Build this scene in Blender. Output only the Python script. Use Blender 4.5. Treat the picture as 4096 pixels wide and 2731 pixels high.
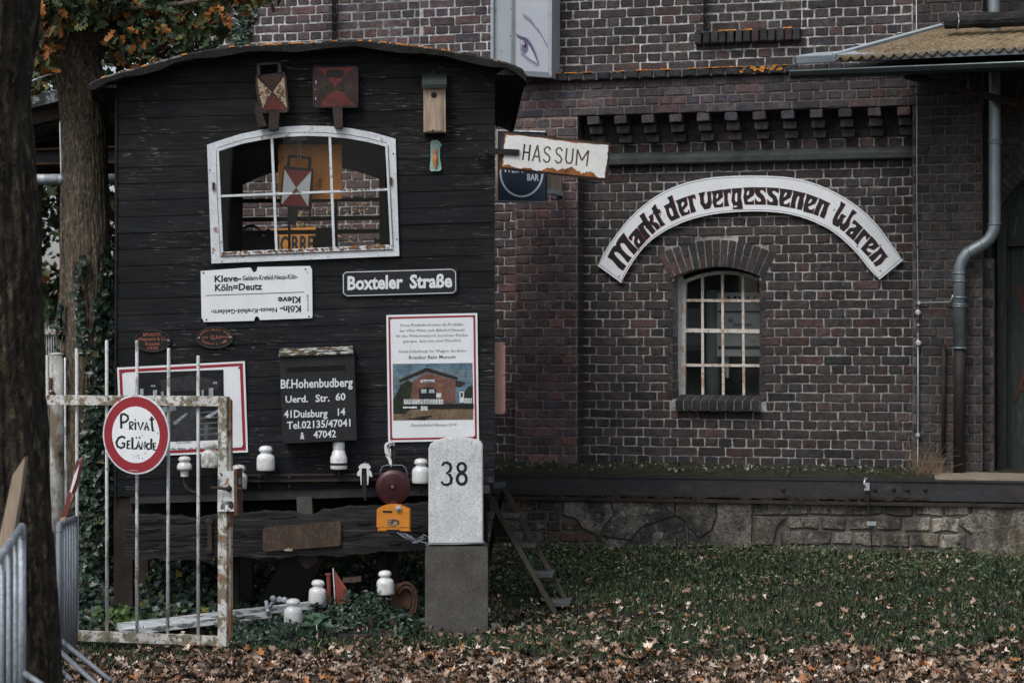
import bpy, math, random
import numpy as np
from mathutils import Vector
random.seed(7); rng = np.random.default_rng(7)
for o in list(bpy.data.objects): bpy.data.objects.remove(o)
S = bpy.context.scene; COL = S.collection
# ---------------- camera ----------------
F, CX, CY, H = 7964.0, 2048.0, 1345.0, 1.82
cam = bpy.data.cameras.new('camera'); cam.lens = 70; cam.sensor_width = 36
cam.shift_y = -20.5/4096; cam.clip_start = .1; cam.clip_end = 900
cam.dof.use_dof = True; cam.dof.focus_distance = 13.2; cam.dof.aperture_fstop = 5.6
co = bpy.data.objects.new('camera', cam); COL.objects.link(co)
co.location = (0, 0, H); co.rotation_euler = (math.pi/2, 0, 0); S.camera = co
# ---------------- sky and sun (overcast) ----------------
wd = bpy.data.worlds.new('World'); S.world = wd; wd.use_nodes = True
nt = wd.node_tree; bg = nt.nodes['Background']
SUN_EL, SUN_ROT = math.radians(52), math.radians(215)
sk = nt.nodes.new('ShaderNodeTexSky'); sk.sky_type = 'NISHITA'; sk.sun_disc = False
sk.sun_elevation = SUN_EL; sk.sun_rotation = SUN_ROT; sk.dust_density = 3.0
hs = nt.nodes.new('ShaderNodeHueSaturation'); hs.inputs['Saturation'].default_value = .42
nt.links.new(sk.outputs[0], hs.inputs['Color']); nt.links.new(hs.outputs[0], bg.inputs[0])
bg.inputs[1].default_value = .115
sl = bpy.data.lights.new('sun', 'SUN'); sl.energy = 1.1; sl.angle = math.radians(22); sl.color = (1, .97, .93)
so = bpy.data.objects.new('sun', sl); COL.objects.link(so)
sd = Vector((math.sin(SUN_ROT)*math.cos(SUN_EL), math.cos(SUN_ROT)*math.cos(SUN_EL), math.sin(SUN_EL)))
so.rotation_euler = sd.to_track_quat('Z', 'Y').to_euler(); so.location = (0, 0, 12)
S.view_settings.view_transform = 'Standard'; S.view_settings.look = 'None'
S.view_settings.exposure = 0.45; S.view_settings.gamma = 1; S.view_settings.use_curve_mapping = False
S.cycles.max_bounces = 6; S.cycles.transparent_max_bounces = 10

# ---------------- planes: a surface standing in the place, found through the photograph's pixels ----------------
def at(px, py, Y): return Vector(((px-CX)/F*Y, Y, H+(CY-py)/F*Y))
class Plane:
    def __init__(s, a, b, px0=2048):
        s.a, s.b = a, b; s.n = math.hypot(a, b)
        s.out = Vector((-b/s.n, -a/s.n, 0)); s.h = Vector((a/s.n, -b/s.n, 0))
        s.o = s.at(px0, CY); s.o.z = 0
    def Y(s, px, w=0): return (1-w*s.n)/(s.a+s.b*(px-CX)/F)
    def at(s, px, py, w=0): return at(px, py, s.Y(px, w))
    def u(s, px, w=0): return (s.at(px, CY, w)-s.o).dot(s.h)
    def z(s, px, py, w=0): return s.at(px, py, w).z
    def p(s, u, z, w=0): return s.o+s.h*u+s.out*w+Vector((0, 0, z))
W = Plane(.0577, .01668, 2600)          # brick wall
PL = Plane(.06251, .01193, 2700)        # platform edge
WF = Plane(.07854, -.00188, 1220)        # wagon end wall
k_ = 4.8e-5/11.4
GT = Plane(1/11.4-k_*(900-CX), k_*F, 540)   # gate

# ---------------- mesh builder ----------------
ORG = {}
class MB:
    def __init__(s): s.v = []; s.f = []; s.t = []
    def add(s, vs, fs, tint=(1, 1, 1)):
        n = len(s.v); s.v += [tuple(v) for v in vs]; s.f += [tuple(i+n for i in f) for f in fs]; s.t += [tint]*len(vs)
    def prism(s, pts, back, tint=(1, 1, 1)):
        n = len(pts); vs = list(pts)+[Vector(p)+back for p in pts]
        fs = [tuple(range(n)), tuple(range(2*n-1, n-1, -1))]+[(i, i+n, (i+1) % n+n, (i+1) % n) for i in range(n)]
        s.add(vs, fs, tint)
    def poly(s, pl, px, w0, w1, tint=(1, 1, 1)):       # polygon in photo pixels on a plane, from w0 out to w1
        s.prism([pl.at(x, y, w1) for x, y in px], pl.out*(w0-w1), tint)
    def flat(s, pl, px, w, tint=(1, 1, 1)):
        s.add([pl.at(x, y, w) for x, y in px], [tuple(range(len(px)))], tint)
    def line(s, pl, px, wd, w, tint=(1, 1, 1)):       # painted stroke, width in pixels (number or list)
        n = len(px); wl = wd if isinstance(wd, (list, tuple)) else [wd]*n; L = []; R = []
        for i, (x, y) in enumerate(px):
            a = px[max(i-1, 0)]; b = px[min(i+1, n-1)]; dx, dy = b[0]-a[0], b[1]-a[1]; l = math.hypot(dx, dy) or 1
            nx, ny = -dy/l*wl[i]/2, dx/l*wl[i]/2; L.append((x+nx, y+ny)); R.append((x-nx, y-ny))
        vs = [pl.at(x, y, w) for x, y in L+R]; s.add(vs, [(i, i+1, n+i+1, n+i) for i in range(n-1)], tint)
    def box(s, c, ax, ay, az, tint=(1, 1, 1), ch=0):   # half-axis vectors
        c = Vector(c); q = []
        for k in (-1, 1):
            for j in (-1, 1):
                for i in (-1, 1): q.append(c+ax*i+ay*j+az*k)
        s.add(q, [(0, 2, 3, 1), (4, 5, 7, 6), (0, 1, 5, 4), (2, 6, 7, 3), (0, 4, 6, 2), (1, 3, 7, 5)], tint)
    def beam(s, p0, p1, wd, dp, side=None, tint=(1, 1, 1)):
        p0, p1 = Vector(p0), Vector(p1); d = (p1-p0); l = d.length; d.normalize()
        a = Vector(side) if side else d.cross(Vector((0, 1, 0)))
        if a.length < 1e-4: a = Vector((1, 0, 0))
        a = (a-d*a.dot(d)).normalized(); b = d.cross(a)
        s.box((p0+p1)/2, d*l/2, a*wd/2, b*dp/2, tint)
    def tube(s, path, r, n=10, tint=(1, 1, 1), jit=0):
        P = [Vector(p) for p in path]; m = len(P); rl = r if isinstance(r, (list, tuple)) else [r]*m; vs = []; fs = []
        ref = Vector((.31, .77, .55)).normalized(); d0 = (P[1]-P[0]).normalized(); a = d0.cross(ref).normalized()
        for i in range(m):
            d = (P[min(i+1, m-1)]-P[max(i-1, 0)]).normalized(); a = (a-d*a.dot(d)).normalized(); b = d.cross(a)
            for k in range(n):
                t = 2*math.pi*k/n; q = rl[i]*(1+random.uniform(-jit, jit))
                vs.append(P[i]+(a*math.cos(t)+b*math.sin(t))*q)
        for i in range(m-1):
            for k in range(n): fs.append((i*n+k, i*n+(k+1) % n, (i+1)*n+(k+1) % n, (i+1)*n+k))
        fs.append(tuple(range(n-1, -1, -1))); fs.append(tuple(range((m-1)*n, m*n))); s.add(vs, fs, tint)
    def lathe(s, base, prof, n=20, axis=None, tint=(1, 1, 1), a0=0, a1=2*math.pi):
        base = Vector(base); ax = (axis or Vector((0, 0, 1))).normalized()
        x = ax.cross(Vector((0, 1, 0))) if abs(ax.y) < .9 else ax.cross(Vector((0, 0, 1))); x.normalize(); y = ax.cross(x)
        full = abs(a1-a0-2*math.pi) < 1e-3; m = n if full else n+1; vs = []; fs = []
        for r, z in prof:
            for k in range(m):
                t = a0+(a1-a0)*k/n; vs.append(base+ax*z+(x*math.cos(t)+y*math.sin(t))*r)
        for i in range(len(prof)-1):
            for k in range(n):
                k2 = (k+1) % m; fs.append((i*m+k, i*m+k2, (i+1)*m+k2, (i+1)*m+k))
        if full: fs += [tuple(range(m-1, -1, -1)), tuple(range((len(prof)-1)*m, len(prof)*m))]
        s.add(vs, fs, tint)
    def text(s, pl, txt, o, dx, up, w, tint=(1, 1, 1), bold=0, depth=0, res=2):
        """printed text: o = baseline start in pixels, dx = baseline vector over the whole width, up = cap-height vector"""
        vs, ps = glyphs(txt, bold, res); x0, x1 = min(v[0] for v in vs), max(v[0] for v in vs)
        q = []
        for x, y in vs:
            t = (x-x0)/(x1-x0); q.append(pl.at(o[0]+dx[0]*t+up[0]*y/.7, o[1]+dx[1]*t+up[1]*y/.7, w))
        s.add(q, ps, tint)
    def build(s, name, mat, parent=None, smooth=False, kind=None, label=None, origin=None, solid=0):
        me = bpy.data.meshes.new(name); V = np.array(s.v, dtype=np.float64)
        if origin is None:
            lo, hi = V.min(0), V.max(0); origin = Vector(((lo[0]+hi[0])/2, (lo[1]+hi[1])/2, lo[2]))
        V = V-np.array(origin); me.from_pydata([tuple(v) for v in V], [], s.f)
        at_ = me.attributes.new('tint', 'FLOAT_COLOR', 'POINT')
        c = np.ones((len(V), 4), dtype=np.float32); c[:, :3] = np.array(s.t, dtype=np.float32); at_.data.foreach_set('color', c.ravel())
        if smooth: me.polygons.foreach_set('use_smooth', [True]*len(me.polygons))
        me.materials.append(mat); me.update()
        o = bpy.data.objects.new(name, me); COL.objects.link(o); ORG[o] = Vector(origin)
        if parent: o.parent = parent; o.location = Vector(origin)-ORG[parent]
        else: o.location = origin
        if smooth == 'auto': pass
        if kind: o['kind'] = kind
        if label: o['label'] = label
        return o
_gl = {}
def glyphs(txt, bold, res):
    k = (txt, bold, res)
    if k in _gl: return _gl[k]
    cu = bpy.data.curves.new('t', 'FONT'); cu.body = txt; cu.offset = bold; cu.resolution_u = res; cu.fill_mode = 'FRONT'
    ob = bpy.data.objects.new('t', cu); COL.objects.link(ob)
    dg = bpy.context.evaluated_depsgraph_get(); me = bpy.data.meshes.new_from_object(ob.evaluated_get(dg))
    r = ([(v.co.x, v.co.y) for v in me.vertices], [tuple(p.vertices) for p in me.polygons])
    bpy.data.objects.remove(ob); bpy.data.curves.remove(cu); bpy.data.meshes.remove(me); _gl[k] = r
    return r
def fast_mesh(name, V, Fa, T, mat, parent=None, kind=None, origin=None, smooth=False):
    V = np.asarray(V, dtype=np.float32); Fa = np.asarray(Fa, dtype=np.int32)
    if origin is None: lo, hi = V.min(0), V.max(0); origin = Vector(((lo[0]+hi[0])/2, (lo[1]+hi[1])/2, lo[2]))
    V = V-np.array(origin, dtype=np.float32); me = bpy.data.meshes.new(name); k = Fa.shape[1]
    me.vertices.add(len(V)); me.vertices.foreach_set('co', V.ravel()); me.loops.add(Fa.size); me.polygons.add(len(Fa))
    me.loops.foreach_set('vertex_index', Fa.ravel()); me.polygons.foreach_set('loop_start', np.arange(len(Fa), dtype=np.int32)*k)
    if smooth: me.polygons.foreach_set('use_smooth', np.ones(len(Fa), dtype=bool))
    me.update(calc_edges=True); a = me.attributes.new('tint', 'FLOAT_COLOR', 'POINT')
    c = np.ones((len(V), 4), dtype=np.float32); c[:, :3] = T; a.data.foreach_set('color', c.ravel()); me.materials.append(mat)
    o = bpy.data.objects.new(name, me); COL.objects.link(o); ORG[o] = Vector(origin)
    if parent: o.parent = parent; o.location = Vector(origin)-ORG[parent]
    else: o.location = origin
    if kind: o['kind'] = kind
    return o
def thing(name, label, cat, loc, group=None):
    o = bpy.data.objects.new(name, None); o.empty_display_size = .1; COL.objects.link(o); o.location = loc; ORG[o] = Vector(loc)
    o['label'] = label; o['category'] = cat
    if group: o['group'] = group
    return o
def tag(o, label, cat, group=None):
    o['label'] = label; o['category'] = cat
    if group: o['group'] = group
    return o
def dup(root, loc, label, scale=1, rot=(0, 0, 0)):
    r = root.copy(); COL.objects.link(r); r.location = loc; r.scale = (scale,)*3; r.rotation_euler = rot; r['label'] = label; ORG[r] = Vector(loc)
    for c in root.children:
        d = c.copy(); COL.objects.link(d); d.parent = r
        for g in c.children:
            e = g.copy(); COL.objects.link(e); e.parent = d
    return r

# ---------------- materials ----------------
def mat(name, col=(1, 1, 1), rough=.8, metal=0, var=.25, vs=6, fine=.2, fs=70, bump=.25, bs=60, st=(1, 1, 1), tint=False, over=(), spec=.3, coat=0, disp=.004):
    m = bpy.data.materials.new(name); m.use_nodes = True; t = m.node_tree; N = t.nodes; L = t.links
    b = N['Principled BSDF']; b.inputs['Metallic'].default_value = metal; b.inputs['Specular IOR Level'].default_value = spec
    b.inputs['Coat Weight'].default_value = coat
    g = N.new('ShaderNodeNewGeometry')
    def nz(scale, stv, det=5, rg=.6):
        mp = N.new('ShaderNodeMapping'); mp.inputs['Scale'].default_value = stv; L.new(g.outputs['Position'], mp.inputs[0])
        n = N.new('ShaderNodeTexNoise'); n.inputs['Scale'].default_value = scale; n.inputs['Detail'].default_value = det; n.inputs['Roughness'].default_value = rg
        L.new(mp.outputs[0], n.inputs['Vector']); return n.outputs['Fac']
    def mr(src, a, b_, c, d):
        r = N.new('ShaderNodeMapRange'); L.new(src, r.inputs[0])
        for i, x in enumerate((a, b_, c, d)): r.inputs[i+1].default_value = x
        return r.outputs[0]
    def mixc(f, a, b_, mode='MIX'):
        x = N.new('ShaderNodeMix'); x.data_type = 'RGBA'; x.blend_type = mode
        if isinstance(f, (int, float)): x.inputs[0].default_value = f
        else: L.new(f, x.inputs[0])
        for i, q in ((6, a), (7, b_)):
            if isinstance(q, tuple): x.inputs[i].default_value = (*q, 1)
            else: L.new(q, x.inputs[i])
        return x.outputs[2]
    def gray(v):
        c = N.new('ShaderNodeCombineColor')
        for i in range(3): L.new(v, c.inputs[i])
        return c.outputs[0]
    base = col
    if tint:
        a = N.new('ShaderNodeAttribute'); a.attribute_name = 'tint'; base = mixc(1.0, a.outputs['Color'], col, 'MULTIPLY')
    if var: base = mixc(1.0, base, gray(mr(nz(vs, st), .3, .7, 1-var, 1+var)), 'MULTIPLY')
    if fine: base = mixc(1.0, base, gray(mr(nz(fs, st, 3), .3, .7, 1-fine, 1+fine)), 'MULTIPLY')
    ro = rough
    for ov in over:      # (colour, noise scale, threshold, softness, stretch, amount)
        f = mr(nz(ov[1], ov[4], 6, .65), ov[2], ov[2]+ov[3], 0, ov[5])
        if len(ov) > 6:      # patchy: the marks only gather where a broader noise allows
            k = N.new('ShaderNodeMath'); k.operation = 'MULTIPLY'; L.new(f, k.inputs[0]); L.new(mr(nz(ov[6], (1, 1, 1), 3), .46, .60, .05, 1), k.inputs[1]); f = k.outputs[0]
        base = mixc(f, base, ov[0])
    if isinstance(base, tuple): b.inputs['Base Color'].default_value = (*base, 1)
    else: L.new(base, b.inputs['Base Color'])
    b.inputs['Roughness'].default_value = rough
    if bump:
        bp = N.new('ShaderNodeBump'); bp.inputs['Strength'].default_value = bump; bp.inputs['Distance'].default_value = disp
        L.new(nz(bs, st, 5, .65), bp.inputs['Height']); L.new(bp.outputs[0], b.inputs['Normal'])
    return m
U = (1, 1, 1)
m_brick = mat('brick', rough=.85, tint=True, var=.40, vs=16, fine=.45, fs=80, bump=1, bs=70, over=[((.018, .018, .020), 1.6, .5, .2, U, .5), ((.16, .155, .155), 9, .56, .12, U, .40, 1.3), ((.012, .012, .012), 30, .60, .05, U, .6), ((.32, .31, .30), 120, .64, .05, U, .5)])
m_mortar = mat('mortar', rough=.95, tint=True, var=.35, vs=3, fine=.40, fs=60, bump=1, bs=80, over=[((.05, .045, .045), 2.2, .52, .2, U, .65), ((.05, .046, .044), 16, .52, .10, U, .65)])
m_plank = mat('tarred_plank', (.0098, .0112, .0132), rough=.75, tint=True, var=.3, vs=3.5, fine=.4, fs=34, st=(.12, 1, 1.5), bump=.35, bs=50, disp=.002, spec=.16,
    over=[((.028, .023, .020), 9, .53, .12, (.10, 1, 1.8), .5), ((.060, .054, .049), 60, .54, .05, (.06, 1, 2.2), .5, 2.6), ((.24, .24, .24), 62, .60, .05, (.16, 1, 1.9), .6, 3.1)])
m_black = mat('black_paint', (.012, .012, .013), rough=.7, bump=.1)
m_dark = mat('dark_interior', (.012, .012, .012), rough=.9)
m_white = mat('white_enamel', (.74, .77, .80), rough=.35, var=.06, fine=.04, bump=.05, over=[((.35, .34, .33), 9, .66, .12, U, .4)])
m_print = mat('print', tint=True, rough=.5, var=.04, fine=.03, bump=0)
m_wframe = mat('chipped_white_paint', (.60, .64, .68), rough=.6, var=.12, fine=.12, bump=.4, over=[((.22, .09, .035), 16, .60, .06, (1, 1, 1), .85), ((.1, .07, .05), 45, .64, .05, U, .7)])
m_rustwhite = mat('rusting_white_paint', (.60, .58, .53), rough=.7, tint=True, var=.12, fine=.15, bump=.6, over=[((.42, .18, .07), 9, .53, .07, U, .7), ((.30, .12, .04), 40, .58, .04, U, .8)])
m_gate = mat('gate_paint', (.58, .58, .56), rough=.75, var=.2, fine=.2, bump=.6, over=[((.10, .095, .045), 12, .47, .08, U, .85), ((.20, .10, .045), 22, .56, .05, U, .9), ((.05, .04, .03), 45, .57, .05, U, .8)])
m_rust = mat('rust', (.085, .045, .03), rough=.85, var=.45, fine=.35, bump=.7, over=[((.22, .10, .04), 14, .56, .12, U, .5)])
m_rustdark = mat('dark_rust', (.035, .026, .022), rough=.8, var=.4, fine=.3, bump=.6, over=[((.1, .05, .03), 12, .6, .1, U, .5)])
m_steel = mat('dark_steel', (.03, .031, .034), rough=.6, var=.35, fine=.3, bump=.5, st=(.3, 1, 1), over=[((.10, .09, .085), 7, .58, .12, (.4, 1, 1), .5), ((.07, .04, .03), 3, .55, .1, U, .5)])
m_zinc = mat('zinc', (.23, .27, .29), rough=.42, metal=.55, var=.18, fine=.1, bump=.12, over=[((.12, .14, .15), 5, .56, .1, (1, 1, .4), .5)])
m_galv = mat('galvanised', (.30, .34, .38), rough=.55, metal=.4, var=.25, fine=.25, bump=.3, over=[((.62, .64, .66), 14, .55, .06, (1, 1, .35), .7)])
m_galv2 = mat('blue_galvanised', (.17, .19, .22), rough=.6, metal=.3, var=.2, fine=.15, bump=.2)
m_porc = mat('porcelain', (.70, .72, .73), rough=.14, var=.10, fine=.05, bump=.05, spec=.6, coat=.4, over=[((.30, .28, .24), 16, .55, .12, U, .45), ((.10, .085, .06), 60, .63, .04, U, .7)])
m_porcd = mat('dirty_porcelain', (.62, .63, .61), rough=.35, var=.15, fine=.1, bump=.15, spec=.5, over=[((.16, .15, .11), 24, .47, .12, U, .75)])
m_wood = mat('old_wood', (.020, .019, .020), rough=.85, tint=True, var=.45, vs=4, fine=.6, fs=30, st=(.12, 1, 1), bump=1, bs=26, disp=.012, over=[((.10, .095, .09), 26, .57, .06, (.08, 1, 2), .6)])
m_lwood = mat('weathered_pine', (.36, .28, .21), rough=.8, var=.2, fine=.3, fs=60, st=(1, 1, .08), bump=.4, over=[((.18, .14, .11), 10, .56, .12, (1, 1, .15), .6)])
m_wwood = mat('peeling_white_wood', (.50, .53, .55), rough=.75, var=.25, fine=.4, fs=40, st=(.15, 1, 1), bump=.7, over=[((.07, .07, .065), 22, .53, .06, (.2, 1, 1), .85)])
m_ladder = mat('ladder_wood', (.034, .028, .019), rough=.6, tint=True, var=.25, fine=.25, bump=.3)
m_conc = mat('concrete', (.085, .082, .074), rough=.95, var=.3, fine=.35, fs=120, bump=.9, bs=120, over=[((.35, .34, .32), 75, .68, .05, U, .6), ((.05, .05, .045), 4, .55, .2, U, .5)])
m_wstone = mat('painted_stone', (.60, .63, .64), rough=.9, var=.12, fine=.22, fs=90, bump=1, bs=100, over=[((.22, .22, .22), 110, .56, .08, U, .6), ((.30, .31, .31), 7, .55, .15, U, .45)])
m_stone = mat('plinth_stone', tint=True, rough=.92, var=.45, vs=6, fine=.5, fs=60, bump=1, bs=40, disp=.02, over=[((.03, .03, .03), 3.6, .48, .10, (1, 1, .6), .8), ((.13, .10, .06), 5, .56, .12, U, .5), ((.38, .37, .35), 22, .56, .06, U, .7, 2.0), ((.015, .015, .014), 26, .60, .04, U, .8)])
m_moss = mat('moss', (.032, .034, .018), rough=1, var=.5, fine=.5, bump=1, disp=.02, over=[((.2, .19, .17), 30, .62, .05, U, .7), ((.03, .028, .02), 6, .5, .1, U, .7)])
m_felt = mat('roofing_felt', (.045, .05, .052), rough=.95, var=.4, fine=.4, bump=1, disp=.01, over=[((.32, .34, .34), 16, .52, .1, U, .75), ((.45, .17, .03), 5, .63, .05, U, .9), ((.06, .07, .02), 7, .6, .06, U, .8)])
m_felt2 = mat('felt_edge', (.018, .019, .018), rough=.9, var=.4, fine=.4, bump=1, disp=.01)
m_bark = mat('bark', (.095, .080, .060), rough=.95, var=.45, vs=6, fine=.7, fs=60, st=(1, 1, .22), bump=1, bs=34, disp=.04, over=[((.24, .21, .17), 60, .53, .06, (1, 1, .45), .8), ((.17, .11, .05), 24, .55, .08, (1, 1, .6), .5), ((.020, .018, .016), 20, .58, .07, (1, 1, .15), .7), ((.1, .085, .035), 6, .54, .1, U, .5)])
m_bark2 = mat('near_bark', (.036, .029, .022), rough=.95, var=.45, vs=5, fine=.6, fs=45, st=(1, 1, .4), bump=1, bs=22, disp=.06, over=[((.17, .14, .09), 26, .54, .07, (1, 1, .5), .6), ((.075, .062, .032), 7, .52, .1, U, .5), ((.010, .009, .008), 12, .55, .08, (1, 1, .18), .85)])
m_leaf = mat('leaf', tint=True, rough=.55, var=.25, vs=30, fine=.2, bump=.2, spec=.35)
m_ivy = mat('ivy_leaf', tint=True, rough=.38, var=.25, vs=30, fine=.1, bump=.2, spec=.5)
m_grass = mat('grass_blades', tint=True, rough=.6, var=.25, vs=3, fine=0, bump=0)
m_soil = mat('soil', (.020, .018, .014), rough=1, var=.5, vs=2, fine=.5, fs=30, bump=1, disp=.02, over=[((.02, .04, .015), 3, .45, .15, U, .8)])
m_orange = mat('orange_enamel', (.62, .23, .035), rough=.35, var=.1, fine=.12, bump=.1, over=[((.12, .06, .03), 20, .66, .06, U, .6)])
m_oldorange = mat('chipped_orange', (.72, .27, .04), rough=.5, var=.15, fine=.15, bump=.3, over=[((.06, .05, .035), 7, .56, .05, (1, 1, .5), .9)])
m_redlens = mat('red_lens', tint=True, rough=.1, var=.1, fine=.05, bump=0, spec=.8, coat=1)
m_red = mat('red_paint', (.27, .025, .035), rough=.45, var=.1, fine=.08, bump=.05, over=[((.5, .2, .15), 60, .72, .04, U, .5)])
m_redbrown = mat('red_lead', (.22, .055, .04), rough=.6, var=.15, fine=.15, bump=.3)
m_signw = mat('rusting_enamel_sign', (.70, .70, .69), rough=.4, var=.08, fine=.08, bump=.2, over=[((.04, .035, .03), 55, .66, .04, U, .7), ((.35, .14, .05), 3.5, .60, .10, U, .7)])
m_rustplate = mat('rust_plate', (.06, .042, .032), rough=.8, var=.3, fine=.45, fs=90, st=(1, 1, .5), bump=.6, over=[((.13, .10, .06), 16, .52, .15, (1, 1, .4), .5)])
m_green = mat('green_felt', (.025, .035, .033), rough=.8)
m_teal = mat('verdigris', (.28, .42, .38), rough=.5, var=.15, fine=.2, bump=.6, disp=.006)
m_bird = mat('terracotta_glaze', (.50, .20, .06), rough=.4, var=.2, fine=.2, bump=.3)
m_navy = mat('navy_board', (.018, .032, .055), rough=.5, var=.1, fine=.05, bump=.03)
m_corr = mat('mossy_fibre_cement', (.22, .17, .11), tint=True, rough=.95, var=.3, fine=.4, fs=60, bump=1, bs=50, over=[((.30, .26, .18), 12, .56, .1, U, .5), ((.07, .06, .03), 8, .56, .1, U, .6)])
m_door = mat('green_door', (.018, .026, .022), rough=.7, var=.35, fine=.5, st=(1, 1, .1), bump=.5, over=[((.1, .085, .07), 18, .62, .06, (1, 1, .15), .6)])
m_doorred = mat('door_red', (.06, .018, .015), rough=.7, var=.3, fine=.3)
m_alu = mat('painted_aluminium', (.34, .38, .41), rough=.5, var=.06, fine=.06, bump=.05, over=[((.16, .17, .13), 26, .60, .08, (1, 1, .25), .6)])
m_aludark = mat('grey_aluminium', (.17, .19, .21), rough=.5, var=.1, fine=.08, bump=.05)
m_stove = mat('stove_enamel', (.44, .50, .50), rough=.3, var=.1, fine=.05, bump=.02)
m_lichen = mat('lichen', (.52, .20, .035), rough=1, var=.3, fine=.4, bump=1)
m_wire = mat('galvanised_wire', (.45, .48, .5), rough=.4, metal=.6, var=.1, bump=0)
def glass(name, dirt, refl):
    m = bpy.data.materials.new(name); m.use_nodes = True; t = m.node_tree; N = t.nodes; L = t.links; N.remove(N['Principled BSDF'])
    tr = N.new('ShaderNodeBsdfTransparent'); gl = N.new('ShaderNodeBsdfGlossy'); gl.inputs['Roughness'].default_value = .03
    df = N.new('ShaderNodeBsdfDiffuse'); df.inputs['Color'].default_value = (.3, .34, .33, 1)
    fr = N.new('ShaderNodeFresnel'); fr.inputs['IOR'].default_value = refl
    nz = N.new('ShaderNodeTexNoise'); nz.inputs['Scale'].default_value = 4; g = N.new('ShaderNodeNewGeometry'); L.new(g.outputs['Position'], nz.inputs['Vector'])
    r = N.new('ShaderNodeMapRange'); L.new(nz.outputs['Fac'], r.inputs[0]); r.inputs[1].default_value = .4; r.inputs[2].default_value = .75; r.inputs[3].default_value = dirt*.3; r.inputs[4].default_value = dirt
    a = N.new('ShaderNodeMixShader'); L.new(fr.outputs[0], a.inputs[0]); L.new(tr.outputs[0], a.inputs[1]); L.new(gl.outputs[0], a.inputs[2])
    b = N.new('ShaderNodeMixShader'); L.new(r.outputs[0], b.inputs[0]); L.new(a.outputs[0], b.inputs[1]); L.new(df.outputs[0], b.inputs[2])
    L.new(b.outputs[0], N['Material Output'].inputs[0]); return m
m_photo = mat('printed_photograph', tint=True, rough=.45, var=.35, vs=22, fine=.6, fs=160, bump=0)
m_glassw = glass('old_window_glass', .045, 1.3)
m_glass = glass('window_glass', .010, 1.22); m_glassd = glass('dusty_glass', .09, 1.2)
# ================= ground =================
def gz(x, y):
    t = np.clip((np.asarray(y, dtype=float)-12.4)/3.2, 0, 1); t = t*t*(3-2*t)
    return .13*t+.012*np.sin(np.asarray(x)*3.1+1)*np.cos(np.asarray(y)*2.3)
xs = np.concatenate([-np.geomspace(400, 6, 24), np.linspace(-5.8, 7.8, 86), np.geomspace(8, 400, 24)])
ys = np.concatenate([np.linspace(-60, 8.5, 24), np.linspace(8.6, 19, 78), np.geomspace(19.5, 600, 28)])
XX, YY = np.meshgrid(xs, ys); ZZ = gz(XX, YY); nx, ny = len(xs), len(ys)
idx = np.arange(nx*ny).reshape(ny, nx)
q = np.stack([idx[:-1, :-1], idx[:-1, 1:], idx[1:, 1:], idx[1:, :-1]], -1).reshape(-1, 4)
g_ = fast_mesh('ground', np.stack([XX, YY, ZZ], -1).reshape(-1, 3), q, (1, 1, 1), m_soil, kind='structure', origin=Vector((0, 0, 0)), smooth=True)

# ================= brick warehouse =================
bw = thing('brick_warehouse', 'old dark brick warehouse wall with arched window and corbelled cornice behind the wagon', 'building', W.p(0, 0, 0))
BR = []   # every brick: (vertices, faces, tint, size on screen)
def brick_geo(u0, u1, z0, z1, w, dep=.09, j=.0034, ch=.006, rot=None):
    """a worn brick: ten-point outline, rounded front edge"""
    cu, cz = (u0+u1)/2, (z0+z1)/2; a, b = (u1-u0)/2, (z1-z0)/2; c = min(a, b)*.22
    out = [(-a, -b+c), (-a+c, -b), (0, -b), (a-c, -b), (a, -b+c), (a, b-c), (a-c, b), (0, b), (-a+c, b), (-a, b-c)]
    out = [(x+random.uniform(-j, j), y+random.uniform(-j, j)) for x, y in out]
    dw = random.uniform(-.003, .004); tl = random.uniform(-.012, .012); vs = []
    for k, (s_, ww) in enumerate(((0, -dep), (0, -ch), (ch, 0))):
        for x, y in out:
            l = math.hypot(x, y); f = (1-s_/l*1.1); x2, y2 = x*f, y*f; wz = w+ww+(dw+tl*x2*.5 if k else 0)
            if rot: ca, sa = math.cos(rot), math.sin(rot); x2, y2 = x2*ca-y2*sa, x2*sa+y2*ca
            vs.append(W.p(cu+x2, cz+y2, wz))
    fs = []
    for r in (0, 10): fs += [(r+i, r+(i+1) % 10, r+10+(i+1) % 10, r+10+i) for i in range(10)]
    fs.append(tuple(range(20, 30))); return vs, fs
def on_screen(p):
    return CX+p.x/p.y*F, CY-(p.z-H)/p.y*F
def put_brick(u0, u1, z0, z1, w, tint, rank=0, **k):
    if u1-u0 < .02 or z1-z0 < .02: return
    vs, fs = brick_geo(u0, u1, z0, z1, w, **k); px, py = on_screen(W.p((u0+u1)/2, (z0+z1)/2, w))
    vis = -40 < px < 4140 and -20 < py < 1900 and (px > 1995 or (py < 150 and px > 930) or (960 < px < 1560 and 690 < py < 1010))
    BR.append((vs, fs, tint, ((u1-u0)*(z1-z0)*1e3/W.Y(px, w)+rank) if vis else -1))
CH, SL, HL, JT = .0775, .236, .118, .011
def tint_of(zone):
    b = {'main': (.048, .040, .040), 'pil': (.05, .033, .032), 'left': (.098, .072, .072), 'up': (.050, .042, .043),
         'upl': (.088, .066, .069), 'right': (.048, .042, .042), 'soot': (.030, .029, .032), 'corn': (.066, .057, .060)}[zone]
    v = random.uniform(.72, 1.28); r = random.random(); c = [x*v for x in b]
    if r < .09: c = [c[0]*1.45, c[1]*1.12, c[2]*1.08]
    elif r < .22: c = [c[0]*.72, c[1]*.85, c[2]*.98]
    return tuple(c)
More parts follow.
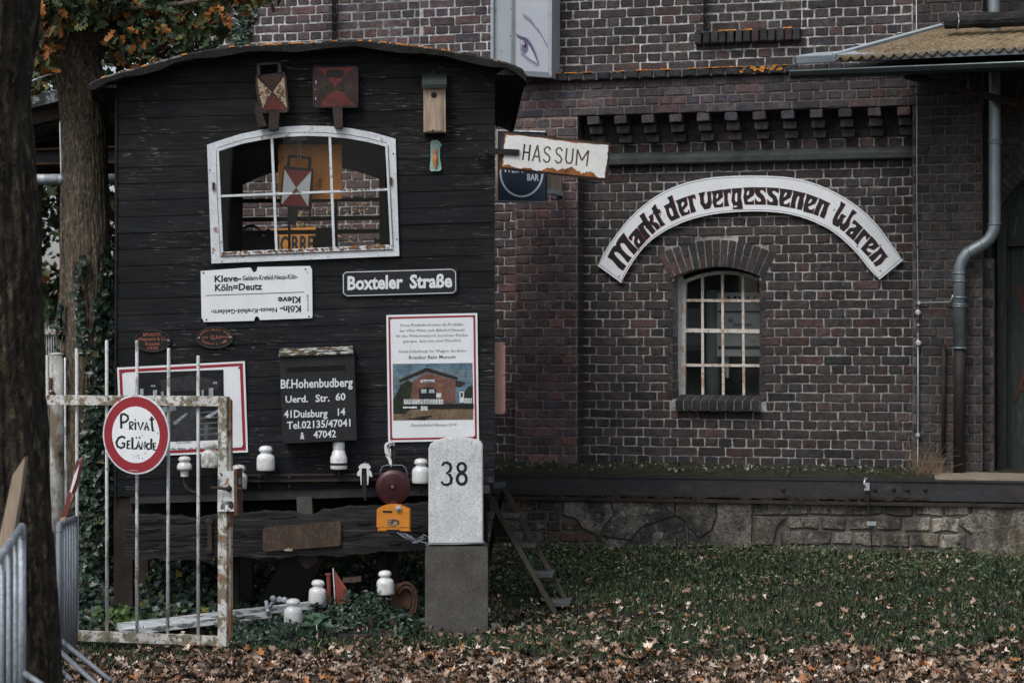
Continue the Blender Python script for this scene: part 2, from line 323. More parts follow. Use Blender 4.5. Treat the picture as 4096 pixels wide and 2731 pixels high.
def field(zone, u0, u1, z0, z1, w, hole=None, zoff=1.583, par0=0, mort=None, mw=.006, ch=CH, full=False):
    k0 = math.floor((z0-zoff)/ch); k = k0
    while zoff+k*ch < z1-.015:
        a = zoff+k*ch; za, zb = max(a, z0), min(a+ch, z1); par = (k+par0) % 2; k += 1
        hs_ = [h for h in (hole(za, zb) if hole else [])]; L = SL if par == 0 else HL
        off = (.059 if par == 0 else 0)+((k//2) % 2)*HL*(par == 0); x = math.floor((u0-off)/L)*L+off-L
        while x < u1:
            x2 = x+L
            if par == 0 and random.random() < .06: x2 = x+HL
            s0, s1 = max(x, u0), min(x2, u1); x = x2
            segs = [(s0, s1)]
            for ha, hb in hs_:
                n = []
                for p, q_ in segs:
                    if q_ <= ha or p >= hb: n.append((p, q_))
                    else:
                        if ha-p > .03: n.append((p, ha))
                        if q_-hb > .03: n.append((hb, q_))
                segs = n
            for p, q_ in segs:
                jz = random.uniform(-.0015, .0015)
                put_brick(p+JT/2, q_-JT/2, za+JT/2+jz, zb-JT/2+jz, w, tint_of(zone))
def mortar(u0, u1, z0, z1, w, tint, dep=.2, holes=()):
    mb = MB(); us = sorted({u0, u1, *[h[0] for h in holes], *[h[1] for h in holes]}); zs = sorted({z0, z1, *[h[2] for h in holes], *[h[3] for h in holes]})
    for a, b in zip(us, us[1:]):
        for c, d in zip(zs, zs[1:]):
            if any(h[0] <= a and b <= h[1] and h[2] <= c and d <= h[3] for h in holes): continue
            mb.prism([W.p(a, c, w), W.p(b, c, w), W.p(b, d, w), W.p(a, d, w)], W.out*-dep, tint)
    return mb.build('mortar', m_mortar, bw)
uu = W.u
PW, UW = .22, .12
ZB, ZTOP = .66, 5.7
u_pl0, u_pl1 = uu(2060, PW), uu(2309, PW)
u_pr0, u_pr1 = uu(3650, PW), uu(3928, PW)
u_w0, u_w1 = uu(2725-32, 0), uu(3038, 0)     # window opening
z_ws, z_wsp, z_wcr = W.z(2850, 1597), W.z(2695, 1107), W.z(2865, 1066)
z_fl0, z_fl1 = 3.287, 3.380
MT = (.33, .32, .305)
# main recessed panel with the arched window opening
def arch_ring(u):   # underside of the arch
    t = (u-(u_w0+u_w1)/2)/((u_w1-u_w0)/2); return z_wsp+(z_wcr-z_wsp)*(1-t*t)
ucm, uhw = (u_w0+u_w1)/2, (u_w1-u_w0)/2
z_sill = z_ws-.085
R_ = (uhw**2+(z_wcr-z_wsp)**2)/(2*(z_wcr-z_wsp)); zc_ = z_wcr-R_
RO = R_+.235
def hole_main(za, zb):
    zm = (za+zb)/2
    if zm < z_sill-.02: return []
    if zm < z_sill+.08: return [(u_w0-.03, u_w1+.05)]
    if zm < z_wsp: return [(u_w0, u_w1)]
    h = []
    dz = zm-zc_
    # outside the voussoir ring: the ring is bounded by RO and by two slanted skewbacks
    if dz < RO:
        half = min(math.sqrt(RO*RO-dz*dz), uhw+.06+(zm-z_wsp)*.30); h.append((ucm-half, ucm+half))
    return h
um0, um1 = u_pl1-.02, u_pr0+.01
field('main', um0, um1, ZB, z_fl0, 0, hole_main)
mortar(um0-.3, um1+.15, ZB, 4.0, -.008, MT, holes=[(u_w0, u_w1, z_ws, z_wsp), (u_w0, u_w1, z_wsp, z_wcr)])
mb = MB()   # mortar filling between the square hole and the arch
N_ = 14
for i in range(N_):
    a = u_w0+(u_w1-u_w0)*i/N_; b = u_w0+(u_w1-u_w0)*(i+1)/N_
    mb.prism([W.p(a, arch_ring(a), -.008), W.p(b, arch_ring(b), -.008), W.p(b, z_wcr+.001, -.008), W.p(a, z_wcr+.001, -.008)], W.out*-.2, MT)
mb.build('mortar', m_mortar, bw)
# voussoirs of the window arch: alternately one tall brick and two short ones
nv = 15; a_half = math.asin(min(1, (uhw+.035)/R_))
for i in range(nv):
    t0 = -a_half+2*a_half*i/nv; t1 = t0+2*a_half/nv; g = .006
    def vq(r0, r1):
        e = g/r0
        pts = [(ucm+math.sin(t0+e)*r0, zc_+math.cos(t0+e)*r0), (ucm+math.sin(t1-e)*r0, zc_+math.cos(t1-e)*r0), (ucm+math.sin(t1-e)*r1, zc_+math.cos(t1-e)*r1), (ucm+math.sin(t0+e)*r1, zc_+math.cos(t0+e)*r1)]
        vs = [W.p(x, y, ww) for ww in (-.09, .004) for x, y in pts]
        BR.append((vs, [(4, 5, 6, 7), (0, 1, 5, 4), (1, 2, 6, 5), (2, 3, 7, 6), (3, 0, 4, 7)], tint_of('main'), 9))
    if i % 2 == 0: vq(R_, RO-.01)
    else: vq(R_, R_+.115-.0), vq(R_+.125, RO-.01)
# reveals of the window opening
for i in range(22):
    zz = z_ws+i*CH
    if zz+CH > z_wsp+.02: break
    for uw, sg in ((u_w0, -1), (u_w1, 1)):
        vs = [W.p(uw+sg*x, z, w) for x in (0, .05) for z, w in ((zz+.005, -.002), (zz+CH-.006, -.002), (zz+CH-.006, -.30), (zz+.005, -.30))]
        BR.append((vs, [(0, 1, 2, 3), (7, 6, 5, 4), (0, 4, 5, 1), (1, 5, 6, 2), (3, 7, 4, 0)], tint_of('right'), -1))
mb = MB()
for uw, sg in ((u_w0, -1), (u_w1, 1)):
    mb.prism([W.p(uw+sg*.004, z_ws-.05, -.01), W.p(uw+sg*.004, z_wsp, -.01), W.p(uw+sg*.004, z_wsp, -.32), W.p(uw+sg*.004, z_ws-.05, -.32)], W.h*sg*.1, (.1, .09, .085))
NN = 14
for i in range(NN):
    a = u_w0+(u_w1-u_w0)*i/NN; b = u_w0+(u_w1-u_w0)*(i+1)/NN
    mb.prism([W.p(a, arch_ring(a)+.003, -.03), W.p(b, arch_ring(b)+.003, -.03), W.p(b, arch_ring(b)+.003, -.32), W.p(a, arch_ring(a)+.003, -.32)], Vector((0, 0, .08)), (.09, .08, .075))
mb.build('window_reveal', m_mortar, bw)
# window sill of rowlock bricks
nb = 10; us0, us1 = uu(2700, .07), uu(3037, .07)
for i in range(nb):
    a = us0+(us1-us0)*i/nb; b = us0+(us1-us0)*(i+1)/nb
    vs = [W.p(x, z, w) for x in (a+.006, b-.006) for z, w in ((z_ws-.095+random.uniform(-.008, .004), .07+random.uniform(-.006, .006)), (z_ws-.012, .075+random.uniform(-.006, .006)), (z_ws+.035, -.15), (z_ws-.1, -.15))]
    BR.append((vs, [(0, 1, 2, 3), (7, 6, 5, 4), (0, 4, 5, 1), (1, 5, 6, 2), (3, 7, 4, 0)], tint_of('soot'), 12))
mb = MB(); mb.prism([W.p(us0, z_ws-.09, .058), W.p(us0, z_ws-.018, .062), W.p(us0, z_ws+.027, -.15), W.p(us0, z_ws-.09, -.15)], W.h*(us1-us0), (.22, .22, .215)); mb.build('mortar', m_mortar, bw)

# pilasters and the band above the panel
ZO = 3.69                       # overhanging course
zled0, zled1 = 3.985, 4.055
CH2 = .0735
field('left', u_pl0, u_pl1, ZB, ZO, PW, par0=1)
field('right', u_pr0, u_pr1, ZB, ZO, PW, par0=1)
field('corn', u_pl0, u_pr1, ZO, zled0, PW, zoff=ZO, ch=CH2)
MP = (.26, .19, .185); MR = (.11, .10, .095)
mortar(u_pl0, u_pl1, ZB, ZO, PW-.007, MP, .35)
mortar(u_pr0, u_pr1, ZB, ZO, PW-.007, MR, .35)
mortar(u_pl0, u_pr1, ZO+.004, zled0, PW-.007, (.16, .125, .125), .4)
# side faces of the left pilaster: brick ends seen on its right flank
k = 0
z = 1.583-12*CH
while z < ZO-.02:
    if z > ZB-.05:
        for (wa, wb) in (((.105, PW-.004), (.0, .095)) if k % 2 else ((.02, PW-.004),)):
            vs = [W.p(u_pl1+x, zz, w) for x in (0, .006) for zz, w in ((z+.005, wa), (z+CH-.006, wa), (z+CH-.006, wb), (z+.005, wb))]
            BR.append((vs, [(0, 1, 2, 3), (7, 6, 5, 4), (0, 4, 5, 1), (1, 5, 6, 2), (2, 6, 7, 3), (3, 7, 4, 0)], tint_of('right'), -1))
    z += CH; k += 1
# corbel teeth in three steps
pitch = SL; nt_ = int((um1-um0)/pitch)+1
for i in range(nt_+1):
    uc = um0+.10+i*pitch
    if uc+.06 > um1: break
    for r, (wd_, zz) in enumerate(((PW, 3.612), (.150, 3.537), (.080, 3.462))):
        vs, fs = brick_geo(uc+JT/2+r*.006, uc+HL-JT/2+r*.006, zz+.004, zz+.072, wd_, dep=wd_+.02, j=.003); BR.append((vs, fs, tint_of('corn'), 8))
field('right', um0, um1, 3.462, ZO, 0, zoff=3.462, par0=1, ch=.076)
mortar(um0, um1, 3.462, ZO, -.0045, (.06, .055, .052), .003)  # darker mortar behind the teeth paints in the shade of the niche
field('main', um0, um1, z_fl1+.004, 3.462, 0, zoff=z_fl1+.004, par0=1, ch=.078)
# ledge of headers
u = u_pl0
while u < u_pr0+.3:
    L = .122
    put_brick(u+JT/2, u+L-JT/2, zled0+.003, zled1-.004+random.uniform(-.004, .004), PW+.055+random.uniform(-.008, .008), tint_of('soot'), rank=6, dep=.16, j=.004, ch=.01); u += L
mb = MB(); mb.prism([W.p(u_pl0, zled0+.004, PW+.04), W.p(u_pl0, zled1-.004, PW+.04), W.p(u_pl0, zled1+.03, UW-.05), W.p(u_pl0, zled0, UW-.05)], W.h*(u_pr1-u_pl0+.1), (.16, .155, .15)); mb.build('mortar', m_mortar, bw)
mb = MB()
for i in range(34):
    a = u_pl0+.3+random.random()**.8*(uu(3160, PW)-u_pl0-.3); l = random.uniform(.015, .07)
    mb.prism([W.p(a, zled1-.004, PW+.061), W.p(a+l, zled1-.004, PW+.061), W.p(a+l*.9, zled1+.003, PW+.05), W.p(a+l*.1, zled1+.003, PW+.05)], W.out*-.05)
for _ in range(16):
    a = uu(random.uniform(2960, 3130), PW); zz = random.uniform(zled0+.01, zled1-.01); r = random.uniform(.008, .022)
    mb.prism([W.p(a+r*math.cos(t)*random.uniform(.6, 1.2), zz+r*.8*math.sin(t), PW+.062) for t in np.linspace(0, 6, 7)], W.out*-.012)
mb.build('lichen', m_lichen, bw, kind='stuff')
# flashing strip over the panel
mb = MB(); ua, ub = um0, um1
mb.prism([W.p(ua, z_fl0, .0), W.p(ua, z_fl0, .075), W.p(ua, z_fl0+.045, .08), W.p(ua, z_fl1+.01, .0)], W.h*(ub-ua)); mb.build('flashing', mat('sooty_zinc', (.045, .052, .052), rough=.6, var=.4, vs=4, fine=.4, bump=.5), bw)
mb = MB(); mb.prism([W.p(ua, z_fl0-.012, .0), W.p(ua, z_fl0-.012, .06), W.p(ua, z_fl0+.03, .078), W.p(ua, z_fl0+.03, .0)], W.h*(ub-ua)); mb.build('flashing_edge', m_steel, bw)

# upper storey with two blind windows
def ux(px): return uu(px, UW)
bl = [(ux(1325), ux(1677)), (ux(2811), ux(3205))]
u_up0, u_up1 = ux(600), u_pr1
def hole_up(za, zb):
    return [(a, b) for a, b in bl if (za+zb)/2 > (4.36 if a > 0 else 4.30)]
u_ml = ux(1965)
field('upl', u_up0, ux(1325)-.01, zled1+.01, ZTOP, UW, hole_up, zoff=zled1+.01)
field('upl', ux(1325)-.01, u_ml, zled1+.01, ZTOP, UW, hole_up, zoff=zled1+.01)
field('up', u_ml, uu(3650, UW), zled1+.01, ZTOP, UW, hole_up, zoff=zled1+.01)
field('right', uu(3650, UW), u_up1, zled1+.01, ZTOP, UW, None, zoff=zled1+.01)
for a, b in bl: field('upl' if a < 0 else 'up', a-.005, b+.005, 4.3, ZTOP, 0, None, zoff=zled1+.03)
ML = (.46, .46, .47)
mortar(u_up0, u_ml, zled1, ZTOP, UW-.006, ML, .1, holes=[(bl[0][0], bl[0][1], 4.30, ZTOP)])
mortar(u_ml, uu(3650, UW), zled1, ZTOP, UW-.006, (.46, .45, .44), .1, holes=[(bl[1][0], bl[1][1], 4.36, ZTOP)])
mortar(uu(3650, UW), u_up1, zled1, ZTOP, UW-.006, (.12, .09, .085), .1)
mortar(u_up0, u_up1, 4.2, ZTOP, -.004, (.30, .31, .31), .2)
for a, b in bl:      # flanks of the blind windows
    z = zled1+.01; k = 0
    while z < ZTOP-.08:
        if z > 4.28:
            vs = [W.p(a+x, zz, w) for x in (-.05, .004) for zz, w in ((z+.005, .008), (z+CH-.006, .008), (z+CH-.006, UW-.004), (z+.005, UW-.004))]
            BR.append((vs, [(4, 5, 6, 7), (0, 4, 5, 1), (1, 5, 6, 2), (2, 6, 7, 3), (3, 7, 4, 0)], tint_of('right'), -1))
        z += CH
# rowlock sill of the right blind window
a, b = ux(2782), ux(3208); n = 13
for i in range(n):
    x0 = a+(b-a)*i/n; x1 = a+(b-a)*(i+1)/n; sl_ = 0
    vs, fs = brick_geo(x0+.005, x1-.005, 4.265+sl_, 4.372+sl_, UW+.075, dep=.2, j=.004, ch=.01); BR.append((vs, fs, tint_of('soot'), 14))
mb = MB()
for x0_, x1_ in ((.22, .40), (.45, .55), (.82, .92)):
    p = a+(b-a)*x0_; r = a+(b-a)*x1_
    mb.prism([W.p(p, 4.366, UW+.06), W.p(r, 4.368, UW+.06), W.p(r-.01, 4.381, UW+.05), W.p(p+.02, 4.379, UW+.05)], W.out*-.08)
for _ in range(26):
    x0 = ux(random.uniform(1200, 1700)); l = random.uniform(.03, .1)
mb.build('lichen', m_lichen, bw, kind='stuff')
# wall left of the pilaster, mostly behind the wagon
field('left', ux(600), u_pl0, ZB, 3.985, 0, None)
mortar(ux(600), u_pl0+.05, ZB, 4.1, -.008, (.46, .45, .44))
# wall right of the pilaster: recess, jamb and the dark arch over the door
u_d0 = uu(3975, .1)
field('right', u_pr1, u_d0, ZB, 2.45, .10, None)
mortar(u_pr1-.02, u_d0, ZB, 2.45, .093, (.08, .07, .065), .5)
uA = uu(4330, 0); zsp = 2.55; RA = uA-uu(3965, 0)
mb = MB()
mb.prism([W.p(u_pr1-.05, 2.45, .0), W.p(uu(3965, 0), 2.45, .0), W.p(uu(3965, 0), ZTOP, 0), W.p(u_pr1-.05, ZTOP, 0)], W.out*-.4, (.03, .028, .027))
pts = [W.p(uA-RA*math.cos(t), zsp+RA*math.sin(t), .0) for t in np.linspace(0, math.pi/2, 14)]
top = [W.p(uA, ZTOP, 0), W.p(uu(3965, 0), ZTOP, 0)]
mb.prism(pts+top, W.out*-.4, (.045, .04, .038))
uE = uA+RA; pts = [W.p(uA+RA*math.cos(t), zsp+RA*math.sin(t), .0) for t in np.linspace(math.pi/2, 0, 14)]
mb.prism(pts+[W.p(uE, ZTOP, 0), W.p(uA, ZTOP, 0)], W.out*-.4, (.045, .04, .038)); mb.prism([W.p(uE, ZB, 0), W.p(uE+2.6, ZB, 0), W.p(uE+2.6, ZTOP, 0), W.p(uE, ZTOP, 0)], W.out*-.4, (.08, .07, .065)); mb.build('mortar', m_mortar, bw)
for i in range(46):       # voussoirs of the door arch
    t0 = i*.068; t1 = t0+.068
    for r0, r1 in ((RA, RA+.115), (RA+.125, RA+.24)):
        pts = [(uA-math.cos(t0+.006)*r0, zsp+math.sin(t0+.006)*r0), (uA-math.cos(t1-.006)*r0, zsp+math.sin(t1-.006)*r0), (uA-math.cos(t1-.006)*r1, zsp+math.sin(t1-.006)*r1), (uA-math.cos(t0+.006)*r1, zsp+math.sin(t0+.006)*r1)]
        if pts[0][0] < uu(3968, 0) or pts[2][0] < uu(3968, 0): continue
        vs = [W.p(x, y, ww) for ww in (-.05, .012) for x, y in pts]
        BR.append((vs, [(4, 5, 6, 7), (0, 1, 5, 4), (1, 2, 6, 5), (2, 3, 7, 6), (3, 0, 4, 7)], tint_of('right'), 3))
def hole_d(za, zb):
    zm = (za+zb)/2
    q = math.sqrt(max(0, (RA+.25)**2-(zm-zsp)**2)); return [(uA-q, uA+q)] if zm < zsp+RA+.25 else []
field('right', uu(3968, 0), uE+2.6, 2.5, ZTOP, 0.006, hole_d); field('right', uE, uE+2.6, ZB, 2.5, 0.006, None)
# door
dr = MB(); ud0, ud1 = uu(3968, -.25), uE+.05
dr.prism([W.p(ud0, ZB, -.25), W.p(ud1, ZB, -.25), W.p(ud1, 3.6, -.25), W.p(ud0, 3.6, -.25)], W.out*-.06)
door = dr.build('door', m_door, bw)
for i in range(9):
    mb = MB(); a = uu(4046+i*66, -.25); b = uu(4046+i*66+62, -.25)
    mb.prism([W.p(a, ZB, -.235), W.p(b, ZB, -.235), W.p(b, 2.55, -.235), W.p(a, 2.55, -.235)], W.out*-.012); mb.build('door_board', m_door, door)
mb = MB(); a = uu(3990, -.2); b = uu(4026, -.2)
mb.prism([W.p(a, ZB, -.16), W.p(b, ZB, -.16), W.p(b, 3.1, -.16), W.p(a, 3.1, -.16)], W.out*-.09); mb.build('door_frame', m_door, door)
mb = MB(); a = uu(4030, -.2); b = uE
mb.prism([W.p(a, 2.56, -.17), W.p(b, 2.56, -.17), W.p(b, 2.60, -.17), W.p(a, 2.60, -.17)], W.out*-.06); mb.build('transom', m_rustdark, door)
mb = MB()
mb.poly(W, [(4062, 1142), (4078, 1134), (4112, 1262), (4086, 1250)], -.234, -.226); mb.poly(W, [(4112, 1262), (4086, 1250), (4125, 1130), (4140, 1140)], -.234, -.2265); mb.build('letter', m_doorred, door)
mb = MB(); mb.poly(W, [(4052, 1604), (4064, 1606), (4108, 1488), (4092, 1486)], -.234, -.226); mb.poly(W, [(4070, 1548), (4130, 1548), (4130, 1560), (4066, 1560)], -.234, -.2262)
mb.build('letter', m_doorred, door)

# ---- bricks: the 300 that show largest are parts, the rest one part ----
order = sorted(range(len(BR)), key=lambda i: -BR[i][3]); ind = set(order[:300])
for i in sorted(ind):
    mb = MB(); mb.add(BR[i][0], BR[i][1], BR[i][2]); mb.build('brick', m_brick, bw)
mb = MB()
for i, b in enumerate(BR):
    if i not in ind: mb.add(b[0], b[1], b[2])
mb.build('brickwork', m_brick, bw, kind='stuff'); NBR = len(BR)

# ---- iron window with sixteen panes ----
fw = -.20
win = MB(); T = .016
def fr(pl, mb, p0, p1, wd_px, w0, w1):
    dx, dy = p1[0]-p0[0], p1[1]-p0[1]; l = math.hypot(dx, dy); nx, ny = -dy/l*wd_px/2, dx/l*wd_px/2
    mb.poly(pl, [(p0[0]+nx, p0[1]+ny), (p1[0]+nx, p1[1]+ny), (p1[0]-nx, p1[1]-ny), (p0[0]-nx, p0[1]-ny)], w0, w1)
xl, xr = 2734, 3062
def ytop(x): t = (x-2898)/((xr-xl)/2); return 1083+38*t*t
for i in range(12):
    a = xl+(xr-xl)*i/12; b = xl+(xr-xl)*(i+1)/12
    win.poly(W, [(a, ytop(a)), (b, ytop(b)), (b, ytop(b)+14), (a, ytop(a)+14)], fw-.05, fw+.012)
fr(W, win, (xl+2, 1120), (xl-2, 1598), 16, fw-.05, fw+.012); fr(W, win, (xr+4, 1120), (xr+4, 1598), 16, fw-.05, fw+.012); fr(W, win, (xl-6, 1594), (xr, 1597), 16, fw-.05, fw+.0125)
wino = win.build('window', m_rustwhite, bw)
cols = [(2809, 2811), (2889, 2893), (2971, 2975)]
rows = [(1201, 1203), (1321, 1325), (1460, 1462)]
for a, b in cols:
    mb = MB(); fr(W, mb, (a, ytop(a)+8), (b, 1592), 10, fw-.02, fw+.004); mb.build('glazing_bar', m_rustwhite, wino)
for k, (a, b) in enumerate(rows):
    mb = MB(); fr(W, mb, (xl, a), (xr, b), 16 if k == 1 else 11, fw-.02, fw+.008); mb.build('glazing_bar', m_rustwhite, wino)
xe = [xl+4]+[c[0] for c in cols]+[xr-2]; ye = [None]+[r[0] for r in rows]+[1590]
for i in range(4):
    for j in range(4):
        a, b = xe[i]+5, xe[i+1]-5; d = ye[j+1]-5
        ta = (ytop(a)+10, ytop(b)+10) if j == 0 else (ye[j]+5,)*2
        mb = MB(); mb.poly(W, [(a, d), (b, d), (b, ta[1]), (a, ta[0])], fw-.012, fw-.008); mb.build('pane', m_glassw, wino)
mb = MB(); mb.poly(W, [(2700, 1100), (2722, 1088), (2736, 1120), (2730, 1600), (2716, 1600)], fw-.06, fw-.01); mb.build('window_casing', m_wframe, wino)
# room behind the window
mb = MB(); a, b = uu(2560, -.33), uu(3300, -.33)
def bx(u0, u1, z0, z1, w0, w1, tint=(1, 1, 1)): mb.prism([W.p(u0, z0, w1), W.p(u1, z0, w1), W.p(u1, z1, w1), W.p(u0, z1, w1)], W.out*(w0-w1), tint)
bx(a, b, .6, 3.2, -2.6, -2.5); bx(a-.1, a, .6, 3.2, -2.6, -.34); bx(b, b+.1, .6, 3.2, -2.6, -.34); bx(a-.1, b+.1, 3.2, 3.3, -2.6, -.34); bx(a-.1, b+.1, .6, .7, -2.6, -.34)
mb.build('room_shell', mat('room_plaster', (.10, .11, .11), bump=.1), bw)
# stove seen through the glass
st_o = W.p(uu(2985, -.6), .7, -.75)
stv = thing('stove', 'white enamel stove with drawers standing inside behind the barred window', 'stove', st_o)
def pbox(name, pxs, w0, w1, m, parent, tint=(1, 1, 1)):
    mb2 = MB(); mb2.poly(W, pxs, w0, w1, tint); return mb2.build(name, m, parent)
def rc(x0, y0, x1, y1): return [(x0, y1), (x1, y1), (x1, y0), (x0, y0)]
pbox('body', rc(2868, 1170, 3190, 1425), -1.1, -.62, m_stove, stv)
pbox('control_panel', rc(2872, 1178, 3190, 1212), -.618, -.60, m_stove, stv)
for x in (2915, 2940, 2958, 2992, 3018):
    mb2 = MB(); mb2.lathe(W.at(x, 1190, -.60), [(.014, 0), (.012, .02)], 12, W.out); mb2.build('knob', m_rustdark, stv)
pbox('drawer', rc(2900, 1253, 3190, 1330), -.618, -.598, m_stove, stv); pbox('drawer', rc(2878, 1338, 3190, 1383), -.618, -.598, m_stove, stv); pbox('drawer', rc(2878, 1398, 3190, 1424), -.618, -.60, m_stove, stv)
pbox('gap', rc(2872, 1243, 3190, 1250), -.617, -.606, m_dark, stv); pbox('gap', rc(2872, 1385, 3190, 1396), -.617, -.606, m_dark, stv)
pbox('handle', rc(2931, 1293, 3006, 1304), -.597, -.575, m_aludark, stv)
mb2 = MB(); mb2.text(W, 'AEG', (3004, 1366), (17, 0), (0, -7), -.596, (.02, .02, .02), .02); mb2.build('lettering', m_print, stv)
mb2 = MB(); mb2.lathe(W.at(2922, 1282, -.597), [(.022, 0), (.018, .01)], 14, W.out); mb2.build('lock_plate', m_aludark, stv)
pbox('leg', rc(2902, 1425, 2915, 1510), -.72, -.66, m_stove, stv); pbox('leg', rc(3120, 1425, 3135, 1510), -.72, -.66, m_stove, stv)
cy = MB(); cy.tube([W.at(2852, 1595, -.95), W.at(2852, 1160, -.95)], .065, 18)
tag(cy.build('boiler_pipe', m_stove, smooth=True), 'fat white enamel pipe standing left of the stove behind the barred window', 'pipe')
cb = thing('cabinet', 'dim grey cabinet behind the left column of window panes', 'cabinet', W.p(uu(2770, -1.4), .7, -1.4))
pbox('body', rc(2700, 1235, 2808, 1400), -1.6, -1.3, m_stove, cb); pbox('shelf', rc(2700, 1380, 2808, 1392), -1.3, -1.25, m_aludark, cb)
# ================= loading platform =================
zt = .715
lp = thing('loading_platform', 'raised loading platform with a dark steel edge and crumbling stone plinth along the wall', 'platform', PL.p(0, .1, -.2))
up0, up1 = PL.u(1200), PL.u(5300)
def PB(u0, u1, z0, z1, w0, w1, m, name, tint=(1, 1, 1), parent=lp, kind=None):
    mb = MB(); mb.prism([PL.p(u0, z0, w1), PL.p(u1, z0, w1), PL.p(u1, z1, w1), PL.p(u0, z1, w1)], PL.out*(w0-w1), tint); return mb.build(name, m, parent, kind=kind)
PB(up0, up1, zt-.165, zt-.006, -.02, 0, m_steel, 'edge_beam'); PB(up0, up1, zt-.018, zt, -.06, .012, m_steel, 'beam_flange')
PB(up0, PL.u(3610, .004), zt-.160, zt-.02, .0, .004, m_steel, 'beam_plate')
for px in (3132, 3500, 3575, 3628, 3700):
    mb = MB(); c = PL.at(px, 1955, 0); mb.lathe(c, [(.018, 0), (.017, .012), (.012, .022), (.0, .024)], 10, PL.out); mb.build('bolt', m_rustdark, lp)
PB(up0, up1, .1, zt-.2, -.5, -.12, m_dark, 'core')
PB(up0, up1, zt-.205, zt-.178, -.1, .012, m_rustdark, 'edge_strip')
# deck: an uneven surface covered in dirt and moss
nu, nw = 150, 14; us = np.linspace(up0, up1, nu); V = []; Fq = []
for i, u in enumerate(us):
    f = PL.p(u, 0, -.005); r = Vector((f.x, f.y, 0)); d = r.normalized(); t = 1/(W.a*d.y+W.b*d.x); bk = d*(t*1.0+.35)
    for j in range(nw):
        q = j/(nw-1); p = f.lerp(bk, q)
        hh = zt+.002+(.018*rng.random()+.012*math.sin(u*7+j*2))*(0 < j)*(1 if u < PL.u(3750) else .15)+.02*q; V.append((p.x, p.y, hh))
for i in range(nu-1):
    for j in range(nw-1): Fq.append((i*nw+j, (i+1)*nw+j, (i+1)*nw+j+1, i*nw+j+1))
fast_mesh('deck', V, Fq, (1, 1, 1), m_moss, lp, smooth=True)
PB(PL.u(3740), up1, zt-.01, zt+.014, -.9, .004, mat('deck_concrete', (.24, .20, .15), bump=.5), 'deck_slab')
# plinth stones: several pixels-measured blocks plus rough rubble to the left
def stone(px, tint, w1=-.03, jit=5, bev=1.0):
    pts = []
    n = len(px)
    for i in range(n):
        (x0, y0), (x1, y1) = px[i], px[(i+1) % n]; m = max(1, int(math.hypot(x1-x0, y1-y0)/45))
        for k in range(m):
            t = k/m; pts.append((x0+(x1-x0)*t+random.uniform(-jit, jit), y0+(y1-y0)*t+random.uniform(-jit, jit)))
    cx = sum(p[0] for p in pts)/len(pts); cy = sum(p[1] for p in pts)/len(pts); mb = MB()
    A = [PL.at(x, y, w1-.16) for x, y in pts]; B = [PL.at(x, y, w1-.018) for x, y in pts]
    C = [PL.at(cx+(x-cx)*(1-7*bev/max(abs(x-cx), 12) if abs(x-cx) > 12 else .9), cy+(y-cy)*(1-5*bev/max(abs(y-cy), 10) if abs(y-cy) > 10 else .9), w1+random.uniform(-.004, .004)) for x, y in pts]
    m = len(pts); vs = A+B+C; fs = []
    for r in (0, m): fs += [(r+(i+1) % m, r+i, r+m+i, r+m+(i+1) % m) for i in range(m)]
    fs.append(tuple(range(3*m-1, 2*m-1, -1))); mb.add(vs, fs, tint); mb.build('stone', m_stone, lp)
def q4(x0, y0, x1, y1, s=.012): return [(x0, y0+s*(x0-x0)), (x1, y0), (x1, y1), (x0, y1)]
GS = (.17, .155, .13); DK = (.12, .11, .098); LT = (.36, .33, .28)
for (x0, y0, x1, y1, t) in [(3660, 2016, 3768, 2062, LT), (3776, 2016, 3880, 2064, LT), (3616, 2070, 3722, 2124, LT), (3728, 2070, 3836, 2126, LT), (3760, 2134, 3868, 2190, LT), (3646, 2134, 3756, 2188, (.2, .17, .13)),
        (3530, 2132, 3640, 2184, (.22, .19, .15)), (3506, 2070, 3612, 2118, (.17, .15, .12)), (3540, 2014, 3652, 2062, (.14, .125, .10)), (3332, 2130, 3412, 2178, (.2, .19, .17)), (3420, 2128, 3524, 2180, GS),
        (3284, 2068, 3384, 2118, DK), (3392, 2068, 3498, 2116, GS), (3150, 2066, 3278, 2116, GS), (3120, 2124, 3326, 2176, DK), (3240, 2010, 3534, 2058, (.14, .125, .10)), (3014, 2008, 3232, 2060, (.12, .11, .095))]: stone(q4(x0, y0, x1, y1), t)
stone([(3014, 2062), (3140, 2066), (3112, 2100), (3098, 2180), (3014, 2184)], (.15, .135, .11), -.02)
stone([(3890, 2012), (5290, 2014), (5290, 2330), (3850, 2250), (3846, 2200), (3876, 2180), (3890, 2130), (3842, 2100), (3842, 2074), (3888, 2050)], (.20, .18, .15), -.012, 3)
for P_s, t_s, w_s in (([(2250, 2004), (2440, 2004), (2452, 2060), (2420, 2100), (2396, 2144), (2330, 2110), (2300, 2070), (2250, 2060)], (.175, .162, .145), -.024),
        ([(2444, 2004), (2700, 2005), (2696, 2060), (2640, 2078), (2560, 2110), (2520, 2160), (2404, 2142), (2428, 2100), (2458, 2060)], (.15, .14, .125), -.016), ([(2566, 2112), (2644, 2082), (2740, 2088), (2748, 2188), (2530, 2186), (2526, 2160)], (.13, .125, .12), -.03),
        ([(2704, 2005), (2860, 2006), (2866, 2060), (2846, 2120), (2800, 2150), (2752, 2110), (2744, 2084), (2702, 2058)], (.16, .148, .13), -.02), ([(2864, 2006), (3006, 2008), (3006, 2190), (2752, 2188), (2754, 2116), (2800, 2154), (2850, 2122), (2872, 2060)], (.17, .155, .135), -.013),
        ([(2404, 2148), (2516, 2164), (2500, 2190), (2400, 2188)], (.22, .21, .20), -.03)): stone(P_s, t_s, -.02+(w_s+.02)*.3, 2.5, .35)
y = 2000
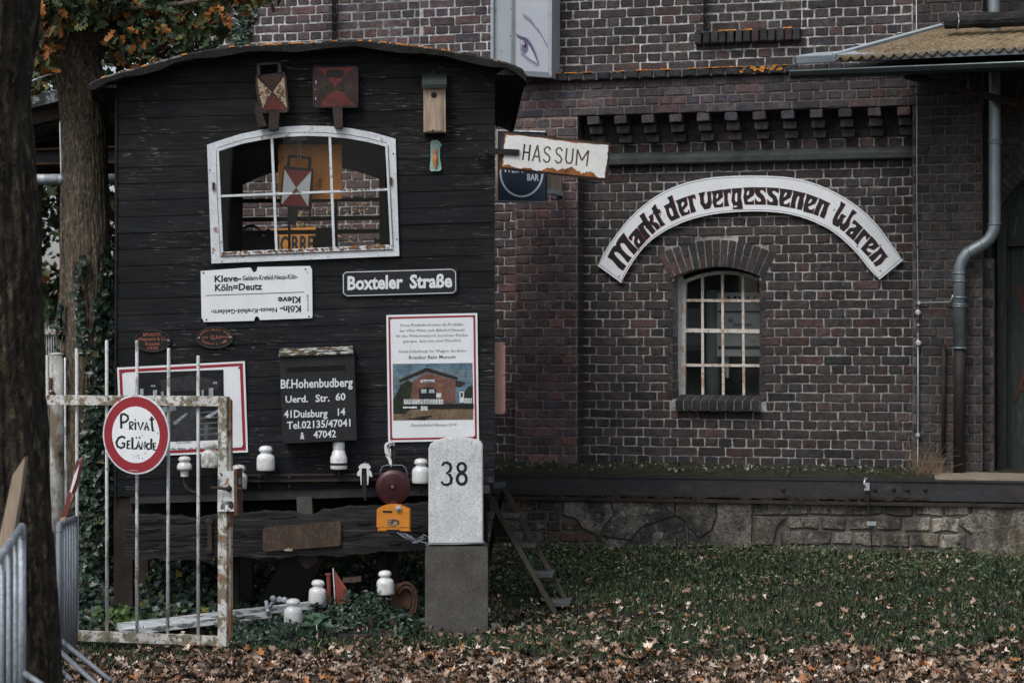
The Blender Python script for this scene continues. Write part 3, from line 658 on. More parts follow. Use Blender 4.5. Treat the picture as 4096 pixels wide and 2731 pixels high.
for r, hgt in enumerate((44, 40, 40, 46, 40)):
    x = 1750-(r % 2)*30
    while x < (2240 if r < 2 else 2320 if r < 3 else 2440):
        l = random.uniform(58, 100); e = 2245 if r < 2 else 2325 if r < 3 else 2550
        if x+l > e: l = e-x-3
        if l > 20: stone(q4(x+3, y+3, x+l-2, y+hgt-2), random.choice([GS, DK, (.13, .105, .08), (.12, .075, .055), (.17, .16, .15)]), -.035, 3.5)
        x += l
    y += hgt
PB(up0, up1, .0, zt-.19, -.3, -.047, mat('plinth_mortar', (.10, .095, .085), bump=1), 'plinth_core')
mb = MB()
for _ in range(160):     # crumbled mortar hanging under the steel edge
    px = random.uniform(2150, 3700); w = random.uniform(.01, .03); c = PL.at(px, random.uniform(1984, 1999), 0)
    mb.box(c, PL.h*w, Vector((0, 0, random.uniform(.004, .012))), PL.out*random.uniform(.004, .016))
mb.build('crumbled_edge', m_rustdark, lp, kind='stuff')
# earthing rod on the platform
er = MB(); er.tube([PL.at(3468, 1918, .02), PL.at(3464, 1935, .035), PL.at(3470, 1960, .03), PL.at(3480, 2090, .03), PL.at(3490, 2215, .03)], .0055, 8)
rod = thing('earthing_rod', 'thin dark earthing rod clamped over the edge of the loading platform', 'rod', PL.at(3490, 2215, .03)); er.build('rod', m_steel, rod, smooth=True)
mb = MB(); mb.box(PL.at(3468, 1945, .03), PL.h*.02, Vector((0, 0, .03)), PL.out*.012); mb.build('clamp', m_wire, rod)
mb = MB(); mb.box(PL.at(3486, 2092, .03), PL.h*.035, Vector((0, 0, .015)), PL.out*.012); mb.build('clamp', m_wire, rod)
mb = MB(); mb.tube([PL.at(3478, 1920, -.02), PL.at(3462, 1912, .02), PL.at(3456, 1930, .04), PL.at(3462, 1950, .04)], .008, 8); mb.build('hook', m_wire, rod, smooth=True)

# ================= arched sign =================
sA = 3.4844
def cA(p): return [(2380+x/sA, 690+y/sA) for x, y in p]
def cB(p): return [(3000+x/sA, 690+y/sA) for x, y in p]
outer = cA([(35, 1300), (90, 1185), (150, 1080), (220, 970), (300, 860), (370, 765), (450, 670), (535, 580), (620, 505), (725, 415), (830, 342), (940, 277), (1050, 220), (1175, 172), (1300, 133), (1450, 98), (1600, 73), (1750, 58), (1900, 50), (2080, 45)])+cB([(0, 44), (215, 46), (430, 57), (570, 73), (700, 97), (830, 130), (950, 170), (1075, 222), (1200, 283), (1300, 338), (1400, 402), (1500, 472), (1600, 552), (1700, 648), (1800, 757), (1875, 860), (1950, 968), (2040, 1095), (2130, 1225)])
inner = cA([(365, 1538), (407, 1452), (450, 1372), (500, 1290), (560, 1200), (625, 1108), (700, 1020), (795, 935), (900, 862), (1020, 790), (1150, 727), (1250, 686), (1350, 652), (1470, 618), (1600, 590), (1750, 569), (1900, 554), (2080, 546)])+cB([(0, 543), (150, 543), (300, 550), (450, 566), (600, 592), (725, 626), (850, 670), (975, 726), (1100, 790), (1200, 860), (1300, 940), (1400, 1035), (1500, 1140), (1560, 1215), (1625, 1300), (1700, 1390), (1805, 1493)])
def resample(P, n):
    d = [0]
    for a, b in zip(P, P[1:]): d.append(d[-1]+math.hypot(b[0]-a[0], b[1]-a[1]))
    return [(float(np.interp(t, d, [p[0] for p in P])), float(np.interp(t, d, [p[1] for p in P]))) for t in np.linspace(0, d[-1], n)]
O = resample(outer, 40); I = resample(inner, 40); SW = .045
sg = thing('arched_sign', 'white arched sign with black and red lettering above the barred window', 'sign', W.at(2996, 1100, SW))
mb = MB(); m = 40
vs = [W.at(*p, SW) for p in O]+[W.at(*p, SW) for p in I]+[W.at(*p, SW-.02) for p in O]+[W.at(*p, SW-.02) for p in I]; fs = []
for i in range(m-1): fs += [(i, i+1, m+i+1, m+i), (2*m+i, 3*m+i, 3*m+i+1, 2*m+i+1), (i, 2*m+i, 2*m+i+1, i+1), (m+i, m+i+1, 3*m+i+1, 3*m+i)]
fs += [(0, m, 3*m, 2*m), (m-1, 3*m-1, 4*m-1, 2*m-1)]; mb.add(vs, fs); mb.build('panel', m_white, sg)
mb = MB()
def mixp(a, b, t): return (a[0]+(b[0]-a[0])*t, a[1]+(b[1]-a[1])*t)
bo = [mixp(O[i], I[i], .045) for i in range(1, 39)]; bi = [mixp(O[i], I[i], .955) for i in range(1, 39)]
ring = [mixp(O[0], I[0], .045)]
o1 = mixp(bo[0], O[0], .75); i1 = mixp(bi[0], I[0], .75); o2 = mixp(bo[-1], O[-1], .75); i2 = mixp(bi[-1], I[-1], .75)
mb.line(W, [o1]+bo+[o2], 1.6, SW+.001, (.05, .05, .06)); mb.line(W, [i1]+bi+[i2], 1.6, SW+.001, (.05, .05, .06))
mb.line(W, [o1, i1], 1.6, SW+.0012, (.05, .05, .06)); mb.line(W, [o2, i2], 1.6, SW+.0012, (.05, .05, .06)); mb.build('border_line', m_print, sg)
G = []
G.append((cA([(397, 838), (330, 920), (292, 985), (290, 1020), (260, 1022), (215, 1090), (172, 1180), (240, 1225), (290, 1285), (330, 1330), (385, 1368), (432, 1300), (370, 1250), (300, 1180), (262, 1130), (268, 1108), (300, 1105), (345, 1130), (400, 1190), (425, 1225), (455, 1260), (508, 1185), (440, 1140), (375, 1070), (345, 1005), (360, 982), (400, 985), (440, 1030), (480, 1085), (540, 1148), (595, 1075), (530, 1015), (470, 950), (430, 890)]), []))
G.append((cA([(580, 770), (520, 830), (462, 908), (490, 950), (512, 952), (520, 890), (540, 882), (555, 900), (538, 960), (548, 1000), (580, 1050), (605, 1062), (660, 1005), (712, 942), (665, 890), (640, 850), (605, 800)]), [cA([(600, 920), (590, 960), (602, 987), (622, 986), (628, 968), (614, 940)])]))
G.append((cA([(668, 685), (610, 735), (590, 762), (622, 815), (665, 880), (715, 942), (770, 885), (720, 830), (682, 775), (672, 745), (695, 728), (708, 745), (706, 715)]), []))
G.append((cA([(680, 555), (617, 605), (650, 660), (690, 740), (740, 800), (795, 865), (843, 815), (800, 760), (778, 715), (830, 765), (860, 805), (908, 765), (880, 720), (850, 695), (805, 690), (814, 640), (802, 575), (775, 590), (743, 620), (765, 650), (757, 690), (735, 670), (700, 610)]), []))
G.append((cA([(837, 437), (785, 505), (810, 545), (802, 572), (832, 592), (860, 650), (885, 690), (915, 760), (978, 725), (935, 675), (905, 620), (885, 590), (893, 562), (925, 570), (905, 530), (893, 505), (880, 520), (860, 495)]), []))
G.append((cA([(1072, 315), (1003, 350), (1035, 400), (1035, 425), (955, 470), (985, 520), (1000, 590), (1020, 630), (1060, 680), (1183, 626), (1150, 560), (1120, 470), (1095, 390)]), [cA([(1040, 490), (1028, 520), (1045, 570), (1072, 612), (1094, 602), (1085, 550), (1065, 505)])]))
G.append((cA([(1275, 335), (1118, 395), (1150, 440), (1170, 540), (1210, 612), (1322, 573), (1305, 510), (1285, 555), (1250, 555), (1225, 530), (1290, 450), (1280, 400)]), [cA([(1215, 410), (1200, 450), (1210, 485), (1238, 452), (1245, 420)])]))
G.append((cA([(1385, 303), (1280, 335), (1305, 390), (1320, 480), (1335, 568), (1406, 545), (1370, 450), (1355, 370), (1376, 352), (1396, 380), (1400, 350)]), []))
G.append((cA([(1530, 268), (1438, 290), (1460, 340), (1468, 440), (1525, 518), (1600, 498), (1625, 420), (1612, 340), (1618, 262), (1556, 270), (1568, 335), (1570, 400), (1545, 443), (1520, 420), (1510, 350)]), []))
G.append((cA([(1780, 235), (1622, 262), (1645, 330), (1635, 420), (1665, 492), (1782, 480), (1780, 410), (1750, 445), (1700, 450), (1685, 420), (1780, 340), (1775, 280)]), [cA([(1702, 295), (1685, 340), (1695, 370), (1715, 345), (1720, 302)])]))
G.append((cA([(1888, 225), (1780, 240), (1800, 330), (1800, 400), (1800, 475), (1866, 468), (1845, 380), (1845, 300), (1862, 272), (1886, 300), (1892, 262)]), []))
G.append((cA([(2045, 215), (1900, 225), (1912, 280), (1900, 400), (1920, 445), (1922, 515), (2058, 510), (2050, 440), (2030, 350), (2035, 280)]), [cA([(1970, 278), (1950, 310), (1948, 380), (1965, 415), (1980, 400), (1984, 300)]), cA([(1920, 466), (1988, 462), (1972, 486), (1938, 488)])]))
G.append((cA([(2222, 205), (2062, 210), (2080, 260), (2065, 350), (2085, 448), (2212, 450), (2210, 380), (2190, 402), (2135, 410), (2115, 385), (2205, 320), (2218, 280)]), [cA([(2130, 255), (2110, 300), (2125, 325), (2145, 300), (2147, 262)])]))
G.append((cB([(218, 207), (65, 207), (65, 280), (95, 330), (150, 375), (150, 400), (120, 410), (90, 390), (68, 360), (66, 448), (216, 450), (218, 390), (185, 320), (140, 280), (135, 255), (165, 240), (200, 270), (215, 285)]), []))
G.append((cB([(400, 218), (232, 207), (237, 280), (262, 325), (315, 370), (320, 400), (295, 415), (265, 400), (238, 370), (236, 450), (382, 463), (388, 400), (360, 330), (312, 290), (302, 265), (335, 255), (375, 280), (398, 292)]), []))
G.append((cB([(588, 245), (410, 220), (420, 280), (405, 380), (412, 465), (548, 492), (552, 410), (515, 440), (470, 440), (465, 405), (560, 350), (580, 290)]), [cB([(500, 275), (475, 310), (467, 350), (495, 330), (515, 295)])]))
G.append((cB([(775, 290), (595, 248), (600, 300), (585, 350), (557, 492), (628, 505), (628, 420), (652, 345), (680, 320), (688, 350), (668, 420), (652, 512), (715, 525), (740, 440), (742, 360)]), []))
G.append((cB([(948, 352), (785, 292), (782, 350), (760, 420), (745, 470), (740, 545), (872, 578), (897, 498), (860, 520), (820, 512), (802, 480), (905, 435), (930, 385)]), [cB([(845, 367), (817, 410), (812, 438), (845, 420), (865, 382)])]))
G.append((cB([(1122, 432), (960, 354), (955, 410), (920, 480), (880, 580), (945, 610), (962, 540), (1000, 450), (1025, 430), (1030, 460), (1000, 530), (967, 612), (1028, 646), (1060, 570), (1080, 490), (1105, 445)]), []))
G.append((cB([(1265, 400), (1250, 470), (1190, 570), (1150, 660), (1150, 725), (1212, 760), (1246, 738), (1252, 785), (1300, 823), (1370, 760), (1400, 650), (1430, 600), (1488, 560), (1430, 512), (1380, 600), (1330, 690), (1300, 720), (1280, 703), (1300, 640), (1340, 610), (1285, 575), (1260, 590), (1240, 640), (1213, 670), (1220, 620), (1285, 520), (1328, 445)]), []))
G.append((cB([(1450, 655), (1417, 712), (1470, 730), (1482, 752), (1460, 768), (1390, 772), (1322, 845), (1438, 948), (1490, 870), (1572, 768)]), [cB([(1402, 830), (1400, 863), (1425, 857), (1440, 822)])]))
G.append((cB([(1585, 782), (1545, 830), (1495, 900), (1448, 952), (1497, 1013), (1530, 950), (1580, 892), (1614, 882), (1617, 943), (1680, 885)]), []))
G.append((cB([(1690, 885), (1650, 940), (1605, 990), (1540, 1065), (1640, 1172), (1698, 1117), (1650, 1110), (1617, 1078), (1640, 1050), (1720, 1083), (1798, 1025), (1750, 950)]), [cB([(1645, 1025), (1688, 1022), (1718, 1005), (1715, 987), (1680, 992)])]))
G.append((cB([(1820, 1035), (1780, 1090), (1725, 1125), (1648, 1180), (1700, 1248), (1760, 1190), (1800, 1142), (1835, 1135), (1828, 1170), (1780, 1220), (1717, 1260), (1750, 1313), (1830, 1270), (1888, 1190), (1922, 1178)]), []))
for p, hl in G:
    mb = MB(); mb.flat(W, [(x+2.3, y+.8) for x, y in p], SW+.0008, (.42, .07, .07)); mb.flat(W, p, SW+.0016, (.012, .012, .014))
    for h_ in hl: mb.flat(W, h_, SW+.0024, (.74, .77, .80)); mb.line(W, [h_[0], h_[1], h_[2]], 1.6, SW+.003, (.42, .07, .07))
    mb.build('letter', m_print, sg)
for px in ((2477, 1105), (2555, 998), (2586, 912), (2574, 956), (2641, 860), (3337, 840), (3397, 896), (3429, 986), (3521, 982), (3521, 1084)):
    mb = MB(); mb.lathe(W.at(*px, SW), [(.007, 0), (.006, .004), (0, .005)], 8, W.out); mb.build('screw', m_rustdark, sg)

# ================= rain pipe =================
PW2 = PW+.11
def pp(x, y, w=PW2): return W.at(x, y, w)
pth = [(3972, -330), (3976, 0), (3979, 500), (3979, 895), (3974, 925), (3958, 955), (3932, 977), (3900, 994), (3868, 1013), (3848, 1040), (3838, 1072), (3837, 1100), (3838, 1390)]
dp = thing('rain_pipe', 'zinc rain pipe with a double bend running into a brown iron pipe beside the door', 'drainpipe', pp(3836, 1905))
mb = MB(); mb.tube([pp(*p) for p in pth], .0485, 20); mb.build('zinc_pipe', m_zinc, dp, smooth=True)
mb = MB(); mb.tube([pp(3838, 1392), pp(3838, 1520), pp(3836, 1906)], .046, 18); mb.build('iron_pipe', mat('brown_iron', (.026, .021, .020), rough=.6, var=.3, fine=.4, bump=.8), dp, smooth=True)
for (x, y, dx) in ((3979, 562, 0), (3979, 575, 0), (3979, 897, 0), (3837, 1093, 0), (3837, 1125, 0), (3838, 1190, 0), (3838, 1218, 0), (3838, 1226, 0), (3838, 1392, 0)):
    mb = MB(); c = pp(x, y); r = .0535 if y != 1392 else .058
    mb.lathe(c-Vector((0, 0, .006)), [(r, 0), (r+.002, .004), (r+.002, .009), (r, .013)], 20); mb.build('collar', m_zinc, dp, smooth=True)
for p0, p1 in (((3932, 977), (3925, 981)), ((3880, 1006), (3873, 1010))):
    mb = MB(); a, b = pp(*p0), pp(*p1); mb.lathe(a, [(.0515, 0), (.0525, .004), (.0515, .009)], 20, (b-a)); mb.build('collar', m_zinc, dp, smooth=True)
for x, y in ((4005, 570), (3867, 1222)):
    mb = MB(); mb.box(pp(x, y), W.h*.012, Vector((0, 0, .014)), W.out*.01); mb.build('bolt', m_steel, dp)
# lightning conductor
lc = thing('lightning_conductor', 'thin lightning conductor wire running down the right pilaster with clamps', 'cable', pp(3672, 1890, PW+.03))
mb = MB(); mb.tube([pp(3664, -200, PW+.04), pp(3667, 300, PW+.04), pp(3667, 800, PW+.04), pp(3672, 1180, PW+.04), pp(3674, 1420, PW+.04)], .0034, 6); mb.build('wire', m_wire, lc, smooth=True)
mb = MB(); mb.tube([pp(3672, 1330, PW+.035), pp(3672, 1640, PW+.035), pp(3671, 1870, PW+.035), pp(3662, 1885, PW+.1), pp(3620, 1894, PW+.3)], .008, 8); mb.build('conduit', m_zinc, lc, smooth=True)
for x, y, a, b in ((3668, 988, .012, .018), (3667, 378, .012, .012), (3676, 1212, .022, .016), (3672, 1250, .03, .013), (3671, 1282, .012, .014), (3673, 1300, .014, .012), (3674, 1372, .03, .012), (3672, 1740, .024, .012)):
    mb = MB(); mb.lathe(pp(x, y, PW+.03), [(a*.8, 0), (a*.8, .02), (a*.5, .026)], 10, W.out); mb.build('clamp', m_wire if y > 1100 and y != 1282 else m_rustdark, lc)
mb = MB(); mb.tube([pp(3680, 1211, PW+.05), pp(3800, 1208, PW+.07), pp(3806, 1196, PW+.08), pp(3812, 1180, PW+.09)], .006, 8); mb.build('cross_arm', m_wire, lc, smooth=True)
mb = MB(); mb.tube([pp(3776, 1378, PW+.04), pp(3775, 1500, PW+.04), pp(3773, 1828, PW+.04)], .0155, 10)
for t in range(5): mb.tube([pp(3776, 1380, PW+.04), pp(3776+(t-2)*7, 1366+random.uniform(-6, 12), PW+.06), pp(3776+(t-2)*14, 1390+random.uniform(-10, 20), PW+.07)], .003, 5)
tag(mb.build('iron_pipe', m_rustdark, smooth=True), 'short rusty iron pipe with frayed top between the conductor wire and the rain pipe', 'pipe')

# ================= canopy over the platform =================
wc = 1.2
def cp(x, y, w=wc): return W.at(x, y, w)
cn = thing('canopy', 'canopy of mossy corrugated sheets with a zinc gutter over the loading platform', 'roof', cp(3600, 300))
zl = W.z(3158, 290, wc); zr = W.z(3158, 250, wc)
def UC(px, w=wc): return W.u(px, w)
uc0, uc1 = UC(3158), UC(4096)+2.4
prof = [(0.0, .005), (.006, .012), (.012, .004), (.008, -.010), (.002, -.028), (-.02, -.042), (-.07, -.046), (-.105, -.035), (-.118, -.01), (-.12, .02)]
mb = MB(); n = len(prof); T_ = .004
A = [W.p(uc0, zl+z, wc+w) for w, z in prof]; B = [W.p(uc1, zl+z+.012, wc+w) for w, z in prof]
A2 = [W.p(uc0, zl+z+.004, wc+w-.004) for w, z in prof]; B2 = [W.p(uc1, zl+z+.016, wc+w-.004) for w, z in prof]
mb.add(A+B+A2+B2, [(i, i+1, n+i+1, n+i) for i in range(n-1)]+[(2*n+i, 3*n+i, 3*n+i+1, 2*n+i+1) for i in range(n-1)]); mb.build('gutter', mat('shaded_gutter_zinc', (.022, .028, .030), rough=.45, metal=.3, var=.2, fine=.15, bump=.15), cn)  # zinc darkened so its colour carries the shade inside the trough
mb = MB(); mb.prism([W.p(uc0, zl+z, wc+w) for w, z in prof], W.h*.004); mb.build('gutter_end', m_aludark, cn)
mb = MB(); mb.tube([W.p(uc0, zl+.008, wc+.004), W.p(uc1, zl+.02, wc+.004)], .0075, 10); mb.build('gutter_bead', mat('bead', (.20, .24, .24), rough=.3, metal=.5, bump=0), cn, smooth=True)
u_f = UC(3178)
zf0, zf1 = W.z(3180, 254, wc-.1), W.z(3180, 228, wc-.1)
mb = MB(); mb.prism([W.p(u_f, zf0, wc-.105), W.p(uc1, zf0+.01, wc-.105), W.p(uc1, zf1+.012, wc-.105), W.p(u_f, zf1, wc-.105)], W.out*-.03); mb.build('fascia', mat('fascia_zinc', (.12, .145, .17), rough=.5, metal=.3, var=.35, vs=2, bump=.1), cn)
mb = MB(); mb.prism([W.p(u_f, zf1-.004, wc-.105), W.p(u_f+.60, zf1-.002, wc-.105), W.p(u_f+.48, zf1+.006, wc-.14), W.p(u_f+.42, zf1+.05, wc-.30), W.p(u_f+.12, zf1+.035, wc-.25)], Vector((0, 0, .012))); mb.build('flashing', m_alu, cn)
# corrugated sheets between the front edge and the wall
fl = (W.u(3340, wc-.08), W.z(3340, 236, wc-.08)); bl_ = (W.u(3778, .15), W.z(3778, 118, .15))
fr_ = (uc1+.3, W.z(4096, 172, wc-.08)-.0); br_ = (uc1+.5, bl_[1]+.05)
NU, NV = 560, 10; TC = []; V = []; Fq = []
for j in range(NV):
    v = j/(NV-1); w = (wc-.06)*(1-v)+.15*v
    for i in range(NU):
        t = i/(NU-1); ua = fl[0]+(bl_[0]-fl[0])*v; ub = fr_[0]+(br_[0]-fr_[0])*v; u = ua+(ub-ua)*t
        z = (fl[1]+(fr_[1]-fl[1])*t)*(1-v)+(bl_[1]+(br_[1]-bl_[1])*t)*v
        ph = (u-(bl_[0]-fl[0])*v*0)/.082*2*math.pi; p = W.p(u, z+.019*math.sin(ph)+.004*math.sin(u*3), w+.03*math.sin(u*1.7)*(1-v)); V.append(tuple(p)); g_ = .72+.38*math.sin(ph); TC.append((g_, g_*.98, g_*.93))  # tint by wave: valley dirt that also paints in the weak ridge shading
for j in range(NV-1):
    for i in range(NU-1): Fq.append((j*NU+i, j*NU+i+1, (j+1)*NU+i+1, (j+1)*NU+i))
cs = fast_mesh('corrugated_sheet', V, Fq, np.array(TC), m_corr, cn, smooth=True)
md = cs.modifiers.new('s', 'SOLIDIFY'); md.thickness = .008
mb = MB(); p0, p1 = W.p(fl[0]-.015, fl[1]+.03, wc-.1), W.p(bl_[0]-.02, bl_[1]+.03, .15); mb.beam(p0, p1, .035, .03, side=(1, 0, 0)); mb.build('verge_flashing', m_alu, cn)
mb = MB(); mb.prism([W.p(uc0+.12, zl-.04, wc-.13), W.p(uc1, zl-.03, wc-.13), W.p(br_[0], bl_[1]-.1, .1), W.p(bl_[0], bl_[1]-.12, .1)], Vector((0, 0, .02))); mb.build('soffit_boards', m_dark, cn)
def stl(name, a, b, wd, dpt):
    mb = MB(); mb.beam(a, b, wd, dpt); return mb.build(name, m_rustdark, cn)
stl('brace', cp(3625, 303, wc-.2), cp(4110, 425, .35), .055, .03); stl('brace_flange', cp(3622, 300, wc-.19), cp(4110, 420, .36), .012, .06); stl('hanger', cp(3873, 290, wc-.3), cp(3873, 358, wc-.3), .022, .022)
stl('brace', cp(4090, 290, wc-.3), cp(4060, 410, .5), .02, .02)
# log and blocks lying on the roof
mb = MB(); a = W.at(3778, 88, .55); b = W.at(4200, 68, .55)
mb.tube([a.lerp(b, t)+Vector((0, 0, random.uniform(-.004, .004))) for t in np.linspace(0, 1, 8)], [.058, .062, .06, .064, .062, .066, .064, .066], 12, jit=.08)
lg = mb.build('log', m_wood); tag(lg, 'weathered grey log tied with wire lying on top of the corrugated canopy', 'log')
mb = MB(); a2 = a.lerp(b, .12); mb.tube([a2+Vector((math.sin(t)*.0, -math.cos(t)*.068, math.sin(t)*.068)) for t in np.linspace(0, 6.28, 14)], .004, 5); mb.build('wire_loop', m_wire, lg, smooth=True)
for (x0, x1, y0, y1, lb) in ((3592, 3720, 134, 152, 'dark red block with a pale top beside the upper verge of the canopy'), (3420, 3540, 180, 196, 'small dark block with a pale top beside the lower verge of the canopy')):
    mb = MB(); mb.poly(W, [(x0, y1), (x1, y1), (x1, y0), (x0, y0)], .12, .22); o = tag(mb.build('block', m_redbrown if x0 > 3500 else m_rustdark), lb, 'block')
    mb = MB(); mb.poly(W, [(x0-3, y0), (x1+3, y0), (x1+3, y0-4), (x0-3, y0-4)], .11, .235); mb.build('top_board', m_wwood, o)

# ================= metal box with the printed eye =================
EW = UW+.28
eb = thing('eye_panel', 'tall grey metal box printed with an eye, mounted high on the brick wall', 'sign', W.at(2080, 300, EW))
mb = MB(); mb.poly(W, [(2062, 285), (2198, 308), (2204, -420), (2062, -420)], UW+.02, EW); mb.build('housing', m_alu, eb)
mb = MB(); mb.poly(W, [(1968, 262), (2060, 270), (2060, -420), (1968, -420)], UW+.02, EW-.09); mb.build('side_panel', m_alu, eb)
mb = MB(); mb.poly(W, [(1962, 256), (1973, 260), (1973, -420), (1962, -420)], UW+.02, EW-.05); mb.build('frame_rail', m_alu, eb)
mb = MB(); mb.poly(W, [(2044, 270), (2064, 272), (2066, -420), (2052, -420)], UW+.02, EW-.02); mb.build('frame_rail', m_aludark, eb)
mb = MB(); mb.poly(W, [(2192, 292), (2206, 310), (2210, -420), (2194, -420)], UW+.02, EW+.012); mb.build('frame_rail', m_alu, eb)
mb = MB(); mb.poly(W, [(2064, 284), (2192, 290), (2205, 312), (2100, 304), (2066, 292)], UW+.02, EW+.02); mb.build('bottom_rail', m_aludark, eb)
mb = MB(); e = EW+.0015; ink = (.10, .08, .16); pale = (.50, .50, .60); paper = (.40, .43, .48)
mb.flat(W, [(2066, 282), (2192, 288), (2193, -300), (2068, -300)], e, paper)
mb.flat(W, [(2078, 160), (2095, 146), (2115, 155), (2135, 185), (2150, 225), (2156, 262), (2140, 250), (2115, 235), (2092, 215), (2080, 190)], e+.001, (.27, .27, .37))
mb.flat(W, [(2082, 165), (2100, 158), (2125, 190), (2148, 235), (2152, 255), (2125, 240), (2098, 218), (2085, 195)], e+.002, (.46, .48, .54))
cir = lambda cx, cy, rx, ry, n=18: [(cx+rx*math.cos(t), cy+ry*math.sin(t)) for t in np.linspace(0, 2*math.pi, n, endpoint=False)]
mb.flat(W, cir(2099, 190, 15, 28), e+.003, (.22, .20, .32)); mb.flat(W, cir(2100, 190, 12, 22), e+.0035, (.13, .12, .22)); mb.flat(W, cir(2101, 184, 5, 10), e+.004, (.02, .02, .04)); mb.flat(W, cir(2094, 176, 3, 5, 8), e+.0045, (.6, .62, .68))
mb.line(W, [(2068, 148), (2085, 150), (2105, 160), (2122, 182), (2136, 210), (2148, 240), (2156, 262)], [3, 8, 10, 9, 6, 4, 2], e+.005, (.07, .055, .12))
mb.line(W, [(2080, 195), (2088, 215), (2105, 232), (2128, 246), (2150, 258)], [2, 3, 3, 3, 1], e+.005, (.2, .18, .3))
for i in range(16):
    x = 2070+i*3.2; y = 148+i*2.0; mb.line(W, [(x, y), (x-7, y-10-random.random()*6), (x-14+i*.3, y-14-random.random()*6)], [2, 1.3, .5], e+.0052, ink)
for i in range(18):
    t = i/17; x = 2086+t*64; y = 212+t*46; mb.line(W, [(x, y), (x-5+t*4, y+10+random.random()*9)], [1.6, .5], e+.0052, (.22, .2, .32))
for i in range(60):
    t = random.random(); x = 2088+t*92; y = 58+t*t*70+t*40+random.uniform(-7, 7)*(1-t*.3); mb.line(W, [(x, y), (x+9+6*t, y+10+18*t)], [2.4*(1-t*.4), .6], e+.0048+i*1e-5, (.20, .18, .30))
mb.build('eye_print', m_print, eb)
for x, y in ((2044, 38), (2042, 146), (1968, 36), (1967, 152)):
    mb = MB(); mb.lathe(W.at(x, y, EW-.02), [(.006, 0), (.005, .004)], 8, W.out); mb.build('screw', m_steel, eb)
mb = MB(); mb.poly(W, [(2196, 276), (2248, 276), (2248, 290), (2196, 290)], UW+.02, UW+.06); mb.build('bracket', m_aludark, eb)

# ================= painted boards on the wall beside the wagon =================
bb = thing('bar_sign', 'navy blue bar sign with a white circle half hidden behind the rusty station sign', 'sign', W.at(2080, 805, PW+.5))
w1 = PW+.55
mb = MB(); mb.poly(W, [(1992, 800), (2181, 804), (2181, 528), (1992, 520)], w1-.06, w1); mb.build('board', m_navy, bb)
mb = MB(); mb.poly(W, [(1982, 802), (1991, 803), (1991, 522), (1982, 520)], w1-.075, w1+.012); mb.build('side_batten', m_lwood, bb)
mb = MB(); mb.poly(W, [(1983, 801), (2184, 806), (2184, 811), (1983, 806)], w1-.06, w1+.012); mb.build('bottom_strip', m_aludark, bb)
mb = MB(); mb.poly(W, [(1983, 518), (2181, 524), (2181, 530), (1983, 524)], w1-.06, w1+.012); mb.build('top_strip', m_wwood, bb)
mb = MB(); cc = [(2086+84*math.cos(t), 690+96*math.sin(t)) for t in np.linspace(-.3, math.pi+.3, 30)]; mb.line(W, cc, 7, w1+.001, (.50, .54, .60))
mb.text(W, 'BAR', (2109, 722), (46, 1), (0, -26), w1+.0012, (.58, .62, .68), .02); mb.text(W, 'WEIN', (2012, 690), (80, 1), (0, -28), w1+.0012, (.58, .62, .68), .02); mb.build('lettering', m_print, bb)
mb = MB(); mb.poly(W, [(2184, 773), (2210, 773), (2210, 700), (2184, 700)], PW+.01, PW+.34); bt = mb.build('batten', m_lwood); tag(bt, 'pale wooden batten with a zinc foot behind the blue bar sign', 'batten')
mb = MB(); mb.poly(W, [(2183, 774), (2211, 774), (2211, 757), (2183, 757)], PW+.01, PW+.343); mb.build('zinc_foot', m_alu, bt)
# ================= museum wagon =================
S0 = .0318
def Wd(u, v, w=0): return WF.p(u, v+S0*u, w)
def duv(px, py, w=0):
    u = WF.u(px, w); return u, WF.z(px, py, w)-S0*u
wg = thing('wagon', 'black wooden railway wagon end wall hung with signs under a curved felt roof', 'railway wagon', WF.p(0, 0, -.1))
uL, uR = WF.u(459), WF.u(1979)
vj = [duv(464, 410+65.6*k)[1] for k in range(-5, 25)]
# roof line (top edge) in pixels
rl = [(355, 335), (385, 318), (430, 302), (500, 283), (560, 268), (640, 244), (700, 226), (770, 210), (860, 194), (930, 185), (1000, 181), (1090, 176), (1180, 172), (1300, 165), (1420, 161), (1500, 165), (1600, 176), (1690, 188), (1780, 200), (1870, 214), (1960, 233), (2020, 248), (2062, 262), (2090, 276), (2106, 296)]
ru = [duv(*p, .16)[0] for p in rl]; rv = [duv(*p, .16)[1] for p in rl]
def roofv(u): return float(np.interp(u, ru, rv))
hl, hb = duv(862, 1040); hr, _ = duv(1566, 1000)
_, hsp = duv(862, 596); _, hcr = duv(1215, 530)
hc, hw_ = (hl+hr)/2, (hr-hl)/2
def hole_top(u): return hsp+(hcr-hsp)*(1-((u-hc)/hw_)**2)
def ua_of(v): return hw_*math.sqrt(max(0, 1-(v-hsp)/(hcr-hsp)))
def plank(pts, w1, tint, name='plank', m=m_plank, parent=wg, th=.022):
    mb = MB(); F_ = [Wd(u, v, w1) for u, v in pts]; mb.prism(F_, WF.out*-th, tint); return mb.build(name, m, parent)
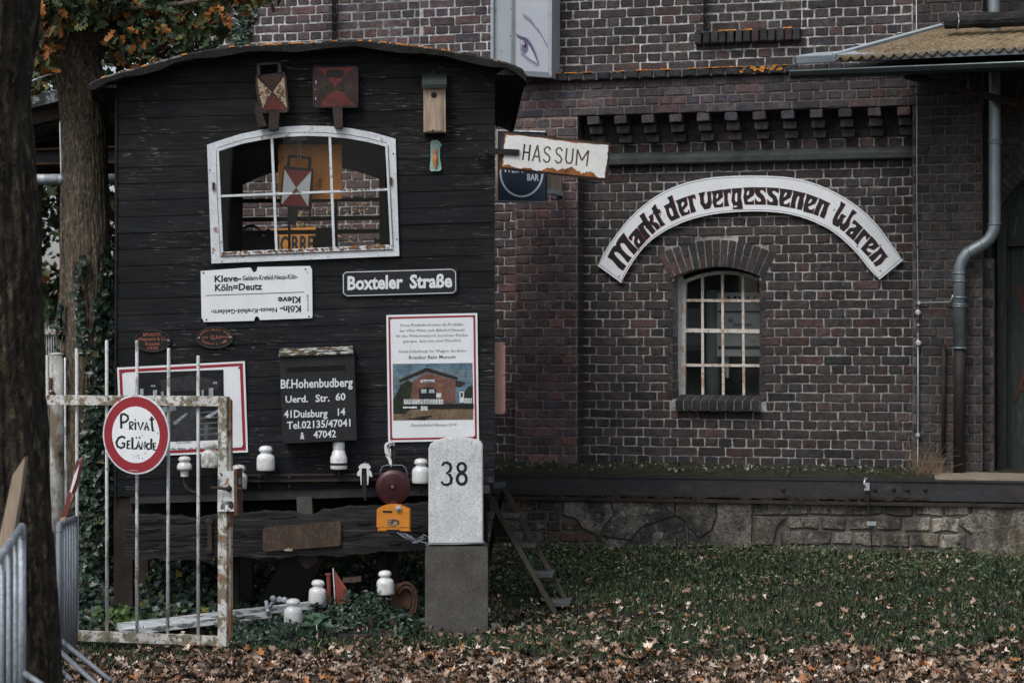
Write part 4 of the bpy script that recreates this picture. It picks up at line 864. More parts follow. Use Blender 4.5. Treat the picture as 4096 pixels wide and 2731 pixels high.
for i in range(len(vj)-1):
    v1, v0 = vj[i]-.0019, vj[i+1]+.0019; w1 = random.uniform(-.0035, .0035); g = random.uniform(.82, 1.2); gr = i/len(vj)
    tn = (g*(1.15-.2*gr), g*(1.05-.05*gr), g*(.98+.12*gr)); us = np.linspace(uL, uR, 25); lim = [roofv(u)-.05 for u in us]
    if max(lim) <= v0: continue
    if min(lim) < v1:
        top = [(float(u), min(v1, l)) for u, l in zip(us, lim) if l > v0]
        plank([(top[0][0], v0)]+[(top[-1][0], v0)]+top[::-1], w1, tn); continue
    if v1 <= hb or v0 >= hcr: plank([(uL, v0), (uR, v0), (uR, v1), (uL, v1)], w1, tn); continue
    c0 = max(v0, hb)
    if v1 <= hsp: A_, B_ = hw_, hw_
    else: A_, B_ = (hw_ if v0 <= hsp else ua_of(v0)), (ua_of(v1) if v1 < hcr else 0)
    if v0 < hb:
        plank([(uL, v0), (uR, v0), (uR, v1), (hr, v1), (hr, hb), (hl, hb), (hl, v1), (uL, v1)], w1, tn); continue
    if B_ == 0:
        arc = [(hc-A_*t, hole_top(hc-A_*t)) for t in np.linspace(1, -1, 11)]
        plank([(uL, v0)]+arc+[(uR, v0), (uR, v1), (uL, v1)], w1, tn)
    else:
        plank([(uL, v0), (hc-A_, v0), (hc-B_, v1), (uL, v1)], w1, tn); plank([(hc+A_, v0), (uR, v0), (uR, v1), (hc+B_, v1)], w1, tn)
# body behind the boards
LW = 3.35; vb = vj[-1]; vt = roofv(uL)-.06
def bxw(name, u0, u1, v0, v1, w0, w1, m=m_dark, parent=wg, tint=(1, 1, 1)):
    mb = MB(); mb.prism([Wd(u0, v0, w1), Wd(u1, v0, w1), Wd(u1, v1, w1), Wd(u0, v1, w1)], WF.out*(w0-w1), tint); return mb.build(name, m, parent)
for a_, b_ in ((uL, uL+.03), (uR-.03, uR)):      # side walls, each with an unseen opening added to let daylight inside
    bxw('side_wall', a_, b_, vb, vt, -.45, -.024, m_plank); bxw('side_wall', a_, b_, vb, vt, -LW, -2.2, m_plank); bxw('side_wall', a_, b_, vt-.25, vt, -2.2, -.45, m_plank)
bxw('wagon_floor', uL+.03, uR-.03, vb, vb+.05, -LW, -.03, m_dark)
mb = MB()     # inner lining of the end wall, open at the window
us = np.linspace(uL+.03, uR-.03, 31)
for a, b in zip(us, us[1:]):
    a, b = float(a), float(b); m_ = (a+b)/2; tp = lambda x: roofv(x)-.07
    if m_ < hl or m_ > hr: mb.prism([Wd(a, vb, -.026), Wd(b, vb, -.026), Wd(b, tp(b), -.026), Wd(a, tp(a), -.026)], WF.out*-.02)
    else:
        a2, b2 = max(a, hl), min(b, hr)
        mb.prism([Wd(a, vb, -.026), Wd(b, vb, -.026), Wd(b, hb, -.026), Wd(a, hb, -.026)], WF.out*-.02)
        mb.prism([Wd(a, hole_top(a2)+.0, -.026), Wd(b, hole_top(b2), -.026), Wd(b, tp(b), -.026), Wd(a, tp(a), -.026)], WF.out*-.02)
mb.build('lining', m_dark, wg)
# rear wall with its own window
rw = -LW+.02
def rp(px, py): u = WF.u(px, rw); return u, WF.z(px, py, rw)-S0*u
rL, rb_ = rp(970, 1035); rR, _ = rp(1528, 1035); _, rsp = rp(970, 738); _, rcr = rp(1215, 665)
rc_, rh_ = (rL+rR)/2, (rR-rL)/2
def rtop(u): return rsp+(rcr-rsp)*(1-((u-rc_)/rh_)**2)
mb = MB(); us = np.linspace(uL, uR, 45)
for a, b in zip(us, us[1:]):
    a, b = float(a), float(b); m_ = (a+b)/2; tp = lambda x: roofv(x)-.07
    if m_ < rL or m_ > rR: mb.prism([Wd(a, vb, rw), Wd(b, vb, rw), Wd(b, tp(b), rw), Wd(a, tp(a), rw)], WF.out*-.04)
    else:
        mb.prism([Wd(a, vb, rw), Wd(b, vb, rw), Wd(b, rb_, rw), Wd(a, rb_, rw)], WF.out*-.04); mb.prism([Wd(a, rtop(a), rw), Wd(b, rtop(b), rw), Wd(b, tp(b), rw), Wd(a, tp(a), rw)], WF.out*-.04)
mb.build('rear_wall', m_dark, wg)
mb = MB()
for x0, x1, y0, y1 in ((960, 1540, 797, 812), (960, 1540, 870, 887), (960, 1540, 923, 940)):
    mb.poly(WF, [(x0, y1), (x1, y1-8), (x1, y0-8), (x0, y0)], rw-.02, rw+.02)
mb.poly(WF, [(1152, 1020), (1161, 1020), (1161, 640), (1152, 640)], rw-.02, rw+.021); mb.poly(WF, [(1338, 1020), (1349, 1020), (1349, 640), (1338, 640)], rw-.02, rw+.021)
rwin = mb.build('rear_window', m_dark, wg)
mb = MB(); mb.poly(WF, [(965, 1035), (1150, 1035), (1150, 650), (965, 720)], rw-.012, rw-.008); mb.build('pane', m_glassd, rwin)
mb = MB(); mb.poly(WF, [(1163, 1035), (1335, 1035), (1335, 650), (1163, 650)], rw-.012, rw-.008); mb.build('pane', m_glass, rwin)
mb = MB(); mb.poly(WF, [(1351, 1035), (1532, 1035), (1532, 700), (1351, 650)], rw-.012, rw-.008); mb.build('pane', m_glass, rwin)
# roof shell: uneven arch swept back
n = len(ru); mb = MB(); secs = []
for w in (.16, .05, -1.1, -2.3, -LW-.15):
    jj = [random.uniform(-.006, .006) if w < .1 else 0 for _ in ru]
    secs.append(([Wd(u, v+j, w) for u, v, j in zip(ru, rv, jj)], [Wd(u, v-.022+j, w) for u, v, j in zip(ru, rv, jj)]))
vs = []; fs = []
for a, b in secs: vs += a+b
for s_ in range(len(secs)-1):
    o = s_*2*n; p = o+2*n
    for i in range(n-1): fs += [(o+i, o+i+1, p+i+1, p+i), (o+n+i+1, o+n+i, p+n+i, p+n+i+1)]
    fs += [(o, p, p+n, o+n), (o+n-1, o+2*n-1, p+2*n-1, p+n-1)]
for i in range(n-1): fs.append((i+1, i, n+i, n+i+1))
mb.add(vs, fs); roof = mb.build('roof', m_felt, wg)
mb = MB()     # folded felt hanging below the front rim, uneven
for i in range(n-1):
    d0, d1 = (.018+.012*math.sin(i*1.7)), (.018+.012*math.sin((i+1)*1.7))
    mb.prism([Wd(ru[i], rv[i]-.012, .166), Wd(ru[i+1], rv[i+1]-.012, .166), Wd(ru[i+1], rv[i+1]-.03-d1, .16), Wd(ru[i], rv[i]-.03-d0, .16)], WF.out*-.012)
mb.build('felt_rim', m_felt2, roof)
mb = MB()     # moss cushions, lichen crust on the rim
for _ in range(90):
    t = random.choice([random.uniform(1580, 1990), random.uniform(1580, 1990), random.uniform(400, 2050)]); px = t; u = WF.u(px, .16); r = random.uniform(.006, .02)
    mb.lathe(Wd(u, roofv(u)-.003, .14-random.random()*.1), [(r, 0), (r*.8, r*.4), (r*.35, r*.62)], 7)
mb.build('moss', m_moss, roof, kind='stuff')
mb = MB()
for cx_ in list(rng.uniform(360, 2040, 26))+list(rng.normal(1080, 45, 14))+list(rng.normal(1640, 60, 12)):
    u = WF.u(float(cx_), .16); l = random.uniform(.01, .04)
    if u < ru[0]+.05 or u+l > ru[-1]-.03: continue
    mb.prism([Wd(u, roofv(u)-.006, .1665), Wd(u+l, roofv(u+l)-.006, .1665), Wd(u+l*.9, roofv(u+l*.9)+.005, .15), Wd(u+l*.1, roofv(u+l*.1)+.005, .15)], WF.out*-.06)
mb.build('lichen', m_lichen, roof, kind='stuff')
# torn felt hanging down over the right eave
mb = MB(); pts = [(2106, 292), (2112, 322), (2098, 345), (2080, 362), (2062, 372), (2050, 402), (2032, 416), (2028, 440), (2016, 468), (2002, 478), (1990, 500), (1984, 512), (1981, 300), (2040, 262)]
rag = []
for i in range(len(pts)-3):
    a, b = pts[i], pts[i+1]
    for k in range(5): t = k/5; rag.append((a[0]+(b[0]-a[0])*t+random.uniform(-4, 4), a[1]+(b[1]-a[1])*t+random.uniform(-5, 7)))
rag += pts[-3:]
P_ = []
for x, y in rag:
    w = .15-max(0, (y-300))/212*1.6-.0*x; P_.append(WF.at(x, y, w))
mb.prism(P_, WF.out*-.02); mb.build('torn_felt', m_felt2, wg)
mb = MB()
for x0, y0, x1, y1 in ((356, 338, 470, 450),):     # eave boards on the left
    mb.prism([WF.at(362, 342, .14), WF.at(466, 338, .14), WF.at(466, 452, -1.2), WF.at(368, 388, -.9)], Vector((0, 0, -.02)))
mb.build('eave_boards', m_felt2, wg)
# corner battens
mb = MB(); mb.poly(WF, [(456, 1995), (464, 1995), (468, 400), (461, 400)], -.02, .012, (1.6, 1.5, 1.4)); mb.build('corner_batten', m_plank, wg)

# ---- wagon window ----
fo = [(828, 580), (880, 562), (960, 537), (1050, 518), (1140, 507), (1220, 503), (1310, 505), (1400, 513), (1490, 530), (1582, 556)]
fi = [(866, 598), (900, 586), (970, 566), (1055, 548), (1140, 537), (1220, 533), (1305, 535), (1390, 543), (1470, 557), (1549, 577)]
wn = MB(); w1 = .022
for i in range(len(fo)-1): wn.poly(WF, [fi[i], fi[i+1], fo[i+1], fo[i]], -.005, w1)
wn.poly(WF, [(828, 580), (866, 598), (884, 1022), (846, 1054)], -.005, w1+.0015); wn.poly(WF, [(1549, 577), (1582, 556), (1597, 1024), (1566, 992)], -.005, w1+.0015)
wn.poly(WF, [(846, 1054), (884, 1022), (1566, 992), (1597, 1024)], -.005, w1+.001)
wno = wn.build('window', m_wframe, wg)
mb = MB(); gi = [(868, 600), (905, 588), (970, 568), (1055, 551), (1140, 541), (1220, 537), (1305, 539), (1390, 547), (1470, 561), (1548, 581)]; go = [(x, y-6) for x, y in gi]
for i in range(len(gi)-1): mb.poly(WF, [(gi[i][0], gi[i][1]+7), (gi[i+1][0], gi[i+1][1]+7), go[i+1], go[i]], .0, .030)
mb.poly(WF, [(864, 596), (875, 606), (892, 1010), (880, 1018)], .0, .031); mb.poly(WF, [(1541, 588), (1552, 578), (1572, 985), (1561, 978)], .0, .031); mb.poly(WF, [(880, 1024), (882, 1008), (1562, 978), (1572, 996)], .0, .0305)
mb.build('sash', m_wframe, wno)
mb = MB(); mb.line(WF, [(x, y-7.5) for x, y in gi], 2.6, .0306); mb.line(WF, [(865, 600), (869, 780), (881, 1018)], 2.2, .0316); mb.line(WF, [(1551, 582), (1560, 760), (1572, 990)], 2.2, .0316); mb.line(WF, [(880, 1025), (1200, 1012), (1572, 997)], 3, .0316); mb.build('rust_line', m_rust, wno)
for p0, p1, ww in (((1087, 548), (1106, 1010), 10), ((1319, 546), (1336, 1000), 10)):
    mb = MB(); fr(WF, mb, p0, p1, ww, -.01, .026); mb.build('glazing_bar', m_wframe, wno)
mb = MB(); fr(WF, mb, (872, 785), (1562, 757), 9, -.008, .028); mb.build('glazing_bar', m_wframe, wno)
xq = [(874, 892), (1092, 1105), (1324, 1333), (1543, 1562)]
for i in range(3):
    l0, l1 = xq[i][0], xq[i+1][0]
    def yt(x): return float(np.interp(x, [p[0] for p in gi], [p[1] for p in gi]))+3
    mb = MB(); mb.poly(WF, [(l0+4, 782-.04*(l0-870)), (l1-2, 782-.04*(l1-870)), (l1-2, yt(l1-2)), ((l0+l1)/2, yt((l0+l1)/2)), (l0+4, yt(l0+4))], .004, .007); mb.build('pane', m_glass, wno)
    a, b = xq[i][1], xq[i+1][1]
    mb = MB(); mb.poly(WF, [(a, 1012-.04*(a-880)), (b, 1012-.04*(b-880)), (l1+4, 790-.04*(l1-870)), (l0+6, 790-.04*(l0-870))], .004, .007); mb.build('pane', m_glass, wno)
mb = MB()       # crusted rust flakes along the bottom rail
for _ in range(130):
    x = random.uniform(890, 1560); x = x if random.random() < .75 else random.uniform(1370, 1550); y = 1013-.042*(x-884)+random.uniform(-6, 5); r = random.uniform(1.2, 4.5)
    mb.poly(WF, [(x+r*2*math.cos(t)*random.uniform(.6, 1.3), y+r*math.sin(t)) for t in np.linspace(0, 5.2, 6)], .03, .033+random.random()*.004)
for _ in range(46):
    x = random.choice([random.uniform(1170, 1200), random.uniform(1410, 1530), random.uniform(1360, 1545)]); y = 785-.04*(x-872)-4+random.uniform(-3, 2); r = random.uniform(1, 3.2)
    mb.poly(WF, [(x+r*2*math.cos(t), y+r*math.sin(t)) for t in np.linspace(0, 5.2, 6)], .028, .031+random.random()*.003)
mb.build('rust_flakes', mat('rust_crust', (.20, .095, .04), var=.5, fine=.5, bump=.8), wno, kind='stuff')
for x, y in ((839, 682), (1573, 616), (852, 1011), (1588, 957)):
    mb = MB(); mb.lathe(WF.at(x, y, w1), [(.006, 0), (.005, .003)], 8, WF.out); mb.build('screw', m_steel, wno)
for x, y in ((854, 745), (1564, 725)):
    mb = MB(); mb.box(WF.at(x, y, .03), WF.h*.007, Vector((0, 0, .024)), WF.out*.008); mb.build('hinge', m_rust, wno)

# ---- underframe ----
def px_bar(name, x0, x1, yl, yr, h_, w0, w1, m, tint=(1, 1, 1), parent=wg):
    mb = MB(); mb.poly(WF, [(x0, yl+h_), (x1, yr+h_), (x1, yr), (x0, yl)], w0, w1, tint); return mb.build(name, m, parent)
px_bar('rail_iron', 905, 1715, 1899, 1890, 7, .0, .05, m_rustdark); px_bar('rail_iron', 905, 1715, 1922, 1914, 7, .0, .055, m_rustdark); px_bar('rail_web', 905, 1715, 1904, 1896, 20, .0, .03, m_steel)
px_bar('headstock', 520, 1960, 1955, 1915, 34, -.2, -.005, m_steel); px_bar('headstock', 520, 1960, 1990, 1948, 24, -.2, .004, m_steel)
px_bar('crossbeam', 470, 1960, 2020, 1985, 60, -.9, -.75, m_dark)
for x in (1038, 1158, 1460, 1600):
    mb = MB(); mb.tube([WF.at(x, 1932, .03), WF.at(x, 1950, .03)], .007, 8); mb.lathe(WF.at(x, 1905, .05), [(.014, 0), (.012, .01)], 8, WF.out); mb.build('bolt', m_rustdark, wg)
for x0, x1, y0, y1, w in ((455, 530, 1990, 2440, -.02), (540, 592, 1990, 2400, -.5), (905, 955, 2200, 2420, .0), (958, 1010, 2200, 2400, -.3), (1512, 1545, 2200, 2470, .02), (1546, 1592, 2200, 2460, -.02)):
    mb = MB(); mb.poly(WF, [(x0, y1), (x1, y1), (x1, y0), (x0, y0)], w-.08, w); mb.build('support_post', m_rustdark if x0 < 600 else m_dark, wg)
mb = MB(); mb.poly(WF, [(1189, 2060), (1250, 2055), (1246, 1985), (1186, 1990)], -.06, .03); mb.build('spacer_block', m_conc, wg)
mb = MB(); mb.poly(WF, [(1010, 2440), (1210, 2430), (1300, 2220), (1140, 2225)], -.5, -.3); mb.build('brake_plate', m_black, wg)
mb = MB(); mb.poly(WF, [(1185, 2225), (1270, 2222), (1272, 2245), (1226, 2275), (1205, 2260)], -.2, .12); mb.build('hook_plate', m_rustdark, wg)
for Y0 in (-1.2, -2.6):
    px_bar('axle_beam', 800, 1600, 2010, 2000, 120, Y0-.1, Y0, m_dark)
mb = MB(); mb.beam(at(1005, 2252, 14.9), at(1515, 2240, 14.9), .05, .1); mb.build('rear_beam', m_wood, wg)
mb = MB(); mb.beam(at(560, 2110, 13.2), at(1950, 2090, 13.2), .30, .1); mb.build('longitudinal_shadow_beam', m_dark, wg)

# ---- big timber bolted in front ----
def gnarl(x): return 6*math.sin(x*.021)+4*math.sin(x*.057+1)+3*math.sin(x*.13)
top = [(500, 2082), (506, 2066)]+[(x, np.interp(x, [500, 700, 760, 900, 1000, 1180, 1195, 1262, 1275, 1400, 1700], [2064, 2063, 2080, 2062, 2048, 2055, 2062, 2060, 2042, 2034, 2016])+gnarl(x)*.6) for x in range(530, 1720, 18)]
bot = [(x, np.interp(x, [500, 700, 1000, 1200, 1500, 1720], [2235, 2238, 2228, 2226, 2212, 2192])+gnarl(x+200)*.6) for x in range(1712, 520, -18)]+[(508, 2225), (498, 2180)]
m_crack = mat('crack_dark', (.004, .004, .004), bump=0, var=0, fine=0)
tb = thing('buffer_timber', 'thick cracked old timber beam bolted across the front under the wagon', 'beam', WF.at(1100, 2230, .2))
mb = MB(); mb.poly(WF, [(float(a), float(b)) for a, b in top+bot], .02, .18); mb.build('timber', m_wood, tb)
mb = MB(); mb.line(WF, [(530, 2166), (620, 2160), (700, 2152), (790, 2138), (880, 2128), (960, 2130), (1000, 2148), (1050, 2152)], [2, 5, 6, 9, 6, 14, 5, 2], .182, (0, 0, 0)); mb.build('crack', m_crack, tb)
mb = MB(); mb.line(WF, [(1370, 2150), (1440, 2140), (1500, 2125), (1560, 2118)], [4, 3, 2, 1], .182, (0, 0, 0)); mb.build('crack', m_crack, tb)
mb = MB(); mb.line(WF, [(930, 2130), (955, 2136), (985, 2142)], [6, 16, 8], .1825, (0, 0, 0)); mb.build('crack', m_crack, tb)
mb = MB()
for i in range(44):
    x = random.uniform(510, 880) if i < 26 else random.uniform(880, 1650); y = random.uniform(2075, 2215)-(x-500)*.03; l = random.uniform(30, 110)
    mb.poly(WF, [(x, y), (x+l*.5, y-3-l*.03), (x+l, y-2-l*.05), (x+l*.5, y+2)], .17, .184+random.random()*.003)
mb.build('splinters', m_wood, tb, kind='stuff')
mb = MB()
for y in (2085, 2200): mb.lathe(WF.at(838, y, .18), [(.026, 0), (.024, .02), (.012, .024)], 10, WF.out)
mb.poly(WF, [(830, 2195), (848, 2195), (846, 2090), (828, 2090)], .182, .20); mb.build('iron_strap', m_rustdark, tb)
def rrect(x0, y0, x1, y1, r, sk=0, n=4):
    P = []
    for cx_, cy_, a in ((x1-r, y0+r, -90), (x1-r, y1-r, 0), (x0+r, y1-r, 90), (x0+r, y0+r, 180)):
        for k in range(n+1):
            t = math.radians(a+90*k/n); x, y = cx_+r*math.cos(t), cy_+r*math.sin(t); P.append((x, y-sk*(x-x0)))
    return P
mb = MB(); mb.poly(WF, rrect(1051, 2108, 1364, 2206, 12, .078), .19, .20)
o = mb.build('plate', m_rustplate); tag(o, 'blank rusty metal plate with rounded corners nailed on the thick timber beam', 'plate')
mb = MB(); mb.poly(WF, [(1136, 2202), (1140, 2194), (1148, 2196), (1152, 2188), (1160, 2195), (1168, 2190), (1171, 2200), (1168, 2203)], .2, .203); mb.build('bare_spot', m_lwood, o)

# ================= things hung on the wagon =================
def panel(name, label, cat, px, m, w0=.006, w1=.018, group=None):
    r = thing(name, label, cat, WF.at(sum(p[0] for p in px)/len(px), max(p[1] for p in px), w0), group)
    mb = MB(); mb.poly(WF, px, w0, w1); mb.build('plate', m, r); return r
def studs(r, pts, w=.018, m=m_steel, rad=.006):
    for x, y in pts:
        mb = MB(); mb.lathe(WF.at(x, y, w), [(rad, 0), (rad*.8, .003)], 8, WF.out); mb.build('screw', m, r)
INK = (.014, .014, .018)
# route plate (two halves, one upside down)
kp = [(803, 1084), (998, 1070), (1004, 1072), (1010, 1085), (1018, 1090), (1026, 1084), (1030, 1068), (1240, 1064), (1248, 1078), (1250, 1262), (1248, 1272), (1040, 1280), (1034, 1268), (1027, 1264), (1020, 1270), (1016, 1283), (816, 1288), (806, 1268), (803, 1100)]
r = panel('route_plate', 'white enamel train route plate printed both upright and upside down under the wagon window', 'sign', kp, m_white)
mb = MB(); wq = .019; K = .026
mb.text(WF, 'Kleve-', (858, 1128), (107, -4), (0, -25), wq, INK, .03); mb.text(WF, 'Geldern-Krefeld-Neuss-Köln-', (970, 1122), (221, -7), (0, -19), wq, INK, .02)
mb.text(WF, 'Köln=Deutz', (860, 1164), (189, -6), (0, -27), wq, INK, .03); mb.line(WF, [(826, 1182), (1217, 1168)], 2.6, wq, INK)
mb.text(WF, 'Kleve', (1202, 1186), (-90, 3), (0, 25), wq, INK, .03); mb.text(WF, 'Köln-', (1204, 1222), (-84, 3), (0, 26), wq, INK, .03); mb.text(WF, 'Neuss-Krefeld-Geldern-', (1108, 1231), (-264, 9), (0, 18), wq, INK, .02)
mb.text(WF, 'DB Bw Köln 2/Umi 15848', (1236, 1244), (-2, -66), (-8, 0), wq, INK, 0, res=1); mb.text(WF, '(T)', (1232, 1093), (-1, -8), (-6, 0), wq, INK, 0, res=1); mb.build('lettering', m_print, r)
studs(r, [(814, 1091), (1222, 1077), (826, 1279), (1236, 1266)])
# street sign
ss = [(1376, 1082), (1808, 1071), (1829, 1076), (1830, 1170), (1814, 1176), (1384, 1187), (1368, 1178), (1368, 1094)]
r = panel('street_sign', 'black enamel street sign with a white border and white letters right of the route plate', 'sign', ss, mat('black_enamel', (.008, .009, .014), rough=.25, var=.1, fine=0, bump=0, spec=.5))
mb = MB(); s2 = [(1384, 1089), (1808, 1077), (1820, 1086), (1822, 1090), (1823, 1160), (1812, 1171), (1388, 1183), (1374, 1172), (1373, 1098), (1384, 1089)]
mb.line(WF, s2, 3, wq, (.62, .66, .68)); mb.text(WF, 'Boxteler', (1390, 1158), (222, -6), (0, -52), wq, (.68, .71, .73), .035); mb.text(WF, 'Straße', (1639, 1152), (170, -5), (0, -52), wq, (.68, .71, .73), .035); mb.build('lettering', m_print, r)
# maker's ovals
def oval(cx_, cy_, rx, ry, n=28): return [(cx_+rx*math.cos(t), cy_+ry*math.sin(t)) for t in np.linspace(0, 2*math.pi, n, endpoint=False)]
CO = (.30, .10, .07)
for (cx_, cy_, rx, ry, lb) in ((610, 1363, 73, 45, "black oval maker's plate with four straight lines of copper letters"), (858, 1350, 74, 44, "black oval maker's plate with curved copper lettering round a monogram")):
    r = panel('maker_plate', lb, 'plate', oval(cx_, cy_, rx, ry), m_black, .004, .012)
    mb = MB()
    for i in range(28):
        a, b = i, (i+1) % 28; e = oval(cx_, cy_, rx, ry); f_ = oval(cx_, cy_, rx-5, ry-5); mb.poly(WF, [e[a], e[b], f_[b], f_[a]], .01, .018)
    mb.build('rim', m_steel, r); mb = MB(); w_ = .0135
    if cx_ < 700:
        for tx, y, x0, l, s_ in (('№36373', 1344, 572, 70, 12), ('Wegmann & Co', 1362, 550, 116, 12), ('Kassel', 1381, 582, 55, 12), ('1930', 1399, 590, 42, 12)): mb.text(WF, tx, (x0, y), (l, -1.5), (0, -s_), w_, CO, .015)
    else:
        def arc_text(tx, a0, a1, flip):
            for i, ch in enumerate(tx):
                if ch == ' ': continue
                t = math.radians(a0+(a1-a0)*i/(len(tx)-1)); x, y = cx_+(rx-16)*math.cos(t), cy_+(ry-15)*math.sin(t)
                tx_, ty_ = -math.sin(t)*(rx-16), math.cos(t)*(ry-15); l = math.hypot(tx_, ty_); tx_, ty_ = tx_/l*flip, ty_/l*flip
                mb.text(WF, ch, (x-tx_*3, y-ty_*3), (tx_*6, ty_*6), (ty_*9*1, -tx_*9*1), w_, CO, .02, res=1)
        arc_text('Gottfried Lindner Akt.Ges', -165, -15, 1); arc_text('Ammendorf b. Halle', 150, 30, -1)
        mb.text(WF, '1930', (808, 1355), (24, -1), (0, -9), w_, CO, .02, res=1); mb.text(WF, '№49949', (876, 1353), (42, -1), (0, -9), w_, CO, .02, res=1); mb.text(WF, 'GLA', (840, 1358), (34, -1), (0, -18), w_+.0005, CO, .01, res=1)
    mb.build('lettering', m_print, r); studs(r, [(cx_-rx+12, cy_), (cx_+rx-10, cy_-2)], .014, m_wire, .007)
# red framed posters
def frame_print(r, c, q, wd, w, tint):
    """rectangular band inside a quad c given as (tl, tr, br, bl), inset q pixels, width wd"""
    def ins(d): 
        m = [(sum(p[0] for p in c)/4, sum(p[1] for p in c)/4)]*4; out = []
        for p in c: out.append((p[0]+(d if p[0] < m[0][0] else -d), p[1]+(d if p[1] < m[0][1] else -d)))
        return out
    a, b = ins(q), ins(q+wd); mb = MB()
    for i in range(4): mb.flat(WF, [a[i], a[(i+1) % 4], b[(i+1) % 4], b[i]], w, tint)
    return mb
RED = (.28, .022, .035)
pc = [(1545, 1260), (1909, 1252), (1916, 1762), (1553, 1768)]
r = panel('museum_poster', 'tall white poster with thin red frame, text and photo of a brick goods shed', 'poster', pc, m_white, .004, .016)
mb = frame_print(r, pc, 8, 8, .0165, RED); wq = .017
lines = [('Diese Kleinbahn brachte die Produkte', 1602, 1853, 1304), ('der Viller Mühle zum Bahnhof Hassum', 1598, 1858, 1326), ('für den Weitertransport, zuerst von Pferden', 1585, 1871, 1347), ('gezogen, dann von einer Diesellok.', 1613, 1846, 1368), ('Heute beherbergt der Waggon das kleine', 1596, 1864, 1409)]
for tx, x0, x1, y in lines: mb.text(WF, tx, (x0, y+2), (x1-x0, -4), (0, -11.5), wq, (.05, .055, .07), .0, res=1)
mb.text(WF, 'Boxelter Bahn Museum', (1636, 1436), (187, -3), (0, -14), wq, (.04, .04, .05), .01, res=1); mb.text(WF, 'Güterbahnhof Hassum 2003', (1642, 1706), (184, -3), (0, -12), wq, (.05, .055, .07), 0, res=1); mb.build('printing', m_print, r)
mb = MB(); e = .0172
def fl_(px, d, t): mb.flat(WF, px, e+d*.0004, t)
fl_([(1571, 1455), (1890, 1451), (1893, 1677), (1573, 1680)], 0, (.10, .16, .21)); fl_([(1571, 1500), (1700, 1475), (1890, 1478), (1891, 1520), (1572, 1540)], 1, (.13, .18, .22))
fl_([(1573, 1636), (1893, 1630), (1893, 1677), (1573, 1680)], 2, (.15, .11, .07)); fl_([(1612, 1678), (1735, 1658), (1700, 1680)], 3, (.02, .018, .015)); fl_([(1572, 1600), (1600, 1550), (1625, 1610), (1625, 1655), (1573, 1655)], 3, (.015, .022, .012)); fl_([(1840, 1600), (1870, 1548), (1891, 1540), (1892, 1612), (1842, 1612)], 2, (.02, .028, .018))
fl_([(1640, 1613), (1822, 1613), (1822, 1520), (1708, 1490), (1648, 1525)], 4, (.15, .075, .058)); fl_([(1596, 1518), (1706, 1470), (1832, 1508), (1830, 1520), (1706, 1486), (1598, 1530)], 5, (.025, .018, .015)); fl_([(1612, 1655), (1600, 1540), (1630, 1520), (1650, 1530), (1640, 1610), (1640, 1640)], 6, (.02, .03, .015)); fl_([(1822, 1520), (1866, 1530), (1840, 1548), (1822, 1545)], 5, (.03, .025, .02))
fl_([(1682, 1518), (1738, 1518), (1738, 1530), (1682, 1530)], 7, (.55, .58, .6)); fl_([(1676, 1612), (1676, 1556), (1690, 1549), (1730, 1549), (1744, 1556), (1744, 1612)], 7, (.012, .013, .014)); fl_([(1684, 1556), (1706, 1556), (1706, 1572), (1684, 1572)], 8, (.35, .4, .42)); fl_([(1716, 1556), (1738, 1556), (1738, 1572), (1716, 1572)], 8, (.35, .4, .42)); fl_([(1615, 1616), (1895, 1614), (1894, 1634), (1615, 1636)], 6, (.012, .013, .011))
for i in range(26): x = 1616+i*6.1; fl_([(x, 1616), (x+4, 1616), (x+4, 1596), (x, 1596)], 9, (.62, .65, .66))
for i in range(5): x = 1858+i*6.4; fl_([(x, 1612), (x+4, 1612), (x+4, 1592), (x, 1592)], 9, (.62, .65, .66))
fl_([(1838, 1566), (1856, 1566), (1856, 1610), (1838, 1610)], 8, (.6, .63, .64)); fl_([(1842, 1570), (1852, 1570), (1852, 1588), (1842, 1588)], 10, (.06, .07, .08)); fl_([(1612, 1626), (1668, 1625), (1668, 1632), (1612, 1633)], 10, (.6, .62, .62)); fl_([(1683, 1624), (1710, 1624), (1710, 1642), (1683, 1642)], 10, (.5, .53, .52)); fl_([(1745, 1572), (1765, 1572), (1765, 1590), (1745, 1590)], 9, (.5, .52, .52))
mb.text(WF, 'Güterabfertigung', (1685, 1528), (50, 0), (0, -7), e+.006, (.05, .05, .05), .02, res=1); mb.build('printed_photo', m_photo, r); studs(r, [(1564, 1273), (1893, 1266), (1568, 1751), (1899, 1745)], .017)
pc = [(468, 1470), (979, 1444), (992, 1808), (484, 1828)]
r = panel('interior_poster', 'wide white poster with thick red frame and dark carriage photo, behind the gate', 'poster', pc, m_white, .004, .016)
mb = frame_print(r, pc, 8, 12, .0165, RED); mb.text(WF, 'Keine Graffiti?', (704, 1774), (61, -2), (0, -9), .017, INK, 0, res=1); mb.text(WF, 'Viller Mühle ...alte Zeiten erleben', (680, 1799), (176, -5), (0, -8), .017, INK, .02, res=1); mb.build('printing', m_print, r)
mb = MB(); e = .0172
fl_([(553, 1490), (894, 1478), (898, 1758), (560, 1770)], 0, (.008, .009, .011)); fl_([(560, 1765), (620, 1640), (700, 1600), (760, 1600), (790, 1640), (895, 1756)], 1, (.035, .037, .04)); fl_([(640, 1520), (760, 1500), (880, 1520), (870, 1560), (650, 1565)], 1, (.028, .029, .032))
for x, y, a, b in ((560, 1555, 14, 34), (612, 1560, 16, 26), (644, 1566, 10, 20), (835, 1552, 18, 34), (806, 1560, 9, 24), (603, 1540, 18, 7), (852, 1527, 16, 8)): fl_([(x, y), (x+a, y-1), (x+a, y+b), (x, y+b)], 2, (.30, .33, .35))
